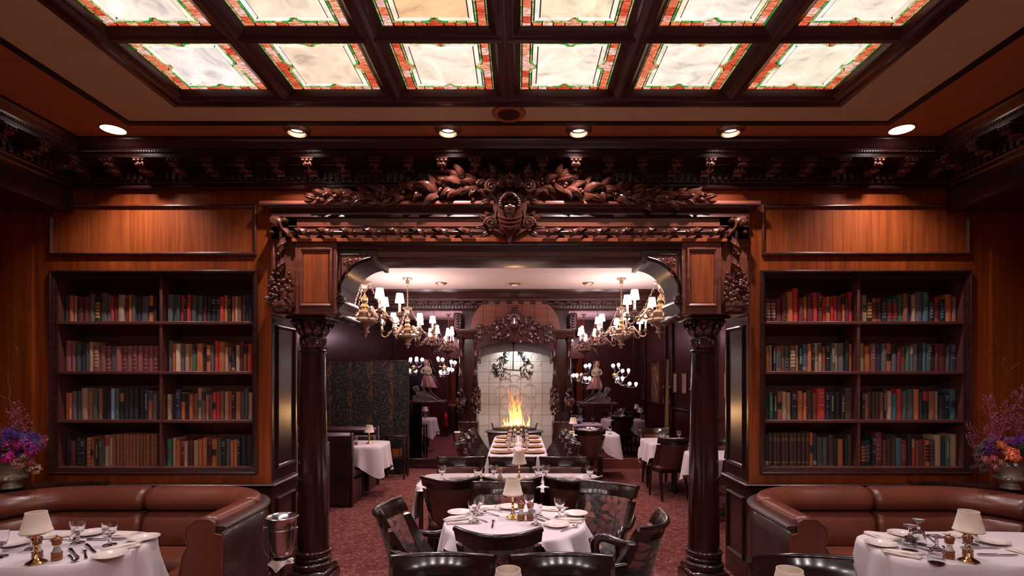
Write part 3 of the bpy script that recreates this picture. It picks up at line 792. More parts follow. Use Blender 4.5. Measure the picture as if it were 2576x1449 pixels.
# ---- leafy rope: a rod with a leaf and berry wound on at every turn
def wrap_leaf(r=.028):
    m = MB()
    def fn(u, v, side):
        a = R(-70) + R(255) * u; x = -.062 + .125 * u
        wv = .064 * (math.sin(math.pi * (u * .86 + .12)) ** .8)
        rr = r + .012 * math.sin(math.pi * u) + (.004 if side else 0) - .006 * abs(v - .5) * 2 + (.004 if abs(v - .5) < .1 else 0)
        return (x + wv * (v - .5) * 1.5, -math.sin(a + (v - .5) * .5) * rr, math.cos(a + (v - .5) * .5) * rr)
    m.shell(fn, 12, 6)
    m.ball((.068, -r - .006, -.004), .015, 8, 6); m.ball((.048, -r - .008, .016), .008, 6, 5)
    return m.mesh('rope_leaf', ['carved_wood'])
WL = wrap_leaf()
zr = PZ(585, 4.185); yr = 4.196
for (p0, p1, sgn) in ((732, 1228, 1), (1344, 1832, -1)):
    x0, x1 = PX(p0, yr), PX(p1, yr)
    MB().tube([(x0, yr, zr), (x1, yr, zr)], .0185, 12).build('rope_rod', 'column_wood', pt)
    n = 8; stp = PX(1306 + 58.4, yr)
    for k in range(n):
        o = link('rope_leaf', WL, pt, loc=((x0 + .085 + k * stp) if sgn > 0 else (x1 - .085 - k * stp), yr, zr))
        o.scale = (sgn, 1, 1)
for (px, sgn) in ((706, 1), (1852, -1)):
    x = PX(px, yr); za, zb = PZ(580, yr), PZ(700, yr)
    MB().tube([(x, yr, za), (x, yr, zb)], .016, 12).build('rope_rod', 'column_wood', pt)
    for k in range(2):
        o = link('rope_leaf', WL, pt, loc=(x, yr, za - .12 - k * .155)); o.rotation_euler = (0, R(90), 0); o.scale = (1.15, 1, sgn)
    # curled strapwork corner
    s_ = sgn; cx, cz = PX(px - 2 * sgn, yr), PZ(572, yr); m = MB()
    def strap(u, v, side):
        a = R(-30) + R(150) * u
        X = -.065 + .15 * u + .02 * math.sin(u * 6); Z = .055 - .03 * u - .055 * u * u * 1.6
        wv = .075 * (1 - .35 * u)
        return (cx + s_ * (X + (v - .5) * wv * .5), yr - .035 + .03 * (abs(v - .5) * 2) ** 2 + .03 * u * u - (.006 if side else 0), cz + Z + (v - .5) * wv)
    m.shell(strap, 10, 6)
    for (dx, dz, rr) in ((.045, .052, .018), (-.055, -.045, .016)):
        m.lathe([(.0005, -.025), (rr * .5, -.025), (rr, -.015), (rr, .03)], 14, (cx + s_ * dx, yr - .015, cz + dz), axis='y')
    m.leaf((cx - s_ * .01, yr - .03, cz + .0), (-s_ * .7, -.1, .7), (0, -1, 0), .075, .04, .2, .3)
    m.leaf((cx + s_ * .05, yr - .01, cz - .03), (s_ * .75, .1, -.65), (0, -1, 0), .09, .05, .15, .3)
    m.build('strapwork_corner', 'carved_wood', pt)
    # hanging fruit basket
    m = MB(); r2 = random.Random(px); bx, bz = PX(px + 2 * sgn, yr), PZ(742, yr)
    for k in range(64):
        a = r2.uniform(-1, 1); b_ = r2.uniform(-1, 1)
        w2 = .085 + .018 * (1 - b_) * .5 - .02 * (b_ < -.7)
        r_ = r2.uniform(.011, .022)
        m.ball((bx + a * w2, yr + .02 - .055 * math.sqrt(max(0, 1 - a * a * .8)) + r2.uniform(-.006, .006), bz + b_ * .115), (r_, r_, r_ * r2.uniform(.8, 1.1)), 8, 6)
    for k in range(18):
        a = r2.uniform(-1, 1); b_ = r2.uniform(-.9, 1); an = r2.uniform(0, 6.28)
        m.leaf((bx + a * .09, yr - .02 - .02 * (1 - a * a), bz + b_ * .11), (math.cos(an), -.3, math.sin(an)), (0, -1, 0), .05, .03, .2, .3)
    for ex in (-1, 1):
        m.leaf((bx + ex * .055, yr, bz + .09), (ex * .5, -.25, 1), (0, -1, 0), .075, .04, .2, .4); m.ball((bx + ex * .065, yr - .01, bz + .168), .015, 8, 6)
    m.lathe([(.001, -.02), (.08, -.015), (.098, .01), (.10, .03), (.09, .06)], 20, (bx, yr + .035, bz - .115), mod=lambda a, z: 1 + .05 * math.sin(9 * a))
    m.build('fruit_basket', 'carved_wood', pt)

# ================================================================ GARLAND AND CARTOUCHE OVER THE ARCH
gl = thing('carved_overdoor', 'carved leaf garlands with a masked scroll cartouche over the arch', 'carving', (AX, WY, PZ(505)))
GY = 4.20
nodes = [(1236, 452, 1.0), (1207, 462, 1.1), (1172, 455, 1.2), (1146, 470, 1.2), (1104, 480, 1.25), (1060, 478, 1.15), (1020, 488, 1.1), (985, 485, 1.15), (962, 500, 1.0), (928, 492, 1.1), (898, 500, .95), (872, 494, .95), (846, 497, .85), (822, 495, .8), (800, 500, .7)]
lf = [MB().leaf((0, 0, 0), (1, 0, 0), (0, 0, 1), 1, .46, c_, cu, .10, 8, 6).mesh('garland_leaf', ['carved_wood']) for c_, cu in ((.22, .5), (.10, .3), (.30, .7))]
by = MB().ball((0, 0, 0), .017, 10, 7).mesh('garland_berry', ['carved_wood'])
def place_leaf(me, p, d, nrm, L, parent, name):
    d = Vector(d).normalized(); nrm = Vector(nrm); nrm = (nrm - d * nrm.dot(d)).normalized(); b = nrm.cross(d)
    o = link(name, me, parent)
    mt = Matrix((d * L, b * L, nrm * L)).transposed().to_4x4(); mt.translation = Vector(p) - Vector(worigin(parent)); o.matrix_local = mt
    return o
r3 = random.Random(3)
for sd in (0, 1):
    sx = -1 if sd == 0 else 1
    for i, (px, py, sc) in enumerate(nodes):
        x = PX(px if sd == 0 else mirx(px) + 2, GY); z = PZ(py, GY)
        angs = [155, 185, 215, 120] if i % 2 == 0 else [145, 172, 205, 235]
        for j, an in enumerate(angs[:4 if i < 11 else 3]):
            a = R(an + r3.uniform(-14, 14)); L = (.155 if j < 3 else .12) * sc * r3.uniform(.8, 1.1)
            d = (-sx * math.cos(a) * 1.0, -.10 - .16 * (j % 2), math.sin(a))
            place_leaf(lf[(i + j) % 3], (x, GY - .004 * j, z), d, (r3.uniform(-.4, .4), -1, r3.uniform(0, .6)), L, gl, 'garland_leaf')
        for k in range(2):
            o = link('garland_berry', by, gl, loc=(x - AX + r3.uniform(-.02, .02), GY - .035 - WY, z - PZ(505) + r3.uniform(-.02, .025)))
            s2 = r3.uniform(.65, 1.1); o.scale = (s2, s2, s2)
    stem = [(PX(px if sd == 0 else mirx(px) + 2, GY), GY + .02, PZ(py, GY)) for px, py, _ in nodes]
    MB().tube(stem, [.018 - .0008 * k for k in range(len(stem))], 8).build('garland_stem', 'carved_wood', gl)

ct = gl
CX, CY = PX(1283, 4.12), 4.14
def cz(py): return PZ(py, 4.12)
def cx(px): return PX(px, 4.12)
# shield body, bulging
out = [(1235, 470), (1243, 500), (1240, 525), (1246, 545), (1252, 565), (1262, 585), (1283, 606)]
def shield(u, v, side):
    t = v * (len(out) - 1); i = min(int(t), len(out) - 2); f_ = t - i
    w_ = (1283 - (out[i][0] * (1 - f_) + out[i + 1][0] * f_)); py = out[i][1] * (1 - f_) + out[i + 1][1] * f_
    a = (u - .5) * 2
    return (cx(1283 + a * w_), CY - (.02 + .055 * (1 - a * a) * math.sin(math.pi * (.15 + v * .75))) * (1 if side else 0) + (.06 if not side else 0), cz(py))
MB().shell(shield, 14, 16).build('shield', 'carved_wood', ct)
# scrolls and rims
for s_ in (-1, 1):
    for (px, py, rr, dr) in ((1237, 474, .055, 1), (1236, 566, .050, -1)):
        pts = []; rad = []
        for k in range(26):
            a = k / 25 * 4 * math.pi; q2 = rr * (1 - k / 25 * .86)
            pts.append((cx(1283 + s_ * (1283 - px)) + s_ * dr * -q2 * math.cos(a), CY - .055 - .03 * k / 25, cz(py) + q2 * math.sin(a))); rad.append(.016 * (1 - .5 * k / 25))
        MB().tube(pts, rad, 8).build('scroll', 'carved_wood', ct)
    rim = [(cx(1283 + s_ * (1283 - a)), CY - .03, cz(b)) for a, b in ((1240, 488), (1252, 505), (1250, 530), (1247, 548), (1243, 558))]
    MB().tube(rim, [.012, .016, .014, .014, .012], 8).build('strap', 'carved_wood', ct)
    rim = [(cx(1283 + s_ * (1283 - a)), CY - .02, cz(b)) for a, b in ((1236, 582), (1250, 590), (1265, 598), (1278, 606))]
    MB().tube(rim, [.020, .022, .018, .010], 8).build('strap', 'carved_wood', ct)
    m = MB()
    for (px, py, an, L, W) in ((1222, 560, 150, .10, .055), (1224, 572, 185, .12, .05), (1230, 582, 210, .11, .05), (1228, 552, 130, .08, .045), (1226, 505, 200, .09, .05), (1222, 490, 160, .10, .05), (1240, 440, 120, .10, .055), (1235, 455, 95, .11, .05)):
        a = R(an); m.leaf((cx(1283 + s_ * (1283 - px) * .85), CY - .02, cz(py)), (s_ * -math.cos(a), -.25, math.sin(a)), (0, -1, 0), L, W, .22, .4)
    m.build('acanthus_spray', 'carved_wood', ct)
# shell crest
m = MB()
for k in range(9):
    a = R(90 + (k - 4) * 24); L = .115 if k == 4 else .105
    m.leaf((cx(1283), CY - .05, cz(470)), (math.cos(a) * 1.1, -.35, abs(math.sin(a)) * .95 + .1), (0, -1, .3), L, .05, .3, .5)
for s_ in (-1, 1):
    m.leaf((cx(1283 + s_ * 10), CY - .06, cz(474)), (s_ * .9, -.5, -.1), (0, -1, .5), .09, .06, .35, .5); m.ball((cx(1283 + s_ * 27), CY - .075, cz(470)), .020, 10, 7)
m.ball((cx(1283), CY - .08, cz(466)), (.03, .03, .045), 12, 8)
for k in range(3): m.ball((cx(1274 + 9 * k), CY - .02, cz(423)), .013, 8, 6)
m.build('shell_crest', 'carved_wood', ct)
# mask: one modelled head with brow, nose, cheeks, chin, hair roll and collar
m = MB()
def face(u, v):
    a = (u - .5) * math.pi * 1.15; t = math.pi * (v * .94 + .03)
    rx = .062 * math.sin(t) ** .8 * (1.0 - .22 * max(0, v - .5)); y = .075 * math.sin(t) ** .7 * math.cos(a)
    x = rx * math.sin(a); z = .092 * math.cos(t)
    ax_ = abs(a)
    if ax_ < .20 and .42 < v < .64: y += .030 * (v - .42) / .22 * (1 - ax_ / .20)          # nose
    if .25 < ax_ < .75 and .40 < v < .50: y -= .016                                          # eye sockets
    if ax_ < .85 and .33 < v < .40: y += .010                                                # brow
    if ax_ < .38 and .68 < v < .71: y -= .010                                                # mouth
    if ax_ < .34 and (.65 < v < .68 or .71 < v < .74): y += .007                             # lips
    if ax_ < .3 and v > .80: y += .010                                                       # chin
    return (cx(1283) + x, CY - .055 - y, cz(528) + z)
m.grid(face, 28, 28)
m.build('mask_face', 'carved_wood', ct, smooth=60)
m = MB()
for k in range(15):
    a = R(-20 + 220 * k / 14)
    m.ball((cx(1283) + .068 * math.cos(a), CY - .09, cz(520) + .062 * math.sin(a)), (.022, .028, .020), 8, 6)
    if 2 < k < 12: m.ball((cx(1283) + .045 * math.cos(a), CY - .125, cz(514) + .045 * math.sin(a)), (.02, .022, .018), 8, 6)
m.build('mask_hair', 'carved_wood', ct)
m = MB()
for (w_, zz, rr) in ((.085, 546, .014), (.078, 556, .013), (.06, 566, .012)):
    m.tube([(cx(1283) + w_ * math.cos(R(a)), CY - .075 - .03 * math.sin(R(a)), cz(zz) - .045 * math.sin(R(a))) for a in range(0, 181, 15)], rr, 8)
m.ball((cx(1283), CY - .085, cz(574)), .014, 8, 6); m.lathe([(.001, -.03), (.012, -.024), (.018, -.004), (.014, .01), (.02, .03)], 10, (cx(1283), CY - .03, cz(606)))
m.build('collar', 'carved_wood', ct)

# ================================================================ COLUMNS
def column(px, label):
    d = 4.45; x = PX(px, d); t = thing('column', label, 'column', (x, d, 0))
    zc = ZU; h0 = PZ(1392, d)
    m = MB(); m.cbox(-.172, .172, -.172, .172, 0, .075, .012); m.cbox(-.16, .16, -.16, .16, .075, .125, .02)
    m.build('plinth', 'column_wood', t, world=False)
    base = [(r_ * 1.13, z_) for r_, z_ in [(.132, .125), (.140, .135), (.143, .15), (.138, .165), (.126, .172), (.120, .180), (.118, .19), (.126, .198), (.130, .210), (.124, .222), (.118, .228), (.128, .236), (.134, .252), (.130, .268), (.118, .276), (.116, .284)]]
    MB().lathe(base, 40).build('base_mouldings', 'column_wood', t, world=False)
    zs1 = PZ(888, d)
    n = 14; sh = [(.128 - .031 * (k / n) ** 1.3, .284 + (zs1 - .284) * k / n) for k in range(n + 1)]
    MB().lathe(sh, 48, mod=lambda a, z: 1 + .006 * (math.cos(8 * a) > .96)).build('shaft', 'column_wood', t, world=False)
    m = MB(); zz = PZ(884, d); m.lathe([(.096, zz - .02), (.104, zz - .014), (.107, zz), (.103, zz + .008), (.097, zz + .014)], 36)
    for k in range(44): a = 2 * math.pi * k / 44; m.ball((.107 * math.cos(a), .107 * math.sin(a), zz), .007, 6, 4)
    m.build('necking_ring', 'column_wood', t, world=False)
    z1 = PZ(852, d)
    bell = [(.097, zz + .012), (.096, zz + .05), (.104, z1 - .008), (.112, z1), (.110, z1 + .010), (.102, z1 + .016), (.102, z1 + .05), (.112, z1 + .10), (.130, z1 + .135), (.150, zc - .03)]
    MB().lathe(bell, 40).build('capital_bell', 'column_wood', t, world=False)
    m = MB()
    for k in range(12):
        a = 2 * math.pi * k / 12; m.leaf((.094 * math.cos(a), .094 * math.sin(a), zz + .015), (math.cos(a) * .15, math.sin(a) * .15, 1), (math.cos(a), math.sin(a), 0), .085, .05, .10, .4)
    for k in range(10):
        a = 2 * math.pi * (k + .5) / 10; m.leaf((.100 * math.cos(a), .100 * math.sin(a), z1 + .012), (math.cos(a) * .35, math.sin(a) * .35, 1), (math.cos(a), math.sin(a), -.2), .12, .062, .14, .4)
    m.build('capital_leaves', 'carved_wood', t, world=False)
    for k in range(4):
        a = R(45 + 90 * k); m = MB()
        pts = []; c_ = (.150 * math.cos(a), .150 * math.sin(a)); 
        for j in range(20):
            q2 = j / 19 * 3.4 * math.pi; r_ = .034 * (1 - .8 * j / 19)
            pts.append((c_[0] + math.cos(a) * r_ * math.cos(q2), c_[1] + math.sin(a) * r_ * math.cos(q2), zc - .062 + r_ * math.sin(q2)))
        m.tube(pts, [.013 - .006 * j / 19 for j in range(20)], 8); m.build('volute', 'column_wood', t, world=False)
    MB().cbox(-.165, .165, -.165, .165, zc - .028, zc, .008).build('abacus', 'column_wood', t, world=False)
    return t
column(788, 'dark polished timber column of the arch beside the ice bucket')
column(1770, 'dark polished timber column of the arch beside the floral armchairs')

# ================================================================ BOOKCASES
SHZ = [PZ(808), PZ(934), PZ(1057)]      # tops of the shelves (front edge) ; bottom shelf at the sill
ZS = PZ(1176)
DIVX = [PX(400), PX(2165)]
bc_label = ['built-in bookcase of four shelves by the pink peonies', 'built-in bookcase of four shelves by the peach roses']
for i, (a, b) in enumerate(BK):
    t = thing('bookcase', bc_label[i], 'bookcase', ((a + b) / 2, WY, ZB0))
    MB().frame(a - .030, b + .030, ZB0 - .028, ZB1 + .030, [(0, 0), (0, .020), (.006, .027), (.014, .028), (.020, .020), (.030, .020), (.034, .004), (.044, .004), (.044, -.02)], Mfront(WY), False).build('frame', 'dark_wood_flat' if i == 0 else 'dark_wood_flat', t)
    MB().box(a, b, WY + .288, WY + .300, ZB0, ZB1).build('back_panel', 'shelf_wood', t, smooth=0)
    for (x0, x1) in ((a, a + .012), (b - .012, b)): MB().box(x0, x1, WY + .004, WY + .288, ZB0, ZB1).build('side_panel', 'shelf_wood', t, smooth=0)
    MB().box(a + .012, b - .012, WY + .004, WY + .288, ZB0, ZS).build('bottom_board', 'shelf_wood', t, smooth=0)
    MB().box(a + .012, b - .012, WY + .004, WY + .288, ZB1 - .012, ZB1).build('top_board', 'shelf_wood', t, smooth=0)
    for z in SHZ: MB().cbox(a + .012, b - .012, WY + .012, WY + .288, z - .024, z, .003).build('shelf', 'shelf_wood', t)
    MB().cbox(DIVX[i] - .011, DIVX[i] + .011, WY + .02, WY + .288, ZS, ZB1 - .012, .002).build('divider', 'shelf_wood', t)

# ---- books: unit book (x thickness, y depth from the spine, z height), tinted per object
ub = MB()
sec = [(-.5, 1), (-.5, .10), (-.44, .045), (-.30, .012), (0, 0), (.30, .012), (.44, .045), (.5, .10), (.5, 1)]
inn = [(.40, .985), (.40, .14), (-.40, .14), (-.40, .985)]
n = len(sec)
ub.prism([p for p in sec] + inn, 0, 1, lambda u, v, w_: (u, v, w_))
ub.mat(1); ub.box(-.40, .40, .10, .97, .02, .975)
UB = ub.mesh('book', ['book_cloth', 'pages'], smooth=50)
def band_mesh(z0, z1, x=.47, pr=.012):
    m = MB(); s2 = [(-.505 * x / .5, .08)] + [(u * x / .5 * .97, v - pr) for u, v in sec[2:-2]] + [(.505 * x / .5, .08)]
    m.prism(s2, z0, z1, lambda u, v, w_: (u, v, w_)); return m.mesh('spine_label', ['book_label'], smooth=50)
BANDS = {'L': band_mesh(.38, .62), 'H': band_mesh(.66, .97, .5), 'F': band_mesh(.03, .16, .5)}
tx = MB()
for zz in (.86, .80, .72, .45): tx.box(-.26, .26, -.014, .02, zz, zz + .022)
TXT = tx.mesh('title_lines', ['book_label'], smooth=0)
tv = MB()
for k in range(9): tv.box(-.10, .14, -.014, .02, .30 + k * .062, .30 + k * .062 + .040)
TXV = tv.mesh('title_lines', ['book_label'], smooth=0)
hb = MB()
for zz in (.08, .24, .40, .56, .72, .88):
    hb.prism([(-.46, .06)] + [(u * .94, v - .02) for u, v in sec[2:-2]] + [(.46, .06)], zz, zz + .022, lambda u, v, w_: (u, v, w_))
HUB = hb.mesh('raised_bands', ['book_label'], smooth=50)
mbm = MB()
for k in range(5): mbm.prism([(-.46, .06)] + [(u * .94, v - .014) for u, v in sec[2:-2]] + [(.46, .06)], .17 + k * .135, .17 + k * .135 + .10, lambda u, v, w_: (u, v, w_))
MULTI = mbm.mesh('spine_panels', ['book_label'], smooth=50)
gb = MB()
for zz in (.09, .115, .76, .80, .84): gb.prism([(-.46, .06)] + [(u * .94, v - .012) for u, v in sec[2:-2]] + [(.46, .06)], zz, zz + .012, lambda u, v, w_: (u, v, w_))
GOLD = gb.mesh('gilt_lines', ['book_label'], smooth=50)
PAL = {'k': (.020, .018, .020), 'n': (.028, .030, .055), 'g': (.105, .095, .100), 'd': (.065, .082, .072), 't': (.36, .235, .145), 'o': (.40, .125, .048), 'r': (.40, .035, .030),
       'm': (.125, .024, .026), 'b': (.200, .080, .045), 'c': (.52, .39, .25), 'e': (.045, .150, .085), 'u': (.045, .120, .135), 'p': (.24, .085, .080), 'y': (.46, .25, .055), 'l': (.26, .38, .52), 'w': (.060, .032, .024), 'v': (.16, .13, .07)}
CN = {'k': 'black', 'n': 'navy', 'g': 'grey', 'd': 'slate green', 't': 'tan', 'o': 'orange-brown', 'r': 'red', 'm': 'maroon', 'b': 'brown', 'c': 'cream', 'e': 'green', 'u': 'teal', 'p': 'dusty rose', 'y': 'gold', 'l': 'pale blue', 'w': 'dark brown', 'v': 'olive'}
# token: colour, width, :height, style letter (+ second colour), xN   (widths and heights in zoomed photo pixels, 4.441 to one photo pixel)
SHELVES = {
 (0, 0, 0): (245, 1305, 'n42:295 o44:300 t44 m60:270Lk m60:285 g56:310 k58:275My n32 g72:325 k32:300T g40:300 r40:285 m40:285 t68:305 m42:270 o38:305 g40:300 n45 g75:290 k32:290T o55:297Ln k42:290'),
 (0, 0, 1): (1350, 2375, 'g72:310 e34:310 d48:310 e32:250 r40:300 k38:290T r50:305 d60:300 d66:290 m50:280Hk n46:285 k66:290T n50:285T r50:285 o40:300 k40:285T o48:290 t34:290 b36:285 g46:300Hm n52:310 n36:310'),
 (0, 1, 0): (230, 1305, 'p60:345 l26:325 p42:330 d26:320 p28:300 d56:300 n50:280 m30:260 d40:310 t42:330 p58:285M p54:285 p50:285Bb g60:275 p54:280 p52:285Bb p52:285 p52:285Bb p54:285 p50:285Bb p48:285 p46:285Bb'),
 (0, 1, 1): (1345, 2370, 'g60:340 o40:310 c52:310 g42:300 t62:305 o38:300 e42:300Hk o76:310 k44:270 o50:290Lm d34:295 r52:338 o72:330 t34:270 b42:270Lk o30:280 k40:270Ft t48:295 m52:335 b44:300Hk r56:310'),
 (0, 2, 0): (248, 1300, 'o44:295 o36:295 c28:310 g46:315 d46:315 g32:310 t62:350 o50:300 d52:310 b42:345 k46:345 k40:330 l44:345 d46:345 k46:300Ho k32:345V n28 k54:345 k50:345 k48:345 k46:345 n48:340V o42:315Hd g46:285'),
 (0, 2, 1): (1340, 2370, 't46:280M k44:280 n66:335T o46:300Hk o32:300V k46:280 o46:280 b40:290 t50:350Lg g40:320Hw o38:275 g40:270 r48:300Lk r34:310 b50:315 t50:310V r38:310 k40:300T o60:310 g34:300 d50:340Hg t48:300 o32:300'),
 (0, 3, 0): (255, 1300, 'k58:330 m60:280Bb k64:325Bg k54:310T o64:312Bb b48:300Lk k38:290V d40:300T d34:300 t54:340Hr t38:310 b36:300 b39:352Bow b39:352Bo b39:352Bo b39:352Bo b39:352Bo b39:352Bo b39:352Bo b39:352Bo b39:352Bo b39:352Bo b39:352Bo b39:352Bo'),
 (0, 3, 1): (1345, 2375, 'e56:300Lg t40:310 o46:290 m46:300T t34:275 m60:280Mw t52:285 o38:295 o52:310T t30:310 m56:280Mk o62:300Lk d34:300 k56:300T d44:300 o36:280T o44:290 k36:310T k56:335 k76:345 b32:360'),
 (1, 0, 0): (205, 1240, 'm62:265Mt m62:265Mt m66:268 m58:268Bb o66:338 r60:380 m48:270 o42:280Fr m66:300 r56:330 m60:330T r30:300 r36:290 o40:285Lk r38:290 r46:295 m54:280 o38:300Hk m36:270 r48:335N'),
 (1, 0, 1): (1280, 2340, 't50:300Lk k60:270My o58:270Mm b48:270Mw k58:270Mg d56:260Mr d56:260Mr e38:305 b32:280Bo b50:320 n40 t42:305T g74:340 u60:335T k52:260Mg r62:270Mm k56:260Mu o68:310 b40:285Lg d28:300'),
 (1, 1, 0): (208, 1270, 'o38:280 t36:295 k34:310V b60:280Mu b40:290 e30:310 d56:285Mg b60:290Mc t34:290 k42:300G u48:305Ft o44:305 k36:300T t42:315Lt t26:280 g28:310 t40:315Hg b38:280Lr b32:280 k52:310T d38:310S t40:315 g72:315 k50:350 o38:305'),
 (1, 1, 1): (1270, 2385, 'g30:310 t38:315 o52:280 b52:310T n50:310 r28:280 n22 g50:305 o52:312Lk k30:260Lm g42:300Hk m44:255 b40:270Lr e34:280 b28:310 u32:310 g34:290Ht g52:310 k36:310 u36:315 d48:305T k34:310 m36:305 m72:310 y32:280 d34:280 n62:315T'),
 (1, 2, 0): (190, 1235, 'k46:310 b24:285 e36:310V t30:310 k40:310V b26:285 b46:310Lk t46:310 t44:300 b24:300 k62:315T o50:318T o34:300T w62:330 b38:295 k20 r80:345T n40:310T k62:310V k46:310 t32:315 k36:310E w76:355'),
 (1, 2, 1): (1275, 2345, 'k34:310T b36:290 w40:310 w34:310 w42:310 b34:305 k34:345V t42:315V u52:285 r52:340 d46:315 c30:315V d66:335 b30:305 o60:335 n34:305 k54:320Hr b32:310 b60:310 t38:312 k64:270 k48:295T u62:340Lk'),
 (1, 3, 0): (195, 1240, 'k46:350Ft w45:365A w45:365A w45:365A w45:365A w45:365A w45:365A w45:365A w45:365A w45:365A w45:365A o42:370Ln n38:365Fl d62:320 g58:315 w66:345 b28:290 k52:300 o62:295 o30:300 k42:310 w54:345'),
 (1, 3, 1): (1270, 2350, 'k54:275Mo k60:285Mg k42:345T m72:372Mp m44:285Bp w46:305 w50:305 u64:310 m64:290Mp k46:350 r36:300Ht b36:280 m62:290Bm o54:285Mk k30:310T d54:285Mm t70:340 n42:320 e50:310V t62:350'),
}
TOK = re.compile(r'([a-z])(\d+)(?::(\d+))?([A-Z])?([a-z])?')
rb = random.Random(11)
def shelf_word(k): return ('top shelf', 'second shelf', 'third shelf', 'lowest shelf')[k]
WHO = ('bookcase by pink peonies', 'bookcase by peach roses')
NB = 0
def ordn(i):
    w_ = ORD + ['eleventh', 'twelfth', 'thirteenth', 'fourteenth', 'fifteenth', 'sixteenth', 'seventeenth', 'eighteenth', 'nineteenth', 'twentieth']
    return w_[i] if i < 20 else 'twenty-' + ORD[i - 20]
def band_on(o, me, col, name='spine_label'):
    c = link(name, me, o); c.color = tuple(col) + (1,)
def text_on(o, txt, col, w_, h_):
    cu = bpy.data.curves.new('title', 'FONT'); cu.body = txt; cu.size = 1.0; cu.align_x = 'CENTER'; cu.align_y = 'CENTER'; cu.extrude = .002
    cu.materials.append(M_('book_label')); tmp = bpy.data.objects.new('title', cu)
    me = bpy.data.meshes.new_from_object(tmp); bpy.data.objects.remove(tmp)
    c = link('title', me, o); c.color = tuple(col) + (1,); c['kind'] = 'stuff'
    # read downwards; undo the parent's scale so that the letters keep their shape
    s_ = w_ * .78
    c.location = (0, -.016, .56); c.rotation_euler = (R(90), R(90), 0)
    c.scale = (s_ / h_, s_ / w_, 1); return c
for (bi, row, half), (c0, c1, txt) in SHELVES.items():
    ox = 100 if bi == 0 else 1880; toks = [q for q in (TOK.match(q).groups() for q in txt.split()) if int(q[1]) > 33]
    tot = sum(int(q[1]) for q in toks); dep = WY + .075
    lo, hi = (BK[bi][0] + .014, DIVX[bi] - .013) if half == 0 else (DIVX[bi] + .013, BK[bi][1] - .014)
    x = max(lo, PX(ox + c0 / 4.441, dep)); span = min(hi, PX(ox + c1 / 4.441, dep)) - x
    zs = SHZ[row] if row < 3 else ZS
    n = len(toks)
    for i, (ck, wd, ht, st, c2) in enumerate(toks):
        wp = int(wd) / tot * span; hp = (int(ht) if ht else rb.choice((270, 285, 300, 305))) / 4.441
        d = dep + rb.uniform(-.008, .012)
        xa, xb = x, x + wp; x += wp
        wth = xb - xa - .0016; h_ = hp * d / F * 1.0
        # count from the divider outwards
        k = (n - 1 - i) if half == 0 else i
        side_ = ('wall side', 'arch side')[half] if bi == 0 else ('arch side', 'wall side')[half]
        tall = ' tall' if h_ > .25 else ''
        lb = '%s%s book, %s from divider on %s, %s, %s' % (CN[ck], tall, ordn(k), side_, shelf_word(row), WHO[bi])
        o = link('book', UB, None, lb, 'book', None, None, ((xa + xb) / 2, d, zs + .0005))
        o['group'] = 'books on the ' + shelf_word(row) + ' of the ' + WHO[bi]
        o.scale = (wth, rb.uniform(.13, .16), h_)
        if i in (n - 1,) and rb.random() < .5: pass
        col = PAL[ck]; j = rb.uniform(1.1, 1.6); o.color = (col[0] * j, col[1] * j, col[2] * j, 1)
        gold = (.40, .27, .12); c2c = PAL[c2] if c2 else gold; NB += 1
        pale = (.55, .46, .36)
        if st in ('L', 'H', 'F'): band_on(o, BANDS[st], c2c)
        elif st == 'T': band_on(o, TXT, pale, 'title_lines')
        elif st == 'V': band_on(o, TXV, pale, 'title_lines')
        elif st == 'B': band_on(o, HUB, c2c, 'raised_bands')
        elif st == 'M': band_on(o, MULTI, c2c, 'spine_panels'); 
        elif st == 'A': band_on(o, GOLD, gold, 'gilt_lines')
        elif st in 'NGSE' if st else False:
            text_on(o, {'N': 'NORFOLK', 'G': 'OUR GANG', 'S': 'SOJOURNER', 'E': 'THE BEAGLE'}[st], (.03, .02, .05) if st == 'N' else (.7, .62, .5), wth, h_)
print('books', NB)

# ================================================================ TABLEWARE (one of each, copied later)
def hide_proto(): pass
def goblet_root():
    t = thing('goblet', 'x', 'goblet')
    prof = [(.0005, 0), (.034, 0), (.035, .003), (.030, .006), (.012, .011), (.0075, .018), (.0085, .026), (.0065, .034), (.0075, .046), (.010, .056), (.016, .061), (.026, .066), (.031, .074), (.034, .088), (.0375, .112), (.0395, .138), (.0385, .138), (.0360, .112), (.0315, .088), (.027, .076), (.020, .069), (.0005, .067)]
    def cut(a, z): return 1 - .055 * (abs(math.sin(4 * a)) ** .7) * (1 if .064 < z < .112 else 0) * min(1, (.112 - z) / .02 if z > .064 else 1)
    m = MB().lathe(prof, 32, mod=cut); m.build('goblet_body', 'goblet_glass', t, world=False, smooth=22); return t
GOB = Maker(goblet_root())
def flipped():
    t = thing('goblet', 'x', 'goblet'); me = [c for c in kids(GOB.root)][0].data
    o = link('goblet_body', me, t); o.rotation_euler = (R(180), 0, 0); o.location = (0, 0, .1385); return t
GOBF = Maker(flipped())
def tumbler_root():
    t = thing('wine_glass', 'x', 'glass')
    prof = [(.0005, 0), (.034, 0), (.034, .003), (.010, .007), (.0045, .014), (.0045, .085), (.010, .092), (.028, .105), (.038, .13), (.040, .155), (.034, .205), (.033, .205), (.038, .155), (.036, .13), (.026, .107), (.0005, .096)]
    MB().lathe(prof, 24).build('glass_body', 'goblet_glass', t, world=False); return t
WINE = Maker(tumbler_root())
def plate_root(nm='side_plate', r=.083, mat='porcelain'):
    t = thing(nm, 'x', 'plate')
    k = r / .083
    prof = [(.0005, .003), (.045 * k, .003), (.052 * k, .006), (.060 * k, .012), (.080 * k, .017), (.083 * k, .018), (.084 * k, .016), (.060 * k, .008), (.048 * k, .0), (.0005, .0)]
    MB().lathe(prof, 40).build('plate_body', mat, t, world=False); return t
PLATE = Maker(plate_root())
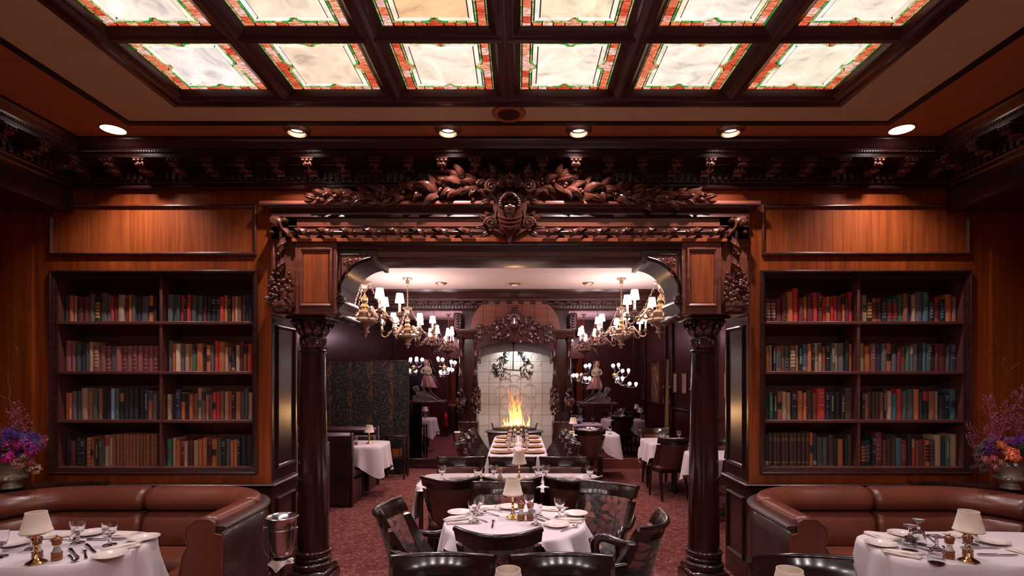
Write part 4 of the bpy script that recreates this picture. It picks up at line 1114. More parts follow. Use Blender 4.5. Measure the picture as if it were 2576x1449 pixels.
CHARG = Maker(plate_root('charger_plate', .15, 'charger'))
def napkin_root(w_, l_, layers, seed):
    t = thing('napkin', 'x', 'napkin'); r = random.Random(seed); m = MB()
    for k in range(layers):
        o = r.uniform(-.006, .006); z0 = .0036 * k
        def fn(u, v, side):
            b = .004 * math.sin(u * 9 + k) * math.sin(v * 5 + seed) + .003 * k * u
            return ((u - .5) * l_ * (1 - .05 * k) + o + .02 * (v - .5) * k, (v - .5) * w_ * (1 - .06 * k) + o * .5, z0 + b * .5 + .0025 + (.0030 if side else -.002) + .003 * math.sin(math.pi * v))
        m.shell(fn, 10, 8)
    # folded edge roll
    m.tube([(-.5 * l_ + l_ * q / 8, -.5 * w_ + .004 * math.sin(q * 1.3), .007 + .001 * math.sin(q)) for q in range(9)], .0055, 8, flat=.9)
    m.build('folded_cloth', 'napkin_linen', t, world=False, smooth=60); return t
NAP = Maker(napkin_root(.10, .17, 3, 1)); NAP2 = Maker(napkin_root(.062, .165, 4, 5))
def knife_root():
    t = thing('knife', 'x', 'knife'); m = MB()
    m.prism([(-.11, -.007), (-.09, -.0085), (0, -.006), (0, .006), (-.09, .0085), (-.11, .007)], .001, .008, lambda u, v, w_: (u, v, w_)); m.build('handle', 'cutlery_steel', t, world=False)
    MB().prism([(0, -.006), (.08, -.009), (.11, -.003), (.118, .004), (.10, .006), (0, .006)], .003, .005, lambda u, v, w_: (u, v, w_)).build('blade', 'cutlery_steel', t, world=False); return t
KNIFE = Maker(knife_root())
def fork_root():
    t = thing('fork', 'x', 'fork'); m = MB()
    m.prism([(-.10, -.007), (-.07, -.006), (.02, -.003), (.04, -.009), (.055, -.011), (.055, .011), (.04, .009), (.02, .003), (-.07, .006), (-.10, .007)], .002, .0045, lambda u, v, w_: (u, v, w_ + (.004 * math.sin(u * 30) + .002 if u > 0 else 0))); m.build('handle', 'cutlery_steel', t, world=False)
    for k in range(4):
        y = -.0085 + k * .0057; MB().tube([(.054, y, .006), (.075, y, .008), (.098, y, .005)], [.0018, .0016, .001], 5).build('tine', 'cutlery_steel', t, world=False)
    return t
FORK = Maker(fork_root())
def spoon_root():
    t = thing('spoon', 'x', 'spoon')
    MB().prism([(-.09, -.007), (-.06, -.005), (.03, -.003), (.03, .003), (-.06, .005), (-.09, .007)], .002, .0045, lambda u, v, w_: (u, v, w_)).build('handle', 'cutlery_steel', t, world=False)
    def fn(u, v, side):
        a = 2 * math.pi * u; return (.055 + .026 * v * math.cos(a), .017 * v * math.sin(a), .002 + .008 * v * v + (.0015 if side else 0))
    MB().grid(lambda u, v: fn(u, v, 1), 18, 4, True).build('bowl', 'cutlery_steel', t, world=False, smooth=80); return t
SPOON = Maker(spoon_root())
def mill_root(fill, nm):
    t = thing(nm, 'x', 'mill')
    MB().lathe([(.0005, 0), (.0235, 0), (.0245, .003), (.0245, .022), (.0235, .024), (.0235, .027), (.0250, .030), (.0250, .040), (.020, .041), (.0005, .041)], 24).build('base', 'mill_wood', t, world=False)
    MB().lathe([(.0215, .041), (.020, .050), (.0165, .062), (.0155, .070), (.0175, .078), (.0165, .078), (.0145, .070), (.0155, .062), (.019, .050), (.0205, .041)], 20).build('glass_waist', 'thin_glass', t, world=False)
    MB().lathe([(.0005, .0415), (.018, .0415), (.017, .050), (.0130, .062), (.0125, .066), (.0005, .067)], 16).build('contents', fill, t, world=False)
    MB().lathe([(.0005, .0785), (.0180, .0785), (.0215, .082), (.0215, .090), (.0195, .092), (.0235, .097), (.0255, .104), (.0235, .112), (.017, .118), (.0005, .120)], 24).build('cap', 'mill_wood', t, world=False)
    MB().lathe([(.003, .119), (.003, .123), (.0055, .126), (.0055, .130), (.0005, .133)], 12).build('knob', 'steel', t, world=False); return t
SALT = Maker(mill_root('salt', 'salt_mill')); PEP = Maker(mill_root('pepper', 'pepper_mill'))
def lamp_root():
    t = thing('table_lamp', 'x', 'lamp')
    MB().lathe([(.0005, 0), (.046, 0), (.047, .004), (.042, .007), (.040, .010), (.026, .016), (.014, .026), (.0095, .036), (.012, .040), (.0095, .044), (.0075, .06), (.0095, .068), (.0075, .072), (.0075, .085), (.010, .090), (.0075, .096), (.0075, .140), (.012, .146), (.014, .150), (.010, .155)], 28).build('stem', 'brass', t, world=False)
    MB().lathe([(.040, .152), (.042, .150), (.042, .166), (.040, .166)], 28).build('shade_holder', 'brass', t, world=False)
    MB().tube([(-.04, 0, .158), (.04, 0, .158)], .002, 6).build('holder_bar', 'brass', t, world=False)
    def pl(a, z): return 1 + .012 * math.sin(44 * a)
    MB().lathe([(.068, .160), (.070, .162), (.070, .168), (.0665, .171), (.056, .215), (.046, .258), (.0465, .262), (.0455, .266), (.0435, .266), (.0435, .258), (.053, .215), (.064, .170), (.068, .160)], 88, mod=pl).build('lamp_shade', 'shade_cloth', t, world=False, smooth=60); return t
LAMP = Maker(lamp_root())

# ================================================================ TABLES AND CLOTHS
def superell(a, rx, ry, n):
    c, s_ = math.cos(a), math.sin(a); k = (abs(c) ** n + abs(s_) ** n) ** (-1 / n); return rx * k * c, ry * k * s_
TZ = .75
TABLES = []
def table(*a, **k): TABLES.append((a, k))
def build_table(x, y, rx, ry, n, drop, label, cloth_label, seed=0, corner=0.0, rz=0.0, group=None, hang=None, legs=False, under=None):
    t = thing('dining_table', label, 'table', (x, y, 0), rz, group)
    pts = [superell(2 * math.pi * k / 48, rx - .004, ry - .004, n) for k in range(48)]
    MB().prism(pts, TZ - .034, TZ - .006, lambda u, v, w_: (u, v, w_)).build('table_top', 'dark_wood', t, world=False)
    if legs:
        for sx_ in (-1, 1):
            for sy_ in (-1, 1): MB().cbox(sx_ * (rx - .048) - .018, sx_ * (rx - .048) + .018, sy_ * (ry - .075) - .018, sy_ * (ry - .075) + .018, 0, TZ - .034, .004).build('leg', 'dark_wood', t, world=False)
    else:
        MB().lathe([(.105, 0), (.105, .012), (.09, .022), (.036, .034), (.030, .06), (.030, TZ - .07), (.06, TZ - .034)], 24).build('pedestal', 'iron', t, world=False)
    r = random.Random(seed); NA = 144; ph = [r.uniform(0, 6.28) for _ in range(6)]
    rings = []
    for q in (0, .35, .7, .93, .985): rings.append([(superell(2 * math.pi * k / NA, rx * q, ry * q, n)[0], superell(2 * math.pi * k / NA, rx * q, ry * q, n)[1], TZ + .0008 * math.sin(k * .4 + ph[0]) * (q > .1)) for k in range(NA)] )
    rings.append([superell(2 * math.pi * k / NA, rx + .003, ry + .003, n) + (TZ - .003,) for k in range(NA)])
    NL = 10; cols = []; lim = []
    for k in range(NA):
        a = 2 * math.pi * k / NA
        cn = abs(math.sin(2 * a)) ** 2.5          # hem hangs lower at the cloth's corners
        dr = drop * (1 + corner * cn); lane = []; mx = dr
        for j in range(1, NL + 1):
            f_ = j / NL
            amp = (.008 + .022 * f_) * f_ ** .5 * min(1.6, .5 + dr / .35)
            wv = .55 * math.sin(11 * a + ph[1]) + .35 * math.sin(17 * a + ph[2]) + .3 * math.sin(5 * a + ph[3]) + corner * .9 * cn * (math.cos(8 * (a - math.pi / 4)))
            off = .006 + .018 * f_ + amp * (wv + .35)
            if hang is not None: off += hang * f_
            X, Y = superell(a, rx + max(.004, off), ry + max(.004, off), n); lane.append((X, Y))
            if under is not None:
                for ox, oy in ((0, 0), (.02, 0), (-.02, 0), (0, .02), (0, -.02)):
                    h = under(x + X + ox, y + Y + oy)
                    if h is not None: mx = min(mx, max(.012, (TZ - .014 - h) / f_))
        cols.append(lane); lim.append(mx)
    # cloth rests on what is pushed in under it: widen each rest, then soften its sides
    lim = [min(lim[(k + q) % NA] for q in (-2, -1, 0, 1, 2)) for k in range(NA)]
    for _ in range(4): lim = [min(lim[k], .5 * lim[k] + .25 * (lim[k - 1] + lim[(k + 1) % NA])) for k in range(NA)]
    for j in range(1, NL + 1): rings.append([cols[k][j - 1] + (TZ - .004 - lim[k] * j / NL,) for k in range(NA)])
    vs = [p for q in rings for p in q]; fs = []
    for j in range(len(rings) - 1):
        for k in range(NA): l = (k + 1) % NA; fs.append((j * NA + k, j * NA + l, (j + 1) * NA + l, (j + 1) * NA + k))
    o = MB().add(vs, fs).build('tablecloth', 'linen', None, smooth=70, label=cloth_label, cat='tablecloth', group=('tablecloths of ' + group) if group else None, fix=True)
    o.location = (x, y, 0); o.rotation_euler = (0, 0, rz)
    return t
def onto(x, y): return (x, y, TZ + .0022)
def at(px, py, z=TZ): d = (EYE - z) * F / (py - VY); return PX(px, d), d

# round table before the arch
table(-.03, 3.578, .472, .472, 2.0, .30, 'round dining table before the arch under a white cloth', 'white cloth draped over the round table before the arch', 1, .35)
# booth tables
table(-2.86, 3.03, .68, .325, 3.6, .30, 'oblong booth table in the peony corner under a white cloth', 'white cloth on the booth table in the peony corner', 2, .30)
table(2.72, 3.03, .70, .300, 3.6, .30, 'oblong booth table in the rose corner under a white cloth', 'white cloth on the booth table in the rose corner', 3, .30)
# six-seat table standing in the archway
table(-.08, 4.98, .845, .33, 9, .34, 'rectangular six-seat table in the archway under a white cloth', 'white cloth on the rectangular table in the archway', 4, .15, legs=True)
# long table before the fireplace
table(-.02, 7.56, .37, 1.14, 10, .30, 'long banquet table before the fireplace under a white cloth', 'white cloth on the long table before the fireplace', 5, .25, legs=True)
# two tables towards the camera, only their lamps and chairs reach the picture
table(-.02, 1.93, .36, .36, 8, .25, 'small square table behind the two black lacquered chairs', 'white cloth on the small square table by two lacquered chairs', 6, .25)
table(1.02, 1.93, .36, .36, 8, .25, 'small square table behind the single black lacquered chair', 'white cloth on the small square table by one lacquered chair', 7, .25)
# far room tables
table(1.24, 9.02, .42, .36, 9, .26, 'square table by the mirror with an ice bowl on it', 'white cloth on the square table with the ice bowl', 8, .55)
table(2.32, 7.95, .43, .38, 9, .26, 'square table by the far prints, second from the mirror', 'white cloth on the square table with a single goblet', 9, .55)
table(2.60, 6.55, .46, .38, 9, .26, 'square table by the far wall behind the arch column', 'white cloth on the square table behind the arch column', 10, .55)
table(-2.28, 7.645, .36, .36, 5, .30, 'small booth table by the wallpapered screen', 'white cloth on the booth table by the wallpapered screen', 11, .5)


FOOT = {'table_lamp': [(0, 0, .050)], 'salt_mill': [(0, 0, .0275)], 'pepper_mill': [(0, 0, .0275)], 'goblet': [(0, 0, .043)], 'wine_glass': [(0, 0, .043)], 'side_plate': [(0, 0, .087)], 'charger_plate': [(0, 0, .153)], 'ice_bowl': [(0, 0, .185)],
        'knife': [(-.108 + .019 * k, 0, .0108) for k in range(13)], 'fork': [(-.098 + .018 * k, 0, .0108) for k in range(12)], 'spoon': [(-.088 + .018 * k, 0, .0108) for k in range(8)] + [(.055, 0, .028)]}
LAID = []
def free(cs): return all((x - u) ** 2 + (y - v) ** 2 > (r + s_ + .002) ** 2 for x, y, r in cs for u, v, s_ in LAID)
def on_top(cs):
    for (a, k) in TABLES:
        x0, y0, rx, ry, n = a[:5]
        if all((abs(x - x0) / (rx - .004)) ** n + (abs(y - y0) / (ry - .004)) ** n <= 1 for x, y, r in cs): return True
    return False
def put_at(mk, p, rz=0, label=None, group=None):
    nm = mk.root.name.split('.')[0]; fp_ = mk.foot if hasattr(mk, 'foot') else FOOT[nm]; best = None
    for da in (0, .35, -.35, .8, -.8, 1.57):
        a = rz + da; ca, sa = math.cos(a), math.sin(a); loc = [(ca * u - sa * v, sa * u + ca * v, r) for u, v, r in fp_]
        for q in range(0, 36):
            if best and q * .01 + abs(da) * .03 >= best[0]: break
            for w_ in range(1 if q == 0 else 16):
                dx, dy = q * .01 * math.cos(w_ * math.pi / 8), q * .01 * math.sin(w_ * math.pi / 8)
                cs = [(p[0] + dx + u, p[1] + dy + v, r) for u, v, r in loc]
                if free(cs) and on_top(cs): best = (q * .01 + abs(da) * .03, dx, dy, a, cs); break
            if best and best[0] <= q * .01 + abs(da) * .03: break
    if best is None: print('NO ROOM', label); return None
    LAID.extend(best[4]); return mk.put((p[0] + best[1], p[1] + best[2], p[2]), best[3], label, group)
NAP.foot = [(u, v, .031) for u in (-.064, -.022, .022, .064) for v in (-.027, .027)]; NAP2.foot = [(-.060 + .024 * k, 0, .040) for k in range(6)]
LAID.append((1.17, 8.9, .185))
# ---- lamps
for (px, py, lb) in ((91, 1417, 'brass table lamp with pleated cream shade on the peony corner table'), (2437, 1413, 'brass table lamp with smooth cream shade on the rose corner table'),
                     (1290, 1303, 'brass table lamp with cream shade on the round table'), (1306, 1210, 'brass table lamp with cream shade on the rectangular archway table')):
    x, y = at(px, py); put_at(LAMP, onto(x, y), rnd.uniform(0, 3), lb)
put_at(LAMP, onto(-.04, 1.945), 0, 'brass table lamp with cream shade between the two lacquered chairs')
put_at(LAMP, onto(.995, 1.945), 0, 'brass table lamp with cream shade before the single lacquered chair')
put_at(LAMP, onto(-2.16, 7.62), 0, 'small cream-shaded table lamp on the booth table by the screen')
put_at(LAMP, onto(.92, 9.0), 0, 'small cream-shaded table lamp beside the ice bowl')
put_at(LAMP, onto(2.70, 8.05), 0, 'small cream-shaded table lamp under the far prints')
put_at(LAMP, onto(2.92, 6.65), 0, 'small cream-shaded table lamp behind the arch column')
# ---- mills
for (px, py, mk, lb) in ((119, 1411, PEP, 'wooden pepper mill beside the lamp, peony corner table'), (88, 1408, SALT, 'wooden salt mill behind the lamp stem, peony corner table'),
                         (2394, 1406, SALT, 'wooden salt mill standing clear of the lamp, rose corner table'), (2426, 1404, PEP, 'wooden pepper mill behind the lamp stem, rose corner table'),
                         (1311, 1309, SALT, 'wooden salt mill by the lamp on the round table'), (1326.5, 1308.5, PEP, 'wooden pepper mill by the lamp on the round table'), (1258, 1211, PEP, 'wooden pepper mill on the rectangular archway table')):
    x, y = at(px, py); put_at(mk, onto(x, y), 0, lb)
put_at(PEP, onto(-2.30, 7.46), 0, 'small wooden pepper mill on the booth table by the screen')
# ---- goblets upright
G1 = 'cut-glass water goblets'
for (px, py, lb) in ((196, 1367, 'cut-glass goblet by the side plate, peony corner table'), (276, 1372, 'cut-glass goblet by the folded napkin, peony corner table'),
                     (0, 1402, 'cut-glass goblet at the side wall, peony corner table'), (82, 1381, 'cut-glass goblet hidden behind the lamp, peony corner table'),
                     (1192, 1313, 'cut-glass goblet before another goblet, round table'), (1204, 1295, 'cut-glass goblet behind another goblet, round table'), (1331, 1292, 'cut-glass goblet behind the mills, round table'),
                     (1349, 1320, 'cut-glass goblet before the mills, round table'), (1408, 1302, 'cut-glass goblet by the side plate, round table')):
    x, y = at(px, py); put_at(GOB, onto(x, y), rnd.uniform(0, 6), lb, G1)
for (px, py, lb) in ((1112, 1207, 'at the booth-side corner of the archway table'), (1203, 1218, 'before the booth-side plate, archway table'), (1242, 1206, 'beside the pepper mill, archway table'), (1355, 1218, 'before the middle plate, archway table'), (1373, 1206, 'behind the middle plate, archway table'), (1484, 1212, 'at the print-side corner of the archway table')):
    x, y = at(px, py); put_at(GOB, onto(x, y), rnd.uniform(0, 6), 'cut-glass goblet ' + lb, 'goblets on the archway table')
for (x, y, lb) in ((-2.42, 7.44, 'cut-glass goblet on the booth table by the screen'), (2.12, 7.84, 'cut-glass goblet on the square table by the far prints'), (2.45, 8.10, 'cut-glass goblet beside the lamp under the far prints'), (2.62, 6.42, 'cut-glass goblet on the table behind the arch column'), (1.52, 8.85, 'cut-glass goblet beside the ice bowl'), (3.0, 6.4, 'cut-glass goblet at the wall end of the table behind the column')):
    put_at(GOB, onto(x, y), 0, lb, 'goblets in the far room')
# goblets upside down on the rose corner table
for (px, py, lb) in ((2289, 1386, 'upturned goblet with a fork before it, rose corner table'), (2311, 1370, 'upturned goblet behind another goblet, rose corner table'), (2353, 1418, 'upturned goblet beside the knife tips, rose corner table'), (2441, 1370, 'upturned goblet behind the lamp, rose corner table')):
    x, y = at(px, py - 2); put_at(GOBF, onto(x, y), rnd.uniform(0, 6), lb, 'upturned goblets on the rose corner table')
# ---- plates
for (px, py, lb) in ((230, 1345, 'white side plate by the banquette, peony corner table'), (362, 1358, 'white side plate at the arch end, peony corner table'), (273, 1403, 'white side plate at the cloth edge, peony corner table'), (35, 1372, 'white side plate at the side wall, peony corner table'),
                     (2225, 1375, 'white side plate under crossed cutlery, rose corner table'), (2272, 1348, 'white side plate behind upturned goblets, rose corner table'), (2484, 1367, 'white side plate by the lamp, rose corner table'),
                     (1155, 1293, 'white side plate towards the left armchair'.replace('left', 'lone') + ', round table'), (1385, 1324, 'white side plate before the mills, round table'), (1442, 1296, 'white side plate beside a goblet at the round table edge'), (1282, 1279, 'white side plate behind the lamp, round table')):
    x, y = at(px, py); put_at(PLATE, onto(x, y), 0, lb, 'white side plates')
for (px, py, lb) in ((1220, 1203, 'booth-side place'), (1336, 1204, 'middle place'), (1468, 1205, 'print-side place')):
    x, y = at(px, py); put_at(PLATE, onto(x, y), 0, 'white side plate on the rectangular archway table, ' + lb, 'side plates on the archway table')
put_at(PLATE, onto(2.1, 7.66), 0, 'white side plate on the square table by the far prints', 'white side plates')
# ---- napkins
for (px, py, mk, a, lb) in ((135, 1350, NAP, .5, 'folded white napkin standing by the banquette, peony corner table'), (310, 1348, NAP, -.2, 'folded white napkin at the arch end, peony corner table'), (318, 1383, NAP2, .7, 'rolled white napkin by the knives, peony corner table'),
                            (2222, 1352, NAP, -.5, 'folded white napkin with cutlery laid on it, rose corner table'), (2240, 1388, NAP2, -.7, 'rolled white napkin beside the side plate, rose corner table'), (2420, 1347, NAP, .1, 'folded white napkin behind the lamp, rose corner table'), (2555, 1378, NAP, -.5, 'folded white napkin at the side wall, rose corner table'),
                            (1142, 1303, NAP2, 1.2, 'rolled white napkin at the round table edge'), (1238, 1280, NAP, .05, 'folded white napkin behind the goblets, round table'), (1393, 1283, NAP, -.3, 'folded white napkin behind a goblet, round table'), (1430, 1312, NAP2, .5, 'fanned white napkin beside the side plate, round table')):
    x, y = at(px, py); put_at(mk, onto(x, y), a, lb, 'white napkins')
for (px, py, lb) in ((1155, 1202, 'booth-side place'), (1280, 1203, 'middle place'), (1421, 1202, 'print-side place')):
    x, y = at(px, py); put_at(NAP, onto(x, y), 0, 'folded white napkin on the rectangular archway table, ' + lb, 'napkins on the archway table')
# ---- cutlery
CUT = [(192, 1353, SPOON, .8, 'peony', 'by the side plate behind a goblet'), (250, 1356, KNIFE, .35, 'peony', 'between two goblets'), (293, 1375, KNIFE, .1, 'peony', 'before the second goblet'), (255, 1388, FORK, 2.3, 'peony', 'pointing at the cloth-edge plate'), (365, 1373, SPOON, .1, 'peony', 'at the arch end'), (170, 1398, KNIFE, 0.1, 'peony', 'in the open middle'), (40, 1379, FORK, .3, 'peony', 'by the side wall plate'), (75, 1366, SPOON, 2.6, 'peony', 'behind the lamp'),
       (2210, 1362, KNIFE, -.30, 'rose', 'lying on the folded napkin'), (2217, 1367, FORK, -.32, 'rose', 'crossed under the knife on the napkin'), (2265, 1382, FORK, .8, 'rose', 'before an upturned goblet'), (2510, 1398, KNIFE, .0, 'rose', 'in the open by the lamp'), (2290, 1409, SPOON, .3, 'rose', 'at the cloth edge'), (2476, 1378, KNIFE, 0, 'rose', 'by the lamp-side plate'), (2340, 1357, SPOON, 1.2, 'rose', 'behind the mills'),
       (1168, 1312, KNIFE, .05, 'round', 'by the rolled napkin'), (1165, 1308, SPOON, .7, 'round', 'crossing the knife by the rolled napkin'), (1207, 1296, FORK, 2.4, 'round', 'behind the front goblets'), (1240, 1318, FORK, 1.57, 'round', 'at the turned-back armchair place'), (1381, 1311, FORK, 2.1, 'round', 'pointing at the plate before the mills'), (1402, 1305, KNIFE, -.1, 'round', 'under a goblet at the print side'), (1458, 1309, SPOON, 0, 'round', 'by the fanned napkin'), (1275, 1281, FORK, 2.5, 'round', 'behind the lamp')]
PLACE = {'peony': 'on the peony corner table', 'rose': 'on the rose corner table', 'round': 'on the round table'}
for (px, py, mk, a, w_, wh) in CUT:
    x, y = at(px, py); nm = mk.root.name.split('.')[0]
    put_at(mk, onto(x, y), a, 'polished steel %s %s, %s' % (nm, wh, PLACE[w_][7:]), 'cutlery %s' % PLACE[w_])
# long table: chargers, napkin, glasses down both sides
for k in range(4):
    y = 6.72 + k * .54
    for s_ in (-1, 1):
        wh = ', %s from the archway, %s side' % (ORD[k], 'booth' if s_ < 0 else 'print')
        put_at(CHARG, onto(-.02 + s_ * .20, y), 0, 'copper charger plate on the long table' + wh, 'chargers on the long table')
        NAP2.put((-.02 + s_ * .20, y, TZ + .020), R(90) * 0 + .2 * s_, 'white napkin laid on a copper charger' + wh, 'napkins on the long table')
        put_at(WINE, onto(-.02 + s_ * .075, y + .12), 0, 'stemmed wine glass on the long table' + wh, 'wine glasses on the long table')
        put_at(GOB, onto(-.02 + s_ * .12, y + .24), .3, 'cut-glass goblet on the long table' + wh, 'goblets on the long table')
# steel ice bowl on the mirror table
b_ = thing('ice_bowl', 'polished steel bowl on the square table by the mirror', 'bowl', onto(1.17, 8.9))
MB().lathe([(.0005, 0), (.07, 0), (.12, .03), (.145, .085), (.148, .10), (.143, .10), (.138, .085), (.115, .035), (.0005, .01)], 32).build('bowl_body', 'steel', b_, world=False)
for s_ in (-1, 1): MB().tube([(s_ * .145, -.03, .085), (s_ * .175, -.02, .09), (s_ * .175, .02, .09), (s_ * .145, .03, .085)], .006, 8).build('handle', 'steel', b_, world=False)

# ================================================================ CHAIRS
def chair_root(up, arms, wd='chair_wood', seat_m=None):
    t = thing('armchair' if arms else 'dining_chair', 'x', 'chair')
    def B(u, v, off=0.0):
        hw = .196 + .044 * v
        y = -.225 - .095 * v - .030 * v * v + u * u * (.095 + .05 * (1 - v)) + .14 * (1 - v) ** 2 * u ** 4
        # outward normal in plan, for the thickness
        nx = -2 * u * (.095 + .05 * (1 - v)) / hw; L = math.hypot(nx, 1)
        return (u * hw + off * nx / L * -1 * -1, y + off / L, .40 + .455 * v + .018 * u * u * v)
    # padded back
    def pad(u, v, side):
        a = (u - .5) * 1.72; q = .05 + v * .80; pf = (1 - (2 * u - 1) ** 6) * (1 - (2 * v - 1) ** 6)
        return B(a, q, (.012 + .020 * pf) if side else -(.010 + .008 * pf))
    MB().shell(pad, 16, 12).build('back_panel', up, t, world=False, smooth=60)
    m = MB()
    def rail(u, v, side):
        a = (u - .5) * 2; q = .835 + v * .165; fl = -.020 * max(0, v - .45) ** 1.2
        p = B(a, q, (.021 if side else -.016)); return (p[0], p[1] + fl, p[2])
    m.shell(rail, 20, 6)
    m.tube([(lambda p: (p[0], p[1] - .012, p[2]))(B((k / 20 - .5) * 2.04, 1.0, 0)) for k in range(21)], .0165, 10)
    m.build('top_rail', wd, t, world=False, smooth=50)
    for s_ in (-1, 1):
        def st(u, v, side):
            a = s_ * (.835 + u * .175); q = -.05 + v * .84; return B(a, q, .022 if side else -.018)
        MB().shell(st, 3, 14).build('stile', wd, t, world=False, smooth=50)
        MB().tube([(s_ * .195, .135, .42), (s_ * .198, .140, .2), (s_ * .195, .148, 0)], [.028, .023, .017], 8).build('leg', wd, t, world=False)
        MB().tube([(s_ * .178, -.20, .42), (s_ * .183, -.225, .2), (s_ * .188, -.275, 0)], [.028, .023, .017], 8).build('leg', wd, t, world=False)
        if arms:
            pts = [(x_ * .935, y_ if y_ < 0 else y_ * .72, z_) for x_, y_, z_ in [(.247, -.20, .655), (.258, -.12, .628), (.268, -.02, .615), (.275, .08, .630), (.278, .155, .640), (.278, .21, .625), (.276, .240, .585), (.273, .240, .540), (.270, .212, .505), (.267, .170, .495), (.264, .135, .512), (.262, .125, .540)]]
            MB().tube([(s_ * x, y, z) for x, y, z in pts], [.019, .021, .023, .025, .027, .028, .027, .026, .025, .023, .020, .014], 10, flat=1.15).build('arm', wd, t, world=False)
            MB().tube([(s_ * .250, .155, .505), (s_ * .238, .148, .46), (s_ * .222, .138, .42)], [.022, .022, .022], 8).build('arm_post', wd, t, world=False)
    poly = [(-.190, -.215), (.190, -.215), (.215, .10), (.206, .155), (.09, .172), (-.09, .172), (-.206, .155), (-.215, .10)]
    MB().prism(poly, .375, .425, lambda u, v, w_: (u, v, w_)).build('seat_rail', wd, t, world=False)
    def cus(u, v):
        a = 2 * math.pi * u; x, y = superell(a, .210, .186, 4); q = (0, .55, .85, .97, 1.0, .98)[min(5, int(v * 5 + .01))]
        z = (.490, .486, .474, .455, .440, .425)[min(5, int(v * 5 + .01))]
        return (x * q * (1 + .0 * y), y * q - .018, z)
    m = MB().grid(cus, 36, 5, True); m.build('seat_cushion', seat_m or up, t, world=False, smooth=70)
    return t
FLORAL = Maker(chair_root('floral', True)); LEATH = Maker(chair_root('leather_oxblood', False)); LACQ = Maker(chair_root('dark_green_leather', False))
def seat(mk, bx, by, face, label, group=None):
    """put a chair so that the middle of its back top stands over (bx, by); face = direction it looks, degrees from +X"""
    a = R(face); mk.put((bx + math.cos(a) * .33, by + math.sin(a) * .33, 0), a - math.pi / 2, label, group)
GF = 'floral armchairs round the table'
seat(FLORAL, -.12, 2.89, 88, 'floral armchair with its back turned, tucked in before the round table', GF)
seat(FLORAL, -.905, 3.47, -2, 'floral armchair at the round table on the ice bucket side', GF)
seat(FLORAL, .84, 3.14, 152, 'floral armchair angled to the round table with both scrolled arms showing', GF)
seat(FLORAL, -.13, 4.286, -90, 'floral armchair behind the lamp at the round table', GF)
seat(FLORAL, .74, 4.235, -122, 'floral armchair beyond the round table, its flowered front showing', GF)
GLc = 'brown leather chairs at the archway table'
for k, x in enumerate((-.58, -.060, .457)):
    seat(LEATH, x, 4.394, 90, 'brown leather chair with its back to the floral armchairs, %s place' % ('ice bucket side', 'middle', 'wall print side')[k], GLc)
    seat(LEATH, -.60 + k * .53, 5.575, -90, 'brown leather chair at the archway table backing on the long table, %s place' % ('booth side', 'middle', 'wall print side')[k], GLc)
for k in range(4):
    for s_ in (-1, 1):
        seat(LEATH, -.02 + s_ * .77, 6.75 + k * .54, 0 if s_ < 0 else 180, 'dark leather chair, %s along the long table on the %s side' % (ORD[k], 'booth' if s_ < 0 else 'statue and print'), 'chairs along the long fireplace table')
seat(LACQ, -.36, 2.545, -90, 'black lacquered chair beside the floral chair back, ice bucket side', 'black lacquered chairs')
seat(LACQ, .20, 2.545, -90, 'black lacquered chair before the angled floral armchair', 'black lacquered chairs')
seat(LACQ, 1.315, 2.53, -90, 'black lacquered chair before the rose corner banquette', 'black lacquered chairs')
GFr = 'brown leather chairs in the far room'
seat(LEATH, 1.13, 8.33, 90, 'brown leather chair with its back turned, at the ice bowl table', GFr)
seat(LEATH, 2.16, 7.24, 98, 'brown leather chair with its back turned, at the single goblet table', GFr)
seat(LEATH, 2.20, 8.66, -92, 'brown leather chair by the mirror, facing the single goblet table', GFr)
seat(LEATH, 2.74, 7.25, -98, 'brown leather chair facing the table behind the column', GFr)
seat(LEATH, 2.55, 5.86, 90, 'brown leather chair hidden behind the arch column', GFr)

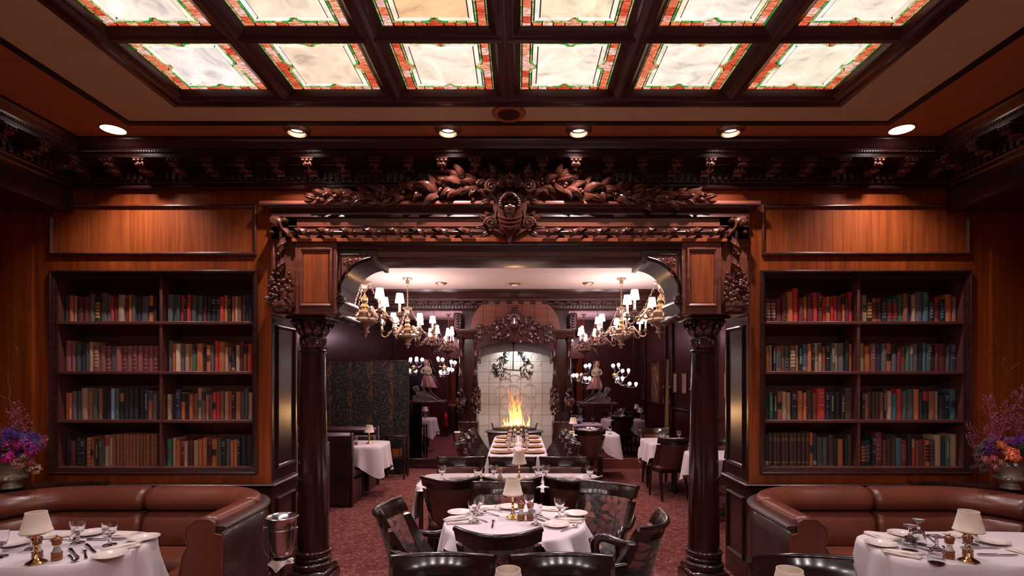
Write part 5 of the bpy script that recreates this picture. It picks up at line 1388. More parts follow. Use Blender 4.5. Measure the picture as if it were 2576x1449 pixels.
# ================================================================ CURVED BANQUETTES
def banquette(mir, label):
    ax0, ax1, y0, y1, rr = -1.80, -3.90, 3.20, 4.20, .55
    fx = (lambda x: x) if not mir else (lambda x: 2 * AX - x)
    path = [(ax0, y0 + (y1 - rr - y0) * k / 6) for k in range(6)]
    path += [(ax0 - rr + rr * math.cos(R(a)), y1 - rr + rr * math.sin(R(a))) for a in range(0, 91, 9)]
    n_ = 16; path += [(ax0 - rr + (ax1 + rr - ax0 + rr) * k / n_, y1) for k in range(1, n_)]
    path += [(ax1 + rr + rr * math.cos(R(a)), y1 - rr + rr * math.sin(R(a))) for a in range(90, 181, 9)]
    path += [(ax1, y1 - rr - (y1 - rr - y0) * k / 6) for k in range(1, 7)]
    PV = [Vector(p) for p in path]; N = len(PV); nor = []
    for i in range(N):
        d = (PV[min(i + 1, N - 1)] - PV[max(i - 1, 0)]).normalized(); nor.append(Vector((-d.y, d.x)))
    t = thing('banquette', label, 'banquette', (fx(-2.85), 3.9, 0))
    def loft(prof, i0, i1, name, mat, soft=0.0):
        vs = []; fs = []; k = len(prof); cw = sum(p[0] for p in prof) / k; cz_ = sum(p[1] for p in prof) / k
        idx = list(range(i0, i1 + 1))
        rings = []
        for i in idx: rings.append((i, 0.0, 1.0))
        if soft:
            # pull the end rings in so that the cushion end rounds off
            rings = [(i0, .010, .72), (i0, .022, .90), (i0, .045, 1.0)] + rings[1:-1] + [(i1, -.045, 1.0), (i1, -.022, .90), (i1, -.010, .72)]
        for (i, s_, sc_) in rings:
            d = Vector((nor[i].y, -nor[i].x))
            for (w_, z) in prof:
                ww = cw + (w_ - cw) * sc_; zz = cz_ + (z - cz_) * (1 - (1 - sc_) * .8)
                p = PV[i] + nor[i] * ww + d * s_; vs.append((fx(p.x), p.y, zz))
        M2 = len(rings)
        for a in range(M2 - 1):
            for j in range(k): l = (j + 1) % k; fs.append((a * k + j, a * k + l, (a + 1) * k + l, (a + 1) * k + j))
        fs.append(tuple(range(k))); fs.append(tuple((M2 - 1) * k + j for j in range(k))[::-1])
        return MB().add(vs, fs).build(name, mat, t, smooth=48)
    mid = N // 2
    loft([(0, .10), (-.012, .14), (-.016, .40), (-.014, .70), (-.004, .775), (.012, .795), (.05, .795), (.05, .10)], 0, N - 1, 'outer_shell', 'leather_shell')
    loft([(-.020, .795), (-.026, .802), (-.026, .810), (-.018, .818), (.055, .822), (.055, .795)], 0, N - 1, 'ledge_trim', 'leather_shell')
    roll = [(w_, z_ if z_ < .705 else z_ - .027 * (z_ - .70) / .2) for w_, z_ in [(.035, .700), (.034, .80), (.036, .865), (.044, .884), (.062, .896), (.095, .902), (.135, .893), (.175, .868), (.205, .830), (.220, .785), (.215, .745), (.195, .715), (.165, .702)]]
    low = [(.035, .455), (.035, .698), (.15, .698), (.190, .690), (.218, .662), (.236, .610), (.248, .540), (.252, .480), (.240, .458)]
    segs = [(0, 7), (7, mid), (mid, N - 1)] if not mir else [(0, 7), (7, mid), (mid, N - 8), (N - 8, N - 1)]
    for (a, b) in segs: loft(roll, a, b, 'head_roll', 'leather_brown', 1 if mir else .5)
    for (a, b) in segs: loft(low, a, b, 'back_cushion', 'leather_brown', 1 if mir else .5)
    st = [(.035, .285), (.035, .452), (.20, .455), (.42, .452), (.50, .440), (.53, .410), (.53, .330), (.515, .290)]
    for (a, b) in ((0, mid), (mid, N - 1)): loft(st, a, b, 'seat_cushion', 'leather_brown', 1)
    loft([(.03, 0), (.03, .284), (.46, .284), (.46, 0)], 0, N - 1, 'base', 'leather_shell')
    # piping along the roll and the leather end faces
    for i in (0, N - 1):
        d = Vector((nor[i].y, -nor[i].x)) * (1 if i else -1)
        pf = [(-.010, .10), (-.012, .77), (.034, .78), (.034, .845), (.062, .866), (.135, .862), (.198, .815), (.212, .770), (.190, .705), (.222, .65), (.245, .52), (.27, .44), (.34, .30), (.36, .10)]
        vs = [(lambda p: (fx(p.x), p.y, z))(PV[i] + nor[i] * w_ + d * e) for e in (.002, .022) for w_, z in pf]; k = len(pf)
        fs = [tuple(range(k)), tuple(range(k, 2 * k))[::-1]] + [(j, (j + 1) % k, k + (j + 1) % k, k + j) for j in range(k)]
        MB().add(vs, fs).build('end_face', 'leather_brown', t, smooth=30)
        MB().tube([(lambda p: (fx(p.x), p.y, z))(PV[i] + nor[i] * w_ + d * .022) for w_, z in pf[1:]], .006, 6).build('end_piping', 'leather_brown', t)
    # corner ledge that carries the urn
    lx = [(-4.70, 4.262), (-3.30, 4.262), (-3.30, 4.245)] + [(ax1 + rr + (rr + .032) * math.cos(R(a)), y1 - rr + (rr + .032) * math.sin(R(a))) for a in range(90, 181, 10)] + [(ax1 - .032, 3.3), (-4.70, 3.3)]
    lx = [(fx(a), b) for a, b in lx]
    MB().prism(lx, 0, .884, lambda u, v, w_: (u, v, w_)).build('wall_ledge', 'dark_wood', None, kind='structure', smooth=0)
banquette(False, 'curved brown leather banquette by the peony urn, one centre seam')
banquette(True, 'curved brown leather banquette by the rose urn, deep seam between cushions')

# ================================================================ ICE BUCKET STAND
x, d = -1.615, 3.6
t = thing('ice_bucket_stand', 'steel ice bucket on a stand with a white napkin tied under it', 'ice bucket', (x, d, 0))
zb = .505; zt = .770
MB().lathe([(.0005, zb), (.055, zb), (.068, zb + .01), (.078, zb + .05), (.086, zb + .15), (.088, zb + .185), (.091, zb + .188), (.089, zb + .192), (.096, zt - .008), (.104, zt), (.106, zt + .003), (.103, zt + .005), (.094, zt - .004), (.085, zb + .19), (.082, zb + .15), (.0005, zb + .02)], 40).build('bucket', 'steel', t, world=False)
for s_ in (-1, 1):
    MB().tube([(s_ * .094, -.01, zt - .07), (s_ * .112, -.02, zt - .07), (s_ * .113, -.025, zt - .10), (s_ * .105, -.05, zt - .18), (s_ * .075, -.07, zb + .03), (s_ * .03, -.075, zb - .002)], .0035, 6).build('bail_handle', 'steel', t, world=False)
    MB().ball((s_ * .112, -.02, zt - .068), .007, 8, 6).build('knob', 'steel', t, world=False)
MB().lathe([(.13, 0), (.13, .012), (.10, .022), (.02, .035), (.014, .06), (.014, zb - .03), (.05, zb - .012), (.058, zb - .001)], 28).build('stand_pole', 'iron', t, world=False)
m = MB()
def nk(u, v):
    a = R(200 + 150 * u); r_ = .062 + .020 * v + .012 * math.sin(u * 14) * v
    return (r_ * math.cos(a), r_ * math.sin(a), zb - .004 - (.012 + .075 * v * (.35 + .65 * math.exp(-((u - .42) / .16) ** 2))))
m.grid(nk, 20, 6); m.leaf((.055, -.04, zb - .01), (1, -.3, .1), (0, 0, 1), .05, .045, .2, .3)
m.build('tied_napkin', 'napkin_linen', t, world=False, smooth=70, fix=False)
t.location = (x, d, 0)

# ================================================================ URNS AND FLOWERS
def urn(x, y, z, label, k=1.0):
    t = thing('urn', label, 'urn', (x, y, z))
    prof = [(.0005, 0), (.060, 0), (.062, .008), (.056, .014), (.052, .020), (.056, .026), (.050, .034), (.046, .042), (.062, .052), (.084, .062), (.094, .075), (.092, .088), (.080, .094), (.078, .102), (.082, .125), (.092, .150), (.106, .166), (.110, .172), (.104, .174), (.088, .150), (.074, .110), (.0005, .10)]
    def gad(a, zz): return 1 + (.035 * math.sin(16 * a + zz * 120) if .05 * k < zz < .09 * k else 0)
    MB().lathe([(r * k, zz * k) for r, zz in prof], 96, mod=gad).build('urn_body', 'urn_silver', t, world=False, smooth=50); return t
urn(PX(30, 3.98), 3.98, .885, 'weathered silver urn under the magenta peonies')
urn(PX(2541, 3.96), 3.96, .885, 'weathered silver urn under the peach roses', 1.02)
def blossom(petals, r, seed, cup=.9):
    m = MB(); rr = random.Random(seed)
    for ring_, (n_, tilt, L, W) in enumerate(petals):
        for k in range(n_):
            a = 2 * math.pi * (k + .5 * (ring_ % 2)) / n_ + rr.uniform(-.15, .15); tl = tilt + rr.uniform(-.1, .1)
            d = (math.cos(a) * math.cos(tl), math.sin(a) * math.cos(tl), math.sin(tl)); nn = (-math.cos(a) * math.sin(tl), -math.sin(a) * math.sin(tl), math.cos(tl))
            m.leaf((math.cos(a) * r * .06, math.sin(a) * r * .06, 0), d, nn, r * L, r * W, -.10, -cup, .04, 6, 4)
    return m.mesh('blossom', ['petal'], smooth=70)
PEONY = blossom([(7, .25, 1.0, .9), (7, .65, .95, .85), (6, 1.0, .85, .75), (5, 1.3, .72, .6)], 1.0, 1)
ROSE = blossom([(6, .15, 1.0, 1.0), (6, .5, .95, .95), (5, .9, .85, .85), (5, 1.2, .75, .7), (4, 1.45, .65, .5)], 1.0, 2, 1.1)
sm = MB(); rs = random.Random(4)
for k in range(46):
    v = Vector((rs.gauss(0, 1), rs.gauss(0, 1), rs.gauss(0, 1))).normalized() * rs.uniform(.55, 1)
    for q in range(4):
        a = 1.57 * q + rs.random(); b2 = v.orthogonal().normalized(); c2 = v.cross(b2)
        sm.leaf(v, b2 * math.cos(a) + c2 * math.sin(a) + v * .5, v, .30, .22, .1, -.3, .1, 3, 2)
STAT = sm.mesh('statice_cluster', ['petal'], smooth=70)
th = MB()
for k in range(26):
    a = 2.4 * k; zz = -.5 + 1.4 * (k / 26); r_ = math.sqrt(max(.05, 1 - (zz) ** 2 * .8)); d = Vector((math.cos(a) * r_, math.sin(a) * r_, zz))
    th.tube([(0, 0, 0), d * .5, d], [.07, .05, .01], 4)
THIST = th.mesh('thistle', ['petal'], smooth=40)
def spray_mesh(seed, L=1.0, curve=.2):
    m = MB(); r = random.Random(seed); pts = []
    for k in range(9): q = k / 8; pts.append((curve * q * q, .05 * math.sin(q * 5 + seed), q * L))
    m.tube(pts, [.010 * (1 - .7 * k / 8) for k in range(9)], 5)
    for k in range(70):
        q = r.uniform(.15, 1); i = min(7, int(q * 8)); p = Vector(pts[i]).lerp(Vector(pts[i + 1]), q * 8 - i)
        a = r.uniform(0, 6.28); l_ = .16 * (1.15 - q) + .03
        e = p + Vector((math.cos(a) * l_, math.sin(a) * l_, .10)); m.leaf(e, (math.cos(a), math.sin(a), .8), (0, 0, 1), .042, .026, .1, .3, .3, 3, 2)
        if k % 3 == 0: m.tube([p, e], .003, 3)
    return m.mesh('heather_spray', ['petal'], smooth=60)
SPR = [spray_mesh(1), spray_mesh(2, 1, -.3), spray_mesh(3, 1, .45)]
def aim(o, d, roll=0):
    q = Vector(d).to_track_quat('Z', 'Y'); o.rotation_mode = 'QUATERNION'; o.rotation_quaternion = q @ Matrix.Rotation(roll, 4, 'Z').to_quaternion()
def arrangement(label, org, items, sprays, twigs, seed):
    """items: (name, mesh, px, py, radius px, depth shift, colour)"""
    t = thing('flower_arrangement', label, 'flowers', org); r = random.Random(seed); d0 = org[1]
    for (nm, me, px, py, rp, dd, col) in items:
        d = d0 + dd; p = Vector(P(px, py, d)) - Vector(org); o = link(nm, me, t, loc=p); s_ = rp * d / F
        o.scale = (s_, s_, s_); c = Vector((p.x * .8, -1.0 + dd * 3, .35 + p.z * 2)); aim(o, c, r.uniform(0, 6)); j = r.uniform(.85, 1.15); o.color = (col[0] * j, col[1] * j, col[2] * j, 1)
    for (k, px0, py0, px1, py1, dd, col) in sprays:
        d = d0 + dd; a = Vector(P(px0, py0, d)) - Vector(org); b = Vector(P(px1, py1, d - .03)) - Vector(org); o = link('heather_spray', SPR[k], t, loc=a); L = (b - a).length; o.scale = (L, L, L); aim(o, b - a, r.uniform(0, 6)); o.color = tuple(col) + (1,)
    for tw in twigs:
        pts = [Vector(P(px, py, d0 + .02)) for px, py in tw]
        sm_ = []
        for i in range(len(pts) - 1):
            for k in range(4): sm_.append(pts[i].lerp(pts[i + 1], k / 4) + Vector((r.uniform(-.004, .004), r.uniform(-.01, .01), 0)))
        sm_.append(pts[-1]); n_ = len(sm_)
        MB().tube(sm_, [.0036 - .0022 * k / n_ for k in range(n_)], 5).build('twig', 'twig', t)
    # green filling under the blossoms
    m = MB()
    for k in range(60):
        a = r.uniform(0, 6.28); e = r.uniform(-.1, 1.2); m.leaf((math.cos(a) * .05, math.sin(a) * .05, .17), (math.cos(a), math.sin(a), e), (0, 0, 1), r.uniform(.08, .16), .035, .1, .3, .08, 4, 2)
    m.build('leaf_filling', 'stem_green', t, world=False); 
    return t
MAG, VIO, LAV, PINK, PEACH, PALE, BLUE, MAUVE, GREY = (.55, .015, .26), (.10, .025, .42), (.22, .09, .42), (.55, .10, .16), (.95, .30, .14), (.55, .40, .30), (.11, .10, .20), (.33, .05, .22), (.13, .12, .15)
it = [('peony', PEONY, 54, 1120, 17, -.06, MAG), ('peony', PEONY, 82, 1136, 17, -.06, MAG), ('peony', PEONY, 24, 1151, 18, -.10, MAG), ('peony', PEONY, 12, 1130, 15, -.06, (.42, .02, .26)),
      ('small_rose', ROSE, 78, 1164, 10, -.05, PINK), ('small_rose', ROSE, 60, 1148, 8, -.10, PALE), ('hydrangea', STAT, 48, 1166, 14, -.10, (.60, .30, .20)), ('hydrangea', STAT, 88, 1178, 14, -.02, PALE), ('small_rose', ROSE, 70, 1150, 8, -.06, (.7, .5, .38)), ('small_rose', ROSE, 30, 1118, 8, -.02, PEACH)]
rr_ = random.Random(9)
for k in range(26):
    a = rr_.uniform(0, 6.28); q = math.sqrt(rr_.random()); it.append(('statice', STAT, 34 + 72 * q * math.cos(a), 1116 + 30 * q * math.sin(a), rr_.uniform(10, 16), rr_.uniform(-.09, .08), rr_.choice((VIO, VIO, LAV, MAG, VIO, MAUVE, (.08, .02, .26)))))
for k in range(9): it.append(('thistle', THIST, rr_.uniform(10, 100), rr_.uniform(1090, 1130) + 0, rr_.uniform(8, 12), rr_.uniform(-.08, .04), BLUE))
arrangement('bouquet of magenta peonies, violet statice and thistles in its urn', (PX(30, 3.98), 3.98, .98), it,
            [(0, 44, 1120, 46, 1038, 0, (.42, .08, .20)), (2, 48, 1110, 80, 1030, 0, (.40, .08, .20)), (1, 18, 1110, 4, 1060, 0, (.45, .06, .22)), (0, 30, 1115, 28, 1070, .04, MAUVE), (1, 80, 1110, 128, 1094, 0, (.40, .07, .17)), (0, 70, 1115, 74, 1082, .02, GREY)],
            [[(44, 1100), (40, 1045), (26, 1010), (0, 993)], [(40, 1080), (30, 1035), (20, 965), (24, 920), (42, 895), (44, 880), (36, 868)]], 5)
it = [('rose', ROSE, 2541, 1146, 20, -.10, PEACH), ('rose', ROSE, 2516, 1122, 12.5, -.08, PEACH), ('ranunculus', ROSE, 2478, 1158, 11, -.04, (.55, .18, .16)), ('ranunculus', ROSE, 2499, 1155, 10, -.06, (.60, .16, .18)), ('ranunculus', ROSE, 2502, 1175, 11, -.06, (.55, .20, .18)), ('ranunculus', ROSE, 2517, 1164, 9, -.08, (.50, .30, .22))]
for k in range(30):
    a = rr_.uniform(0, 6.28); q = math.sqrt(rr_.random()); px = 2534 + 74 * q * math.cos(a)
    it.append(('statice', STAT, px, 1124 + 34 * q * math.sin(a), rr_.uniform(10, 16), rr_.uniform(-.08, .08), rr_.choice((MAUVE, MAUVE, (.36, .02, .30), VIO, GREY, (.30, .06, .20), (.14, .02, .30))) if px < 2540 else rr_.choice((VIO, (.16, .02, .36), (.40, .02, .34), MAUVE))))
for (px, py) in ((2470, 1130), (2486, 1112), (2462, 1150), (2476, 1176)): it.append(('dusty_miller', STAT, px, py, 12, 0, GREY))
arrangement('bouquet of peach roses and purple statice in its urn', (PX(2541, 3.96), 3.96, .985), it,
            [(0, 2510, 1110, 2548, 980, 0, (.36, .07, .20)), (1, 2505, 1110, 2506, 1005, 0, (.38, .06, .20)), (2, 2510, 1105, 2545, 1028, .03, (.35, .06, .18)), (1, 2480, 1110, 2435, 1080, 0, (.36, .08, .20)), (1, 2470, 1130, 2432, 1108, 0, (.40, .08, .22)), (0, 2555, 1105, 2562, 1050, 0, (.38, .05, .24)), (1, 2490, 1105, 2470, 1072, .02, (.40, .08, .2)), (0, 2495, 1115, 2503, 1060, .03, (.45, .05, .3)), (0, 2570, 1100, 2574, 1046, 0, (.4, .06, .22)), (1, 2475, 1165, 2452, 1172, -.04, GREY)],
            [[(2530, 1100), (2520, 1040), (2540, 1025), (2574, 1030)], [(2562, 1080), (2566, 1010), (2574, 985), (2560, 972), (2542, 960), (2532, 940), (2522, 915), (2528, 900), (2510, 880), (2480, 883)], [(2536, 945), (2545, 925), (2566, 912)], [(2520, 908), (2530, 895), (2510, 872), (2505, 845)]], 6)

# ================================================================ FAR ROOM: SHELL
MB().box(FLX - .12, FLX, WB, MY + .1, 0, CZ).build('wall_far_booth', 'dark_wood', kind='structure', smooth=0)
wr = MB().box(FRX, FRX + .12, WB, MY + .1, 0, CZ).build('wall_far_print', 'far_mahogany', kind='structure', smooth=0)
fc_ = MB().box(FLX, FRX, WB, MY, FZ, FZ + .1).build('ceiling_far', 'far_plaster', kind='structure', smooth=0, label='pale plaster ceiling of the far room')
wfar = thing('wall_far', 'mirrored end wall of the far room around the fireplace', None, kind='structure')
NX0, NX1, NZ1 = PX(1202, MY), PX(1391, MY), PZ(858, MY)
m = MB(); m.box(FLX, NX0 - .12, MY, MY + .1, 0, CZ); m.box(NX1 + .12, FRX, MY, MY + .1, 0, CZ); m.box(NX0 - .12, NX1 + .12, MY, MY + .1, NZ1 + .1, CZ)
m.build('wall_board', 'dark_wood', wfar, smooth=0)
# low plinth under the mirrors
MB().cbox(FLX, NX0 - .30, MY - .05, MY, 0, .185, .008).build('plinth', 'dark_wood_flat', wfar)  # booth-side run: darker wood stands in for the shadow on it
MB().cbox(NX1 + .30, FRX, MY - .05, MY, 0, .185, .008).build('plinth', 'portal_wood', wfar)
# cornice of the far room
CPF = [(0, 2.94), (.05, 2.94), (.06, 2.965), (.045, 2.985), (.05, 3.04), (.07, 3.05), (.07, 3.09), (.17, 3.11), (.17, 3.15), (.19, 3.165), (.18, 3.19), (.21, 3.24), (.25, 3.27), (.26, 3.309), (0, 3.309)]
fdent = MB().cbox(-.018, .018, -.03, 0, 0, .05, .003).mesh('dentil', ['dark_wood'], smooth=0)
fbr = MB(); fbr.cbox(-.045, .045, -.11, 0, 0, .055, .006); fbr.cbox(-.030, .030, -.118, -.10, .008, .045, .004); fbr = fbr.mesh('modillion', ['dark_wood'], smooth=40)
def far_cornice(name, org, rz, L, label):
    t = thing(name, label, None, org, rz, kind='structure'); k = len(CPF); vs = []
    for e in (0, 1):
        for (p, z) in CPF: vs.append(((p if e == 0 else L - p), -p, z))
    MB().add(vs, [(j, j + 1, k + j + 1, k + j) for j in range(k - 1)]).build('cornice_moulding', 'dark_wood_flat', t, world=False, smooth=30)
    n = int((L - .2) / .22)
    for i in range(n + 1): link('modillion', fbr, t, loc=((L - n * .22) / 2 + i * .22, -.06, 3.052))
    m = MB(); n = int((L - .1) / .06)
    for i in range(n + 1): x = (L - n * .06) / 2 + i * .06; m.cbox(x - .018, x + .018, -.078, -.045, 2.988, 3.036, .003)
    o = m.build('dentil_course', 'dark_wood', t, world=False, smooth=0); o['kind'] = 'stuff'
far_cornice('trim_5', (FLX, MY, 0), 0, FRX - FLX, 'dark bracketed cornice above the fireplace mirrors')
far_cornice('trim_6', (FLX, WB, 0), R(90), MY - WB, 'dark cornice of the far room, booth side')
far_cornice('trim_7', (FRX, MY, 0), R(-90), MY - WB, 'dark cornice of the far room, print side')
# mirrors
for (a, b, lb) in ((FLX + .02, PX(995, MY) - .003, 'tall mirror panel behind the wallpapered screen'), (PX(995, MY) + .003, NX0 - .30, 'tall mirror panel between the screen and the fireplace'),
                   (NX1 + .30, PX(1593, MY) - .003, 'tall mirror panel beside the fireplace, above the ice bowl table'), (PX(1593, MY) + .003, FRX - .02, 'tall mirror panel at the print wall')):
    MB().box(a, b, MY - .012, MY - .001, .187, 2.935).build('mirror_panel', 'mirror', None, smooth=0, label=lb, cat='mirror', group='mirror panels of the end wall')
# print wall: pilasters, dado rail, framed prints, curtain
for (y, wd_) in ((5.3, .14), (7.35, .16), (7.85, .16), (9.3, .14)):
    t = thing('wall_pilaster', 'reeded mahogany pilaster on the print wall, %s from the arch' % ORD[(5.3, 7.35, 7.85, 9.3).index(y)], None, (FRX, y, 0), kind='structure')
    MB().cbox(-.05, 0, -wd_ / 2, wd_ / 2, 0, 2.94, .006).build('shaft', 'dark_wood', t, world=False)
    m = MB(); m.lathe([(.03, 0), (.05, .03), (.035, .06), (.045, .20), (.03, .34), (.05, .40), (.03, .44)], 14, (-.06, 0, 1.05)); m.build('turned_baluster', 'carved_wood', t, world=False)
MB().cbox(FRX - .04, FRX, WB, MY, .98, 1.03, .01).build('trim_8', 'dark_wood', kind='structure')
def picture(y, z, w_, h_, art, label, mat=None, fw=.03):
    t = thing('picture', label, 'picture', (FRX, y, z))
    MB().frame(y - w_ / 2, y + w_ / 2, z - h_ / 2, z + h_ / 2, [(0, 0), (0, .022), (.008, .030), (fw * .6, .024), (fw, .012)], Mright(FRX), False).build('frame', 'gilt', t)
    MB().box(FRX - .012, FRX - .004, y - w_ / 2 + .01, y + w_ / 2 - .01, z - h_ / 2 + .01, z + h_ / 2 - .01).build('mount', mat or art, t, smooth=0)
    if mat: MB().box(FRX - .014, FRX - .011, y - w_ * .24, y + w_ * .24, z - h_ * .18, z + h_ * .30).build('print', art, t, smooth=0)
    return t
picture(8.72, 1.57, .30, .44, 'print_art', 'small framed print in a wide mount on the print wall', 'mat_board')
picture(8.05, 1.57, .30, .44, 'print_art', 'small framed print beyond the curtain on the print wall', 'mat_board')
pic = picture(6.35, 1.55, .72, 1.02, 'painting', 'large gilt framed painting under a picture light', None, .09)
MB().tube([(FRX - .02, 6.35, 2.10), (FRX - .12, 6.35, 2.13), (FRX - .16, 6.35, 2.10)], .008, 8).build('light_arm', 'brass', pic)
MB().tube([(FRX - .16, 6.15, 2.10), (FRX - .16, 6.55, 2.10)], .022, 10).build('light_hood', 'brass', pic)
spot('picture_light', (FRX - .17, 6.35, 2.07), 6, R(100), .8, (1, .75, .55), .03).rotation_euler = (0, R(-12), 0)
def curtain(y0, y1, label):
    t = thing('curtain', label, 'curtain', (FRX - .05, (y0 + y1) / 2, 0))
    def fn(u, v, side): z = .55 + 1.55 * v; q = (1 - v) * .6 + .4; return (FRX - .07 + .02 * math.sin(u * 26) + (.006 if side else 0), y1 - (y1 - y0) * u * (.25 + .75 * (1 - v)), z)
    MB().shell(fn, 30, 10).build('drape', 'curtain_gold', t, smooth=70)
curtain(7.45, 7.75, 'gold curtain drawn to a point between two pilasters')

# recessed spots of the far ceiling
for k, (x, y) in enumerate(((AX - 1.25, 9.0), (AX, 9.05), (AX + 1.25, 9.0), (AX - 1.25, 7.2), (AX + 1.25, 7.2), (AX - 1.2, 5.5), (AX + 1.2, 5.5))):
    dlm.put((x, y, FZ), 0, 'recessed downlight in the pale far ceiling, %s from the fireplace wall, %s' % (ORD[0 if y > 8 else 1 if y > 6 else 2], ('booth side', 'middle', 'print side')[0 if x < -.5 else 1 if x < .5 else 2]), 'downlights in the far ceiling')
    spot('far_downlight_beam', (x, y, FZ - .045), FAR_SPOT_W, R(115), .7)

# ================================================================ FIREPLACE
fp = thing('fireplace', 'tall tiled fireplace in a carved dark timber surround', 'fireplace', (PX(1297, MY), MY, 0))
NB_ = MY + .46
MB().box(NX0 - .14, NX1 + .14, NB_ + .02, NB_ + .06, 0, NZ1 + .2).build('niche_back', 'grout', fp, smooth=0)
for (a, b) in ((NX0 - .14, NX0 - .02), (NX1 + .02, NX1 + .14)): MB().box(a, b, MY + .02, NB_ + .02, 0, NZ1 + .2).build('niche_side', 'stone_grey', fp, smooth=0)
MB().box(NX0 - .14, NX1 + .14, MY - .02, NB_ + .02, -.01, .12).build('hearth', 'stone_grey', fp, smooth=0)
MB().box(NX0 - .14, NX1 + .14, MY + .02, NB_ + .02, NZ1 + .10, NZ1 + .2).build('niche_top', 'stone_grey', fp, smooth=0)
ts = (NX1 - NX0 + .06) / 7
tile = MB().cbox(-ts / 2 + .0025, ts / 2 - .0025, -.012, 0, -ts / 2 + .0025, ts / 2 - .0025, .003).mesh('tile', ['tile'], smooth=0)
for i in range(7):
    for j in range(11):
        link('tile', tile, fp, loc=(NX0 - .03 + ts * (i + .5) - fp.location.x, NB_ + .015 - MY, .12 + ts * (j + .5)))
# segmental grey lintel
def archpoly(z_ends, z_mid, top):
    pts = [(NX0 - .05, top), (NX0 - .05, z_ends)]
    for k in range(13):
        u = k / 12; x = NX0 - .0 + (NX1 - NX0) * u; pts.append((x, z_ends + (z_mid - z_ends) * (1 - abs(2 * u - 1) ** 2.6)))
    return pts + [(NX1 + .05, z_ends), (NX1 + .05, top)]
zl0, zl1 = PZ(900, MY), PZ(883, MY)
MB().prism(archpoly(zl0, zl1, NZ1 + .12), MY - .02, MY + .30, lambda u, v, w_: (u, w_, v)).build('lintel', 'stone_grey', fp)
zs0, zs1 = PZ(884, 9.75), PZ(861, 9.75)
# painted decoration: comma leaves in two wings, cloud rings, rays
def flat(poly, mat='tile_ink', off=0.0):
    return [(P(px, py, NB_)[0], NB_ + .0005 - off, P(px, py, NB_)[2]) for px, py in poly]
m = MB(); rr_ = random.Random(21)
def comma(cx_, cy_, s_, a):
    pts = []
    for k in range(9):
        q = k / 8 * math.pi * 1.15; pts.append((cx_ + s_ * (math.cos(a + q)), cy_ + s_ * math.sin(a + q)))
    for k in range(9):
        q = (1 - k / 8) * math.pi * 1.15; rr2 = s_ * (.42 + .55 * abs(1 - 2 * k / 8) ** 1.6); pts.append((cx_ + rr2 * math.cos(a + q) + .12 * s_, cy_ + rr2 * math.sin(a + q)))
    v3 = flat(pts); n = len(v3); m.add(v3 + [(x, y - .002, z) for x, y, z in v3], [tuple(range(n, 2 * n))] + [(i, (i + 1) % n, n + (i + 1) % n, n + i) for i in range(n)])
for sg_ in (-1, 1):
    for k in range(44):
        v_ = k / 43; px = 1288 + sg_ * (8 + 40 * abs(math.sin(v_ * 2.2)) * rr_.random() ** .6 + 4 * v_) if sg_ < 0 else 1300 + (6 + 30 * math.sin(v_ * 2.4) * rr_.random() ** .6 + 4 * v_)
        comma(px, 882 + 68 * v_ + rr_.uniform(-3, 3), rr_.uniform(3.6, 6.0), rr_.uniform(0, 6.28))
for k in range(8): comma(1238 + k * 6, 932 + 1.2 * k + 3 * math.sin(k), 3.4, .5 * k)
o = m.build('painted_scrollwork', 'tile_ink', fp, smooth=0); o['kind'] = 'stuff'
m = MB()
def ring_line(cx_, cy_, r_, a0, a1, ry=None, th=.0022):
    m.tube([(lambda p: (p[0], NB_ - .001, p[2]))(P(cx_ + r_ * math.cos(R(a)), cy_ - (ry or r_) * math.sin(R(a)), NB_)) for a in range(a0, a1 + 1, 12)], th, 4)
for (a, b, r_, a0, a1) in ((1262, 985, 16, 40, 250), (1274, 965, 15, 20, 200), (1295, 958, 17, 10, 180), (1316, 962, 16, -10, 170), (1331, 982, 17, -60, 140), (1262, 1012, 16, 60, 290), (1330, 1012, 17, -80, 120), (1280, 1010, 20, 0, 348), (1312, 1008, 20, 0, 348), (1290, 985, 18, 0, 348), (1270, 1030, 16, 90, 300), (1322, 1034, 16, -90, 90)): ring_line(a, b, r_, a0, a1)
for (a, b, r_, a0, a1) in ((1245, 912, 10, 60, 280), (1258, 903, 9, 20, 200), (1345, 898, 10, 0, 200), (1352, 910, 9, -80, 120), (1338, 940, 9, 30, 210), (1240, 945, 8, 60, 260)): ring_line(a, b, r_, a0, a1, None, .0012)
o = m.build('painted_clouds', 'tile_wash', fp); o['kind'] = 'stuff'
# hanging iron with cross bar
m = MB(); Hx = PX(1292, 9.95); yy = MY - .06
m.tube([(Hx, yy, PZ(848, 9.9)), (Hx, yy, PZ(868, 9.9)), (Hx - .01, yy, PZ(930, 9.9))], .011, 8)
for s_ in (-1, 1): m.tube([(Hx, yy, PZ(868, 9.9)), (Hx + s_ * .04, yy, PZ(860, 9.9)), (Hx + s_ * .065, yy, PZ(848, 9.9))], .008, 6)
m.tube([(PX(1267, 9.9), yy, PZ(930, 9.9)), (PX(1309, 9.9), yy, PZ(932, 9.9)), (PX(1310, 9.9), yy, PZ(940, 9.9))], .012, 8)
m.build('hanging_iron', 'iron', fp)
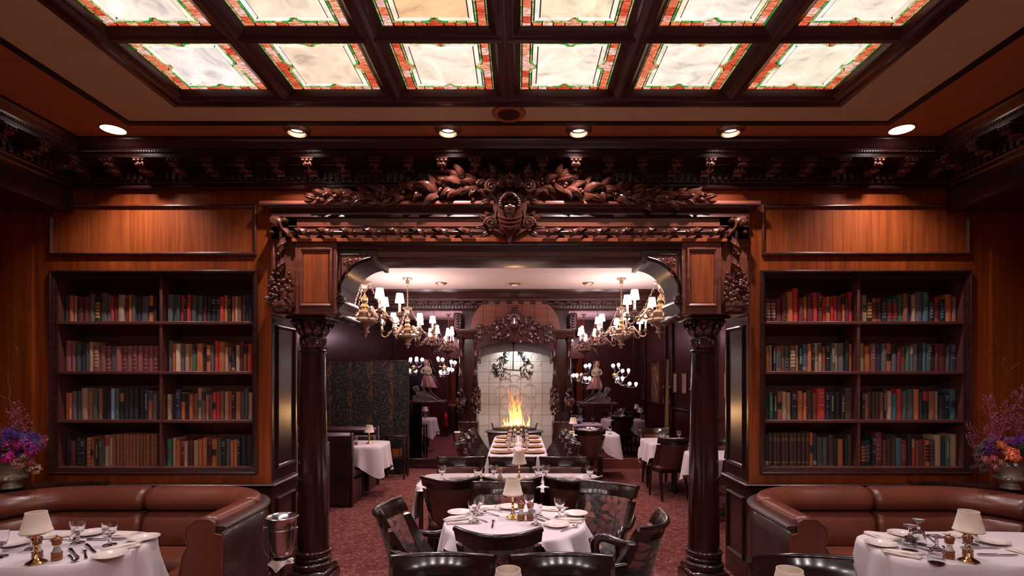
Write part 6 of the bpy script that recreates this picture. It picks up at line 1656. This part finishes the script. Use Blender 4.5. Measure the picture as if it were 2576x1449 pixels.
# timber surround
ST = MY - .30
for (p0, p1, s_) in ((1152, 1204, -1), (1389, 1441, 1)):
    x0, x1 = PX(p0, ST), PX(p1, ST); xm = (x0 + x1) / 2; zt = PZ(846, ST)
    MB().cbox(x0 + .05, x1 - .05, MY - .16, MY - .015, 0, zt, .006).build('pier', 'dark_wood', fp)
    MB().cbox(x0, x1, ST - .04, MY - .10, 0, PZ(1060, ST), .012).build('pier_base', 'dark_wood', fp)
    for q, xx in enumerate((x0 + .05, x1 - .06)):
        zz0 = PZ(985, ST); h_ = zt - zz0
        MB().lathe([(.052, 0), (.056, .02), (.040, .05), (.050, .10), (.052, .18), (.036, .26), (.044, .30), (.030, .34), (.033, h_ * .6), (.042, h_ * .62), (.031, h_ * .66), (.031, h_ - .14), (.045, h_ - .10), (.036, h_ - .07), (.056, h_ - .02), (.058, h_)], 18, (xx, ST + .02, zz0)).build('colonette', 'column_wood', fp)
        m = MB(); r = random.Random(q + p0)
        for k in range(30):
            v_ = r.random(); a = r.uniform(0, 6.28); rr2 = .075 * math.sin(math.pi * (.15 + .75 * v_)) ** .7; m.ball((xx + rr2 * math.cos(a), ST + .02 + rr2 * math.sin(a) * .9, PZ(1042, ST) + v_ * (PZ(985, ST) - PZ(1042, ST))), r.uniform(.018, .034), 7, 5)
        for k in range(8): a = .785 * k; m.leaf((xx, ST + .02, PZ(1030, ST)), (math.cos(a) * .4, math.sin(a) * .4, 1), (math.cos(a), math.sin(a), 0), .22, .10, .25, .4)
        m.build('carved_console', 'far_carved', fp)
    # pendant carving beside the opening
    m = MB(); r = random.Random(p0)
    xi = x1 - .005 if s_ < 0 else x0 + .005
    for k in range(16):
        z_ = PZ(870 + k * 5 if k < 8 else 975 + (k - 8) * 7, ST); m.leaf((xi, ST + .05, z_), (s_ * -1 * .5, -.3, -1), (0, -1, 0), .09, .06, .3, .4); m.ball((xi + r.uniform(-.02, .02), ST + .03, z_), .02, 7, 5)
    m.build('leaf_drop', 'far_carved', fp)
    # outer scrolled ear and finial block above the entablature
    xo = x0 - .01 if s_ < 0 else x1 + .01
    MB().cbox(xo - .07, xo + .07, ST, MY - .04, zt + .10, PZ(786, ST), .02).build('ear_block', 'dark_wood', fp)
    m = MB()
    for k in range(6): m.ball((xo, ST - .005, zt + .13 + .05 * k), (.05 - .004 * k, .035, .030), 9, 6)
    m.build('ear_carving', 'far_carved', fp)
ent = [(MY - .015, PZ(850, ST)), (ST + .02, PZ(850, ST)), (ST + .01, PZ(843, ST)), (ST - .02, PZ(838, ST)), (ST - .03, PZ(832, ST)), (ST - .03, PZ(828, ST)), (MY - .015, PZ(828, ST))]
x0, x1 = PX(1148, ST), PX(1445, ST)
for (a, b) in ((x0, PX(1218, ST)), (PX(1372, ST), x1)): MB().prism(ent, a, b, lambda u, v, w_: (w_, u, v)).build('entablature', 'dark_wood_flat', fp)
top = [(1195, 884), (1195, 826), (1206, 815), (1216, 826), (1232, 822), (1245, 806), (1262, 800), (1276, 790), (1294, 772), (1312, 790), (1326, 800), (1343, 806), (1356, 822), (1374, 826), (1386, 815), (1396, 826), (1396, 884)]
low_ = [(1388, 884), (1380, 872), (1360, 866), (1330, 861), (1294, 859), (1258, 861), (1232, 866), (1212, 872), (1204, 884)]
MB().prism([(PX(a, ST), PZ(b, ST)) for a, b in top + low_], ST, ST + .12, lambda u, v, w_: (u, w_, v)).build('crest_board', 'dark_wood', fp, smooth=20)
r = random.Random(8)
for s_ in (-1, 1):
    m = MB()
    for (dx, py, rr2) in ((88, 822, .055), (88, 838, .05), (88, 850, .045), (45, 828, .05), (40, 842, .045), (52, 815, .04), (30, 812, .04)):
        m.ball((PX(1295 + s_ * dx, ST), ST - .01, PZ(py, ST)), (rr2, rr2 * .8, rr2), 10, 7)
    for k in range(34):
        dx = r.uniform(6, 96); lim = 776 + 50 * (dx / 96) ** .7; py = r.uniform(lim + 6, 856); a = r.uniform(0, 6.28)
        m.leaf((PX(1295 + s_ * dx, ST), ST + .005, PZ(py, ST)), (math.cos(a), -.35, math.sin(a)), (0, -1, 0), r.uniform(.07, .12), .06, .3, .5)
    pts = []
    for k in range(20): q = k / 19 * 3.2 * math.pi; r_ = .075 * (1 - .8 * k / 19); pts.append((PX(1295 + s_ * 36, ST) + s_ * r_ * math.cos(q), ST - .02, PZ(806, ST) + r_ * math.sin(q)))
    MB().tube(pts, [.022 - .010 * k / 19 for k in range(20)], 7).build('crest_scroll', 'far_carved', fp)
    o = m.build('crest_carving', 'far_carved', fp)
    o['kind'] = 'stuff'
m = MB()
def msk(u, v):
    a = (u - .5) * math.pi * 1.1; t_ = math.pi * (v * .94 + .03); y = .085 * math.sin(t_) ** .7 * math.cos(a)
    if abs(a) < .22 and .42 < v < .62: y += .03 * (v - .42) / .2
    if .25 < abs(a) < .75 and .38 < v < .48: y -= .02
    return (PX(1294, ST) + .075 * math.sin(t_) ** .8 * math.sin(a), ST - .02 - y, PZ(812, ST) + .11 * math.cos(t_))
m.grid(msk, 20, 20)
for k in range(9): a = R(20 * k + 10); m.ball((PX(1294, ST) + .085 * math.cos(a), ST - .03, PZ(806, ST) + .10 * math.sin(a)), .035, 8, 6)
for k in range(5): m.ball((PX(1286 + 4 * k, ST), ST - .02, PZ(772, ST)), .028, 8, 6)
m.build('crest_mask', 'far_carved', fp)
# wood hood behind the crest: upright boards under an elliptic top
HY = MY - .14; hx0, hx1 = PX(1182, HY), PX(1410, HY); hb0 = PZ(832, HY); hb1 = PZ(741, HY); n = 7
def hz(x): u = (x - (hx0 + hx1) / 2) / ((hx1 - hx0) / 2); return hb0 + (hb1 - hb0) * math.sqrt(max(0, 1 - abs(u) ** 2.4))
for k in range(n):
    a = hx0 + (hx1 - hx0) * k / n + .003; b = hx0 + (hx1 - hx0) * (k + 1) / n - .003
    pts = [(a, hb0 - .02)] + [(a + (b - a) * q / 6, max(hb0 - .01, hz(a + (b - a) * q / 6))) for q in range(7)] + [(b, hb0 - .02)]
    MB().prism(pts, HY, MY - .015, lambda u, v, w_: (u, w_, v)).build('hood_board', 'portal_wood', fp, smooth=0)

# ---- brazier and fire
bz = thing('brazier', 'oval pewter brazier with a toothed grate before the tiles', 'brazier', (PX(1294, 9.35), 9.35, 0)); ZG = PZ(1078, 9.35)
def oval(prof): return [(r, z) for r, z in prof]
m = MB().lathe([(.30, 0), (.33, .02), (.30, .12), (.34, .22), (.42, .38), (.465, ZG - .17), (.48, ZG - .09), (.47, ZG - .075), (.51, ZG - .06), (.52, ZG - .045), (.50, ZG - .03), (.40, ZG - .02), (.38, ZG - .05), (.0005, ZG - .06)], 48)
m.v = [(x, y * .62, z) for x, y, z in m.v]; m.build('bowl', 'pewter', bz, world=False)
for s_ in (-1, 1):
    m = MB(); m.tube([(s_ * .30, -.16, ZG - .12), (s_ * .33, -.17, ZG - .24), (s_ * .22, -.20, ZG - .30), (s_ * .12, -.24, ZG - .26)], .012, 8); m.build('swag', 'pewter', bz, world=False)
    m = MB(); m.tube([(s_ * .375, 0, ZG - .02), (s_ * .385, 0, ZG + .06), (s_ * .40, 0, ZG + .09), (s_ * .415, 0, ZG + .085)], .012, 8); m.build('grate_horn', 'iron', bz, world=False)
m = MB().lathe([(.36, ZG - .02), (.375, ZG - .015), (.37, ZG + .0), (.355, ZG)], 48); m.v = [(x, y * .55, z) for x, y, z in m.v]; m.build('grate_ring', 'iron', bz, world=False)
for k in range(26):
    x = -.345 + .69 * k / 25; yb = math.sqrt(max(0, 1 - (x / .365) ** 2)) * .20
    MB().tube([(x - .012, -yb - .012, ZG + .002), (x + .006, -yb * .2, ZG + .028), (x, yb, ZG + .005)], .006, 5).build('grate_bar', 'iron', bz, world=False)
fi = thing('fire', 'bright orange flames burning on the brazier grate', 'fire', (bz.location.x + .015, 9.35, ZG + .042))
rf = random.Random(31)
def tongue(x, y, h_, w_, tw, name='flame'):
    pts = []; rad = []; n = 16
    for k in range(n):
        q = k / (n - 1); pts.append((x + tw * math.sin(q * 5.0 + x * 9) * q * .55, y + .02 * math.sin(q * 4), h_ * q)); rad.append(max(.0015, w_ * (1 - q) ** .8 * (.55 + .45 * math.sin(math.pi * min(1, q * 1.5 + .25)))))
    MB().tube(pts, rad, 8, flat=.6).build(name, 'flame', fi, world=False, smooth=70)
for k in range(30):
    x = rf.gauss(0, .11); x = max(-.24, min(.24, x)); h_ = (.52 if abs(x) < .10 else .34 if abs(x) < .17 else .20) * rf.uniform(.45, 1.05)
    tongue(x, rf.uniform(-.08, .08), h_, rf.uniform(.010, .026), rf.uniform(-.09, .09))
tongue(-.02, 0, .64, .018, .10); tongue(.06, -.02, .56, .020, -.12); tongue(.10, .02, .44, .018, .10)
for k in range(6): tongue(rf.uniform(-.1, .12), 0, .70 * rf.uniform(.8, 1), .008, .14 * rf.choice((-1, 1)))
MB().ball((0, 0, .006), (.26, .10, .010), 16, 6).build('ember_bed', 'ember', fi, world=False)
point('fire_light', (bz.location.x, 9.3, ZG + .30), 10, (1, .55, .25), .12)
spot('niche_light', (PX(1297, MY), MY + .34, 2.43), 55, R(150), .8, (1, .93, .88), .03).rotation_euler = (R(8), 0, 0)

# ================================================================ CHANDELIERS
ch = thing('chandelier', 'x', 'chandelier')
MB().lathe([(.0005, -.001), (.075, -.001), (.078, -.012), (.060, -.020), (.030, -.035), (.024, -.075), (.034, -.082), (.030, -.092), (.012, -.10), (.0005, -.105)], 20).build('canopy', 'bronze', ch, world=False)
def chain(a, b, n, m):
    a, b = Vector(a), Vector(b); d = (b - a).normalized(); L = (b - a).length / n; s1 = d.orthogonal().normalized(); s2 = d.cross(s1)
    for k in range(n):
        c = a + d * (L * (k + .5)); s_ = s1 if k % 2 else s2
        m.tube([c + d * (L * .62 * math.cos(q)) + s_ * (L * .28 * math.sin(q)) for q in [2 * math.pi * j / 8 for j in range(8)]], L * .085, 4, closed=True)
m = MB(); chain((0, 0, -.10), (0, 0, -.46), 9, m); o = m.build('drop_chain', 'bronze', ch, world=False); o['kind'] = 'stuff'
MB().lathe([(.012, -.45), (.030, -.465), (.075, -.475), (.078, -.490), (.050, -.498), (.032, -.52), (.026, -.56), (.034, -.57), (.016, -.60), (.0005, -.62)], 20, mod=lambda a, z: 1 + .06 * math.cos(8 * a)).build('crown', 'bronze', ch, world=False)
for k in range(3):
    a = R(120 * k + 10); m = MB(); chain((.05 * math.cos(a), .05 * math.sin(a), -.49), (.20 * math.cos(a), .20 * math.sin(a), -.795), 9, m); o = m.build('stay_chain', 'bronze', ch, world=False); o['kind'] = 'stuff'
m = MB(); m.cbox(-.085, .085, -.085, .085, -.865, -.815, .02)
m.lathe([(.080, -.865), (.10, -.872), (.098, -.885), (.085, -.892), (.135, -.905), (.152, -.928), (.146, -.955), (.11, -.978), (.075, -.99), (.05, -1.02), (.036, -1.05), (.058, -1.065), (.058, -1.075), (.030, -1.085), (.024, -1.12), (.014, -1.135), (.0005, -1.145)], 48, mod=lambda a, z: 1 + (.04 * math.sin(18 * a) if -.975 < z < -.90 else 0)); m.build('bowl', 'bronze', ch, world=False)
MB().lathe([(.03, -.815), (.045, -.80), (.052, -.775), (.035, -.745), (.024, -.735), (.030, -.725), (.040, -.70), (.034, -.67), (.018, -.64), (.0005, -.60)], 18).build('vase_finial', 'brass', ch, world=False)
armp = []
for k in range(14): q = R(200 - 38 * k); r_ = .018 + .046 * k / 13; armp.append((.175 + r_ * math.cos(q), -.855 + r_ * math.sin(q)))
armp += [(.268, -.880), (.300, -.925), (.335, -.955), (.372, -.958), (.400, -.940), (.410, -.910), (.402, -.89)]
am = MB().tube([(r_, 0, z) for r_, z in armp], [.009 + .006 * math.sin(math.pi * k / len(armp)) for k in range(len(armp))], 7).mesh('arm', ['bronze'])
lm = MB(); lm.leaf((.25, 0, -.86), (1, 0, -.9), (0, 0, 1), .11, .05, .2, .4); lm.tube([(.09, 0, -.85), (.13, 0, -.845)], .012, 6); lm.ball((.20, 0, -.792), .013, 8, 6); lm = lm.mesh('arm_leaf', ['bronze'])
cu = MB().lathe([(.008, -.895), (.014, -.885), (.046, -.870), (.048, -.864), (.020, -.860), (.022, -.835), (.024, -.83), (.018, -.825)], 20, (.402, 0, 0)).mesh('drip_pan', ['bronze'])
cd = MB().lathe([(.0005, -.835), (.0155, -.835), (.0155, -.70), (.0005, -.70)], 14, (.402, 0, 0)).mesh('candle', ['candle'])
shd = MB().lathe([(.056, -.715), (.039, -.605), (.037, -.605), (.054, -.715), (.056, -.715)], 28, (.402, 0, 0)).mesh('shade', ['shade_on'])
for k in range(6):
    a = R(60 * k + 10); arm = link('arm', am, ch); arm.rotation_euler = (0, 0, a)
    for nm, me in (('arm_leaf', lm), ('drip_pan', cu), ('candle', cd), ('shade', shd)): link(nm, me, arm)
CH = Maker(ch)
for (x, y, lb) in ((AX - 1.735, 8.58, 'bronze chandelier of six shaded candles over the booth side, by the fireplace'), (AX + 1.735, 8.58, 'bronze chandelier of six shaded candles over the print side, by the fireplace'),
                   (AX - 1.735, 6.20, 'bronze chandelier of six shaded candles behind the arch, booth side'), (AX + 1.735, 6.20, 'bronze chandelier of six shaded candles behind the arch, print side')):
    CH.put((x, y, FZ), 0 if x < 0 else R(20), lb, 'bronze chandeliers')
    for k in range(6):
        a = R(60 * k + (10 if x < 0 else 30)); point('candle_light', (x + .402 * math.cos(a), y + .402 * math.sin(a), FZ - .575), CHAND_W, CHAND_COL, .03)

# ================================================================ SCONCES ON THE MIRROR
def sconce(px, py, ends, label):
    b = Vector(P(px, py, MY)); b.y = MY - .0135; t = thing('sconce', label, 'sconce', b, 0, 'bare-bulb sconces on the mirrors')
    MB().lathe([(.0005, -.03), (.03, -.03), (.05, -.015), (.055, 0)], 18, tuple(b), axis='y').build('backplate', 'brass', t)
    for (ex, ey) in ends:
        b2 = b + Vector((0, -.02, 0)); e = Vector(P(ex, ey, MY - .28)); pts = []
        for k in range(18):
            q = k / 17; c = b2.lerp(e, q); c.z += -.10 * math.sin(math.pi * q) + .03 * math.sin(q * 14); c.x += .03 * math.sin(q * 16); c.y = b2.y + (e.y - b2.y) * q; pts.append(c)
        pts[-1] = e - Vector((0, 0, .05))
        arm = MB().tube(pts, .0055, 6).build('arm', 'steel', t)
        MB().lathe([(.006, -.055), (.024, -.045), (.026, -.040), (.012, -.036), (.012, -.022)], 14, tuple(e)).build('socket', 'steel', arm)
        MB().lathe([(.010, -.024), (.024, 0), (.028, .018), (.024, .036), (.012, .047), (.0005, .050)], 14, tuple(e)).build('bulb', 'lamp_on', arm)
        point('bulb_light', tuple(e + Vector((0, -.02, .012))), BULB_W, (1, .86, .90), .035)
sconce(1546, 945, [(1556, 920), (1581, 934), (1566, 954), (1600, 968)], 'four-bulb wire sconce between the wooden lady and the print wall')
sconce(1462, 945, [(1483, 921), (1483, 954), (1451, 946)], 'three-bulb wire sconce between the fireplace and the second wooden lady')
sconce(1040, 925, [(1033, 906), (1048, 904), (1030, 934)], 'three-bulb wire sconce beside the wallpapered screen')
sconce(1118, 925, [(1102, 904), (1135, 912), (1108, 938), (1128, 931)], 'four-bulb wire sconce over the draped figure by the fireplace')

# ================================================================ CARVED LADIES ON THEIR LEDGES
def skin_body(name, verts, edges, radii, mat, parent, col, levels=2):
    me = bpy.data.meshes.new(name); me.from_pydata(verts, edges, [])
    o = bpy.data.objects.new(name, me); C.objects.link(o)
    md = o.modifiers.new('skin', 'SKIN'); md.use_smooth_shade = True
    for v, r_ in zip(me.skin_vertices[0].data, radii): v.radius = (r_, r_)
    me.skin_vertices[0].data[0].use_root = True
    sb = o.modifiers.new('sub', 'SUBSURF'); sb.levels = levels; sb.render_levels = levels
    dg = bpy.context.evaluated_depsgraph_get(); me2 = bpy.data.meshes.new_from_object(o.evaluated_get(dg)); bpy.data.objects.remove(o)
    me2.materials.clear(); me2.materials.append(M_(mat)); me2.shade_smooth()
    o2 = link(name, me2, parent); o2.color = tuple(col) + (1,); return o2
def lady(px, py, mir, label):
    d = MY - .15; base = P(px, py, d); s_ = -1 if mir else 1
    t = thing('statue', label, 'statue', base)
    # plinth: breaking wave scroll
    m = MB(); sil = [(-.22, 0), (.23, 0), (.25, .035), (.22, .06), (.20, .045), (.17, .05), (.15, .10), (.12, .17), (.06, .20), (-.02, .16), (-.10, .09), (-.17, .035)]
    m.prism([(s_ * u, v) for u, v in sil], -.07, .07, lambda u, v, w_: (u, w_, v))
    for (cx_, cz_, r_) in ((.205, .045, .045), (.19, .215, .055)):
        pts = []
        for k in range(22): q = k / 21 * 3.6 * math.pi; rr2 = r_ * (1 - .82 * k / 21); pts.append((s_ * (cx_ + rr2 * math.cos(q)), -.05, cz_ + rr2 * math.sin(q)))
        m.tube(pts, [.016 - .007 * k / 21 for k in range(22)], 7)
    m.tube([(s_ * .13, -.03, .10), (s_ * .16, -.04, .15), (s_ * .15, -.05, .20), (s_ * .17, -.05, .25)], .03, 8)
    for k in range(9): a = .35 * k; m.tube([(s_ * (-.20 + .04 * k), -.075, .01 + .004 * k), (s_ * (-.14 + .04 * k), -.085, .05 + .012 * k), (s_ * (-.06 + .03 * k), -.08, .10 + .008 * k)], [.006, .012, .006], 5)
    m.build('wave_plinth', 'statue_paint', t, world=False).color = (.09, .068, .054, 1)
    # one skinned figure: pelvis, spine, head, folded arms, one leg forward
    V = [(0, 0, .40), (-.005, -.01, .47), (0, -.015, .54), (.005, -.01, .60), (.005, -.012, .635), (.008, -.02, .665), (.010, -.03, .705), (.012, -.028, .735),
         (-.058, -.01, .588), (-.085, -.03, .52), (-.05, -.075, .485), (.01, -.085, .490), (.03, -.085, .492),
         (.066, -.01, .588), (.095, -.035, .53), (.06, -.085, .505), (.0, -.095, .515), (-.015, -.095, .517),
         (-.04, -.02, .37), (-.06, -.07, .27), (-.075, -.03, .17), (-.085, -.06, .15),
         (.045, -.03, .37), (.07, -.085, .27), (.035, -.06, .17), (.02, -.085, .145)]
    E = [(0, 1), (1, 2), (2, 3), (3, 4), (4, 5), (5, 6), (6, 7), (3, 8), (8, 9), (9, 10), (10, 11), (11, 12), (3, 13), (13, 14), (14, 15), (15, 16), (16, 17), (0, 18), (18, 19), (19, 20), (20, 21), (0, 22), (22, 23), (23, 24), (24, 25)]
    Rr = [.068, .054, .058, .058, .030, .026, .040, .030, .030, .023, .019, .015, .010, .030, .023, .019, .015, .010, .050, .036, .022, .014, .050, .036, .022, .014]
    skin_body('figure', [(s_ * x, y, z) for x, y, z in V], E, Rr, 'statue_paint', t, (.15, .088, .06))
    m = MB()
    def hair(u, v):
        a = 2 * math.pi * u; tt = math.pi * v; r_ = .048 * math.sin(tt) ** .7; return (s_ * .012 + r_ * math.cos(a) * 1.0, -.012 + r_ * math.sin(a) * .95, .712 + .052 * math.cos(tt) + (-.03 if math.sin(a) > 0 and v > .5 else 0))
    m.grid(hair, 14, 8, True)
    m.tube([(s_ * -.03, .01, .70), (s_ * -.045, .0, .64), (s_ * -.05, -.01, .59)], [.022, .018, .010], 7); m.build('hair', 'statue_paint', t, world=False, fix=False, smooth=70).color = (.12, .035, .02, 1)
    m = MB(); m.ball((s_ * .012, -.066, .706), (.006, .009, .010), 6, 5)
    for e in (-1, 1): m.ball((s_ * .012 + e * .014, -.062, .715), (.005, .004, .003), 6, 4)
    m.ball((s_ * .012, -.062, .690), (.010, .005, .003), 6, 4); m.build('facial_features', 'statue_paint', t, world=False).color = (.26, .11, .08, 1)
    def skirt(u, v, side):
        a = 2 * math.pi * u * .94 + .5; q = v; rx = .082 + .055 * q + .010 * math.sin(9 * a) * (.3 + q); ry = .075 + .045 * q + .010 * math.sin(9 * a + 1) * (.3 + q)
        return (s_ * (-.012 - .055 * q + rx * math.cos(a)) , -.025 - .02 * q + ry * math.sin(a), .455 - .235 * q - .03 * math.sin(a) * q + (.004 if side else 0))
    MB().shell(skirt, 40, 8).build('draped_skirt', 'statue_paint', t, world=False, smooth=70).color = (.085, .013, .011, 1)
    # ledge
    lx = PX(px, MY)
    l2 = thing('ledge', 'dark timber ledge under ' + ('the draped figure by the screen' if mir else 'the wooden lady by the print wall'), 'shelf', (lx, MY - .014, base[2] - .001), 0)
    MB().cbox(-.36, .36, -.26, 0, -.035, 0, .006).build('ledge_board', 'dark_wood_flat', l2, world=False)
    for e in (-1, 1): MB().prism([(0, -.035), (-.20, -.035), (-.18, -.06), (-.06, -.10), (-.03, -.22), (0, -.24)], e * .30 - .02, e * .30 + .02, lambda u, v, w_: (w_, u, v)).build('bracket', 'dark_wood', l2, world=False)
lady(1500, 1012, False, 'carved wooden lady with folded arms in a red skirt on a wave scroll')
lady(1074, 1008, True, 'carved wooden figure in red drapery by the wallpapered screen')

# ================================================================ SCREEN, BOOTH, SIDE PIECES
sx1 = PX(1028, 9.28)
t = thing('screen', 'tall partition covered in dark flowered wallpaper', 'screen', ((FLX + sx1) / 2, 9.28, 0), kind=None)
MB().box(FLX + .01, sx1, 9.25, 9.31, 0, PZ(909, 9.28)).build('papered_panel', 'wallpaper', t, smooth=0)
MB().cbox(FLX + .01, sx1 + .004, 9.245, 9.315, PZ(909, 9.28), PZ(907, 9.28), .003).build('cap_strip', 'dark_wood_flat', t)
MB().cbox(sx1, sx1 + .008, 9.246, 9.314, 0, PZ(909, 9.28), .003).build('edge_strip', 'dark_wood', t)
def bench(x0, x1, yb, face, h_, label):
    t = thing('booth_bench', label, 'bench', ((x0 + x1) / 2, yb, 0))
    def Y(a): return yb + face * a
    def bx2(nm, a, b, z0, z1, mat, c=.02, xa=x0, xb=x1):
        ya, yb2 = sorted((Y(a), Y(b))); MB().cbox(xa, xb, ya, yb2, z0, z1, c).build(nm, mat, t)
    bx2('back_shell', 0, .05, 0.02, h_ - .02, 'leather_plum'); bx2('back_cushion', .05, .15, .47, h_ - .12, 'leather_plum', .03)
    bx2('head_roll', .02, .16, h_ - .11, h_, 'leather_plum', .045); bx2('seat_cushion', .05, .55, .33, .47, 'leather_plum', .04); bx2('base', .03, .50, 0, .33, 'leather_plum', .01)
    bx2('end_cap', -.01, .06, 0, h_ + .005, 'leather_shell', .02, x1, x1 + .03)
    # inset back board
    ya = Y(-.004); MB().box(x0 + .08, x1 - .08, min(ya, Y(.002)), max(ya, Y(.002)), .30, h_ - .10).build('back_board', 'leather_shell', t, smooth=0)
bench(FLX + .03, PX(893, 7.02) - .03, 6.93, 1, .975, 'plum leather booth bench with its back to the arch')
bench(FLX + .03, PX(952, 8.32) - .03, 8.40, -1, .93, 'plum leather booth bench facing the arch before the screen')
bench(FLX + .03, PX(828, 6.6) - .03, 6.64, -1, .90, 'plum leather booth bench mostly hidden by the arch column')
# service stand by the screen
t = thing('service_stand', 'small dark service stand with a tray shelf by the screen', 'side stand', (-2.10, 8.95, 0))
MB().cbox(-.20, .20, -.16, .16, .70, .73, .005).build('top', 'dark_wood_flat', t, world=False)
for sx_ in (-1, 1):
    for sy_ in (-1, 1): MB().cbox(sx_ * .18 - .015, sx_ * .18 + .015, sy_ * .14 - .015, sy_ * .14 + .015, 0, .70, .003).build('leg', 'dark_wood', t, world=False)
MB().cbox(-.18, .18, -.14, .14, .34, .36, .004).build('shelf', 'dark_wood_flat', t, world=False)
t = thing('bottle_basket', 'wicker-brown box with a bottle in it on the service stand', 'basket', (-2.06, 8.92, .361))
m = MB(); m.cbox(-.07, .07, -.09, .09, 0, .012, .003); m.cbox(-.07, .07, -.09, -.078, 0, .14, .003); m.cbox(-.07, .07, .078, .09, 0, .14, .003); m.cbox(-.07, -.058, -.09, .09, 0, .14, .003); m.cbox(.058, .07, -.09, .09, 0, .14, .003); m.build('box', 'mill_wood', t, world=False)
MB().tube([(-.01, .02, .014), (.0, .02, .13), (.012, .02, .17), (.03, .02, .25)], [.034, .034, .016, .014], 12).build('bottle', 'ceramic_black', t, world=False)
# second ice bucket on its stand by the mirror
t = thing('ice_bucket_stand', 'small steel ice bucket on a stand before the mirror', 'ice bucket', (PX(1153, 9.3), 9.3, 0)); zt = PZ(1087, 9.3); zb = zt - .22
MB().lathe([(.0005, zb), (.07, zb), (.075, zb + .03), (.092, zt - .02), (.105, zt), (.100, zt + .004), (.088, zt - .02), (.0005, zb + .02)], 28).build('bucket', 'steel', t, world=False)
MB().lathe([(.13, 0), (.13, .012), (.02, .035), (.014, .06), (.014, zb - .03), (.06, zb)], 20).build('stand_pole', 'iron', t, world=False)
# extinguisher and its sign on the far side of the arch wall
t = thing('fire_extinguisher', 'red fire extinguisher hung behind the arch wall', 'fire extinguisher', (-2.075, WB + .085, .30))
MB().lathe([(.0005, 0), (.055, 0), (.06, .01), (.06, .30), (.045, .35), (.02, .37), (.02, .40), (.0005, .40)], 24).build('cylinder', 'red_paint', t, world=False)
MB().cbox(-.03, .05, -.012, .012, .40, .43, .004).build('valve_lever', 'iron', t, world=False)
MB().tube([(.02, .02, .39), (.07, .03, .34), (.066, .02, .12)], .009, 7).build('hose', 'ceramic_black', t, world=False)
MB().cbox(-.03, .03, .055, .085, .15, .22, .003).build('wall_bracket', 'iron', t, world=False)
t = thing('extinguisher_sign', 'narrow white sign with a red border and arrow behind the arch wall', 'sign', (-2.055, WB + .002, 1.05))
MB().box(-.05, .05, 0, .006, -.24, .24).build('board', 'sign_white', t, world=False, smooth=0)
MB().prism([(-.03, .10), (.03, .10), (.0, -.02)], .006, .008, lambda u, v, w_: (u, w_, v + .10)).build('arrow', 'red_paint', t, world=False, smooth=0)
MB().frame(-.05, .05, -.24, .24, [(0, 0), (0, .002), (.008, .002), (.008, 0)], lambda u, v, p: (u, .006 + p, v), False).build('border', 'red_paint', t, world=False, smooth=0)

# ================================================================ TABLES AND THEIR CLOTHS, laid over the seating pushed in below
from mathutils.bvhtree import BVHTree
bpy.context.view_layer.update()
sv, sf = [], []
for o in list(S.objects):
    if o.parent is None and o.get('category') in ('chair', 'banquette', 'bench'):
        for c in o.children:
            mw = o.matrix_world @ c.matrix_local; k = len(sv)
            sv += [mw @ p.co for p in c.data.vertices]; sf += [[k + i for i in p.vertices] for p in c.data.polygons]
seating = BVHTree.FromPolygons(sv, sf)
def seat_height(x, y):
    h = seating.ray_cast(Vector((x, y, TZ - .002)), Vector((0, 0, -1)), .6)
    return h[0].z if h[0] is not None else None
for (a, k) in TABLES: build_table(*a, under=seat_height, **k)
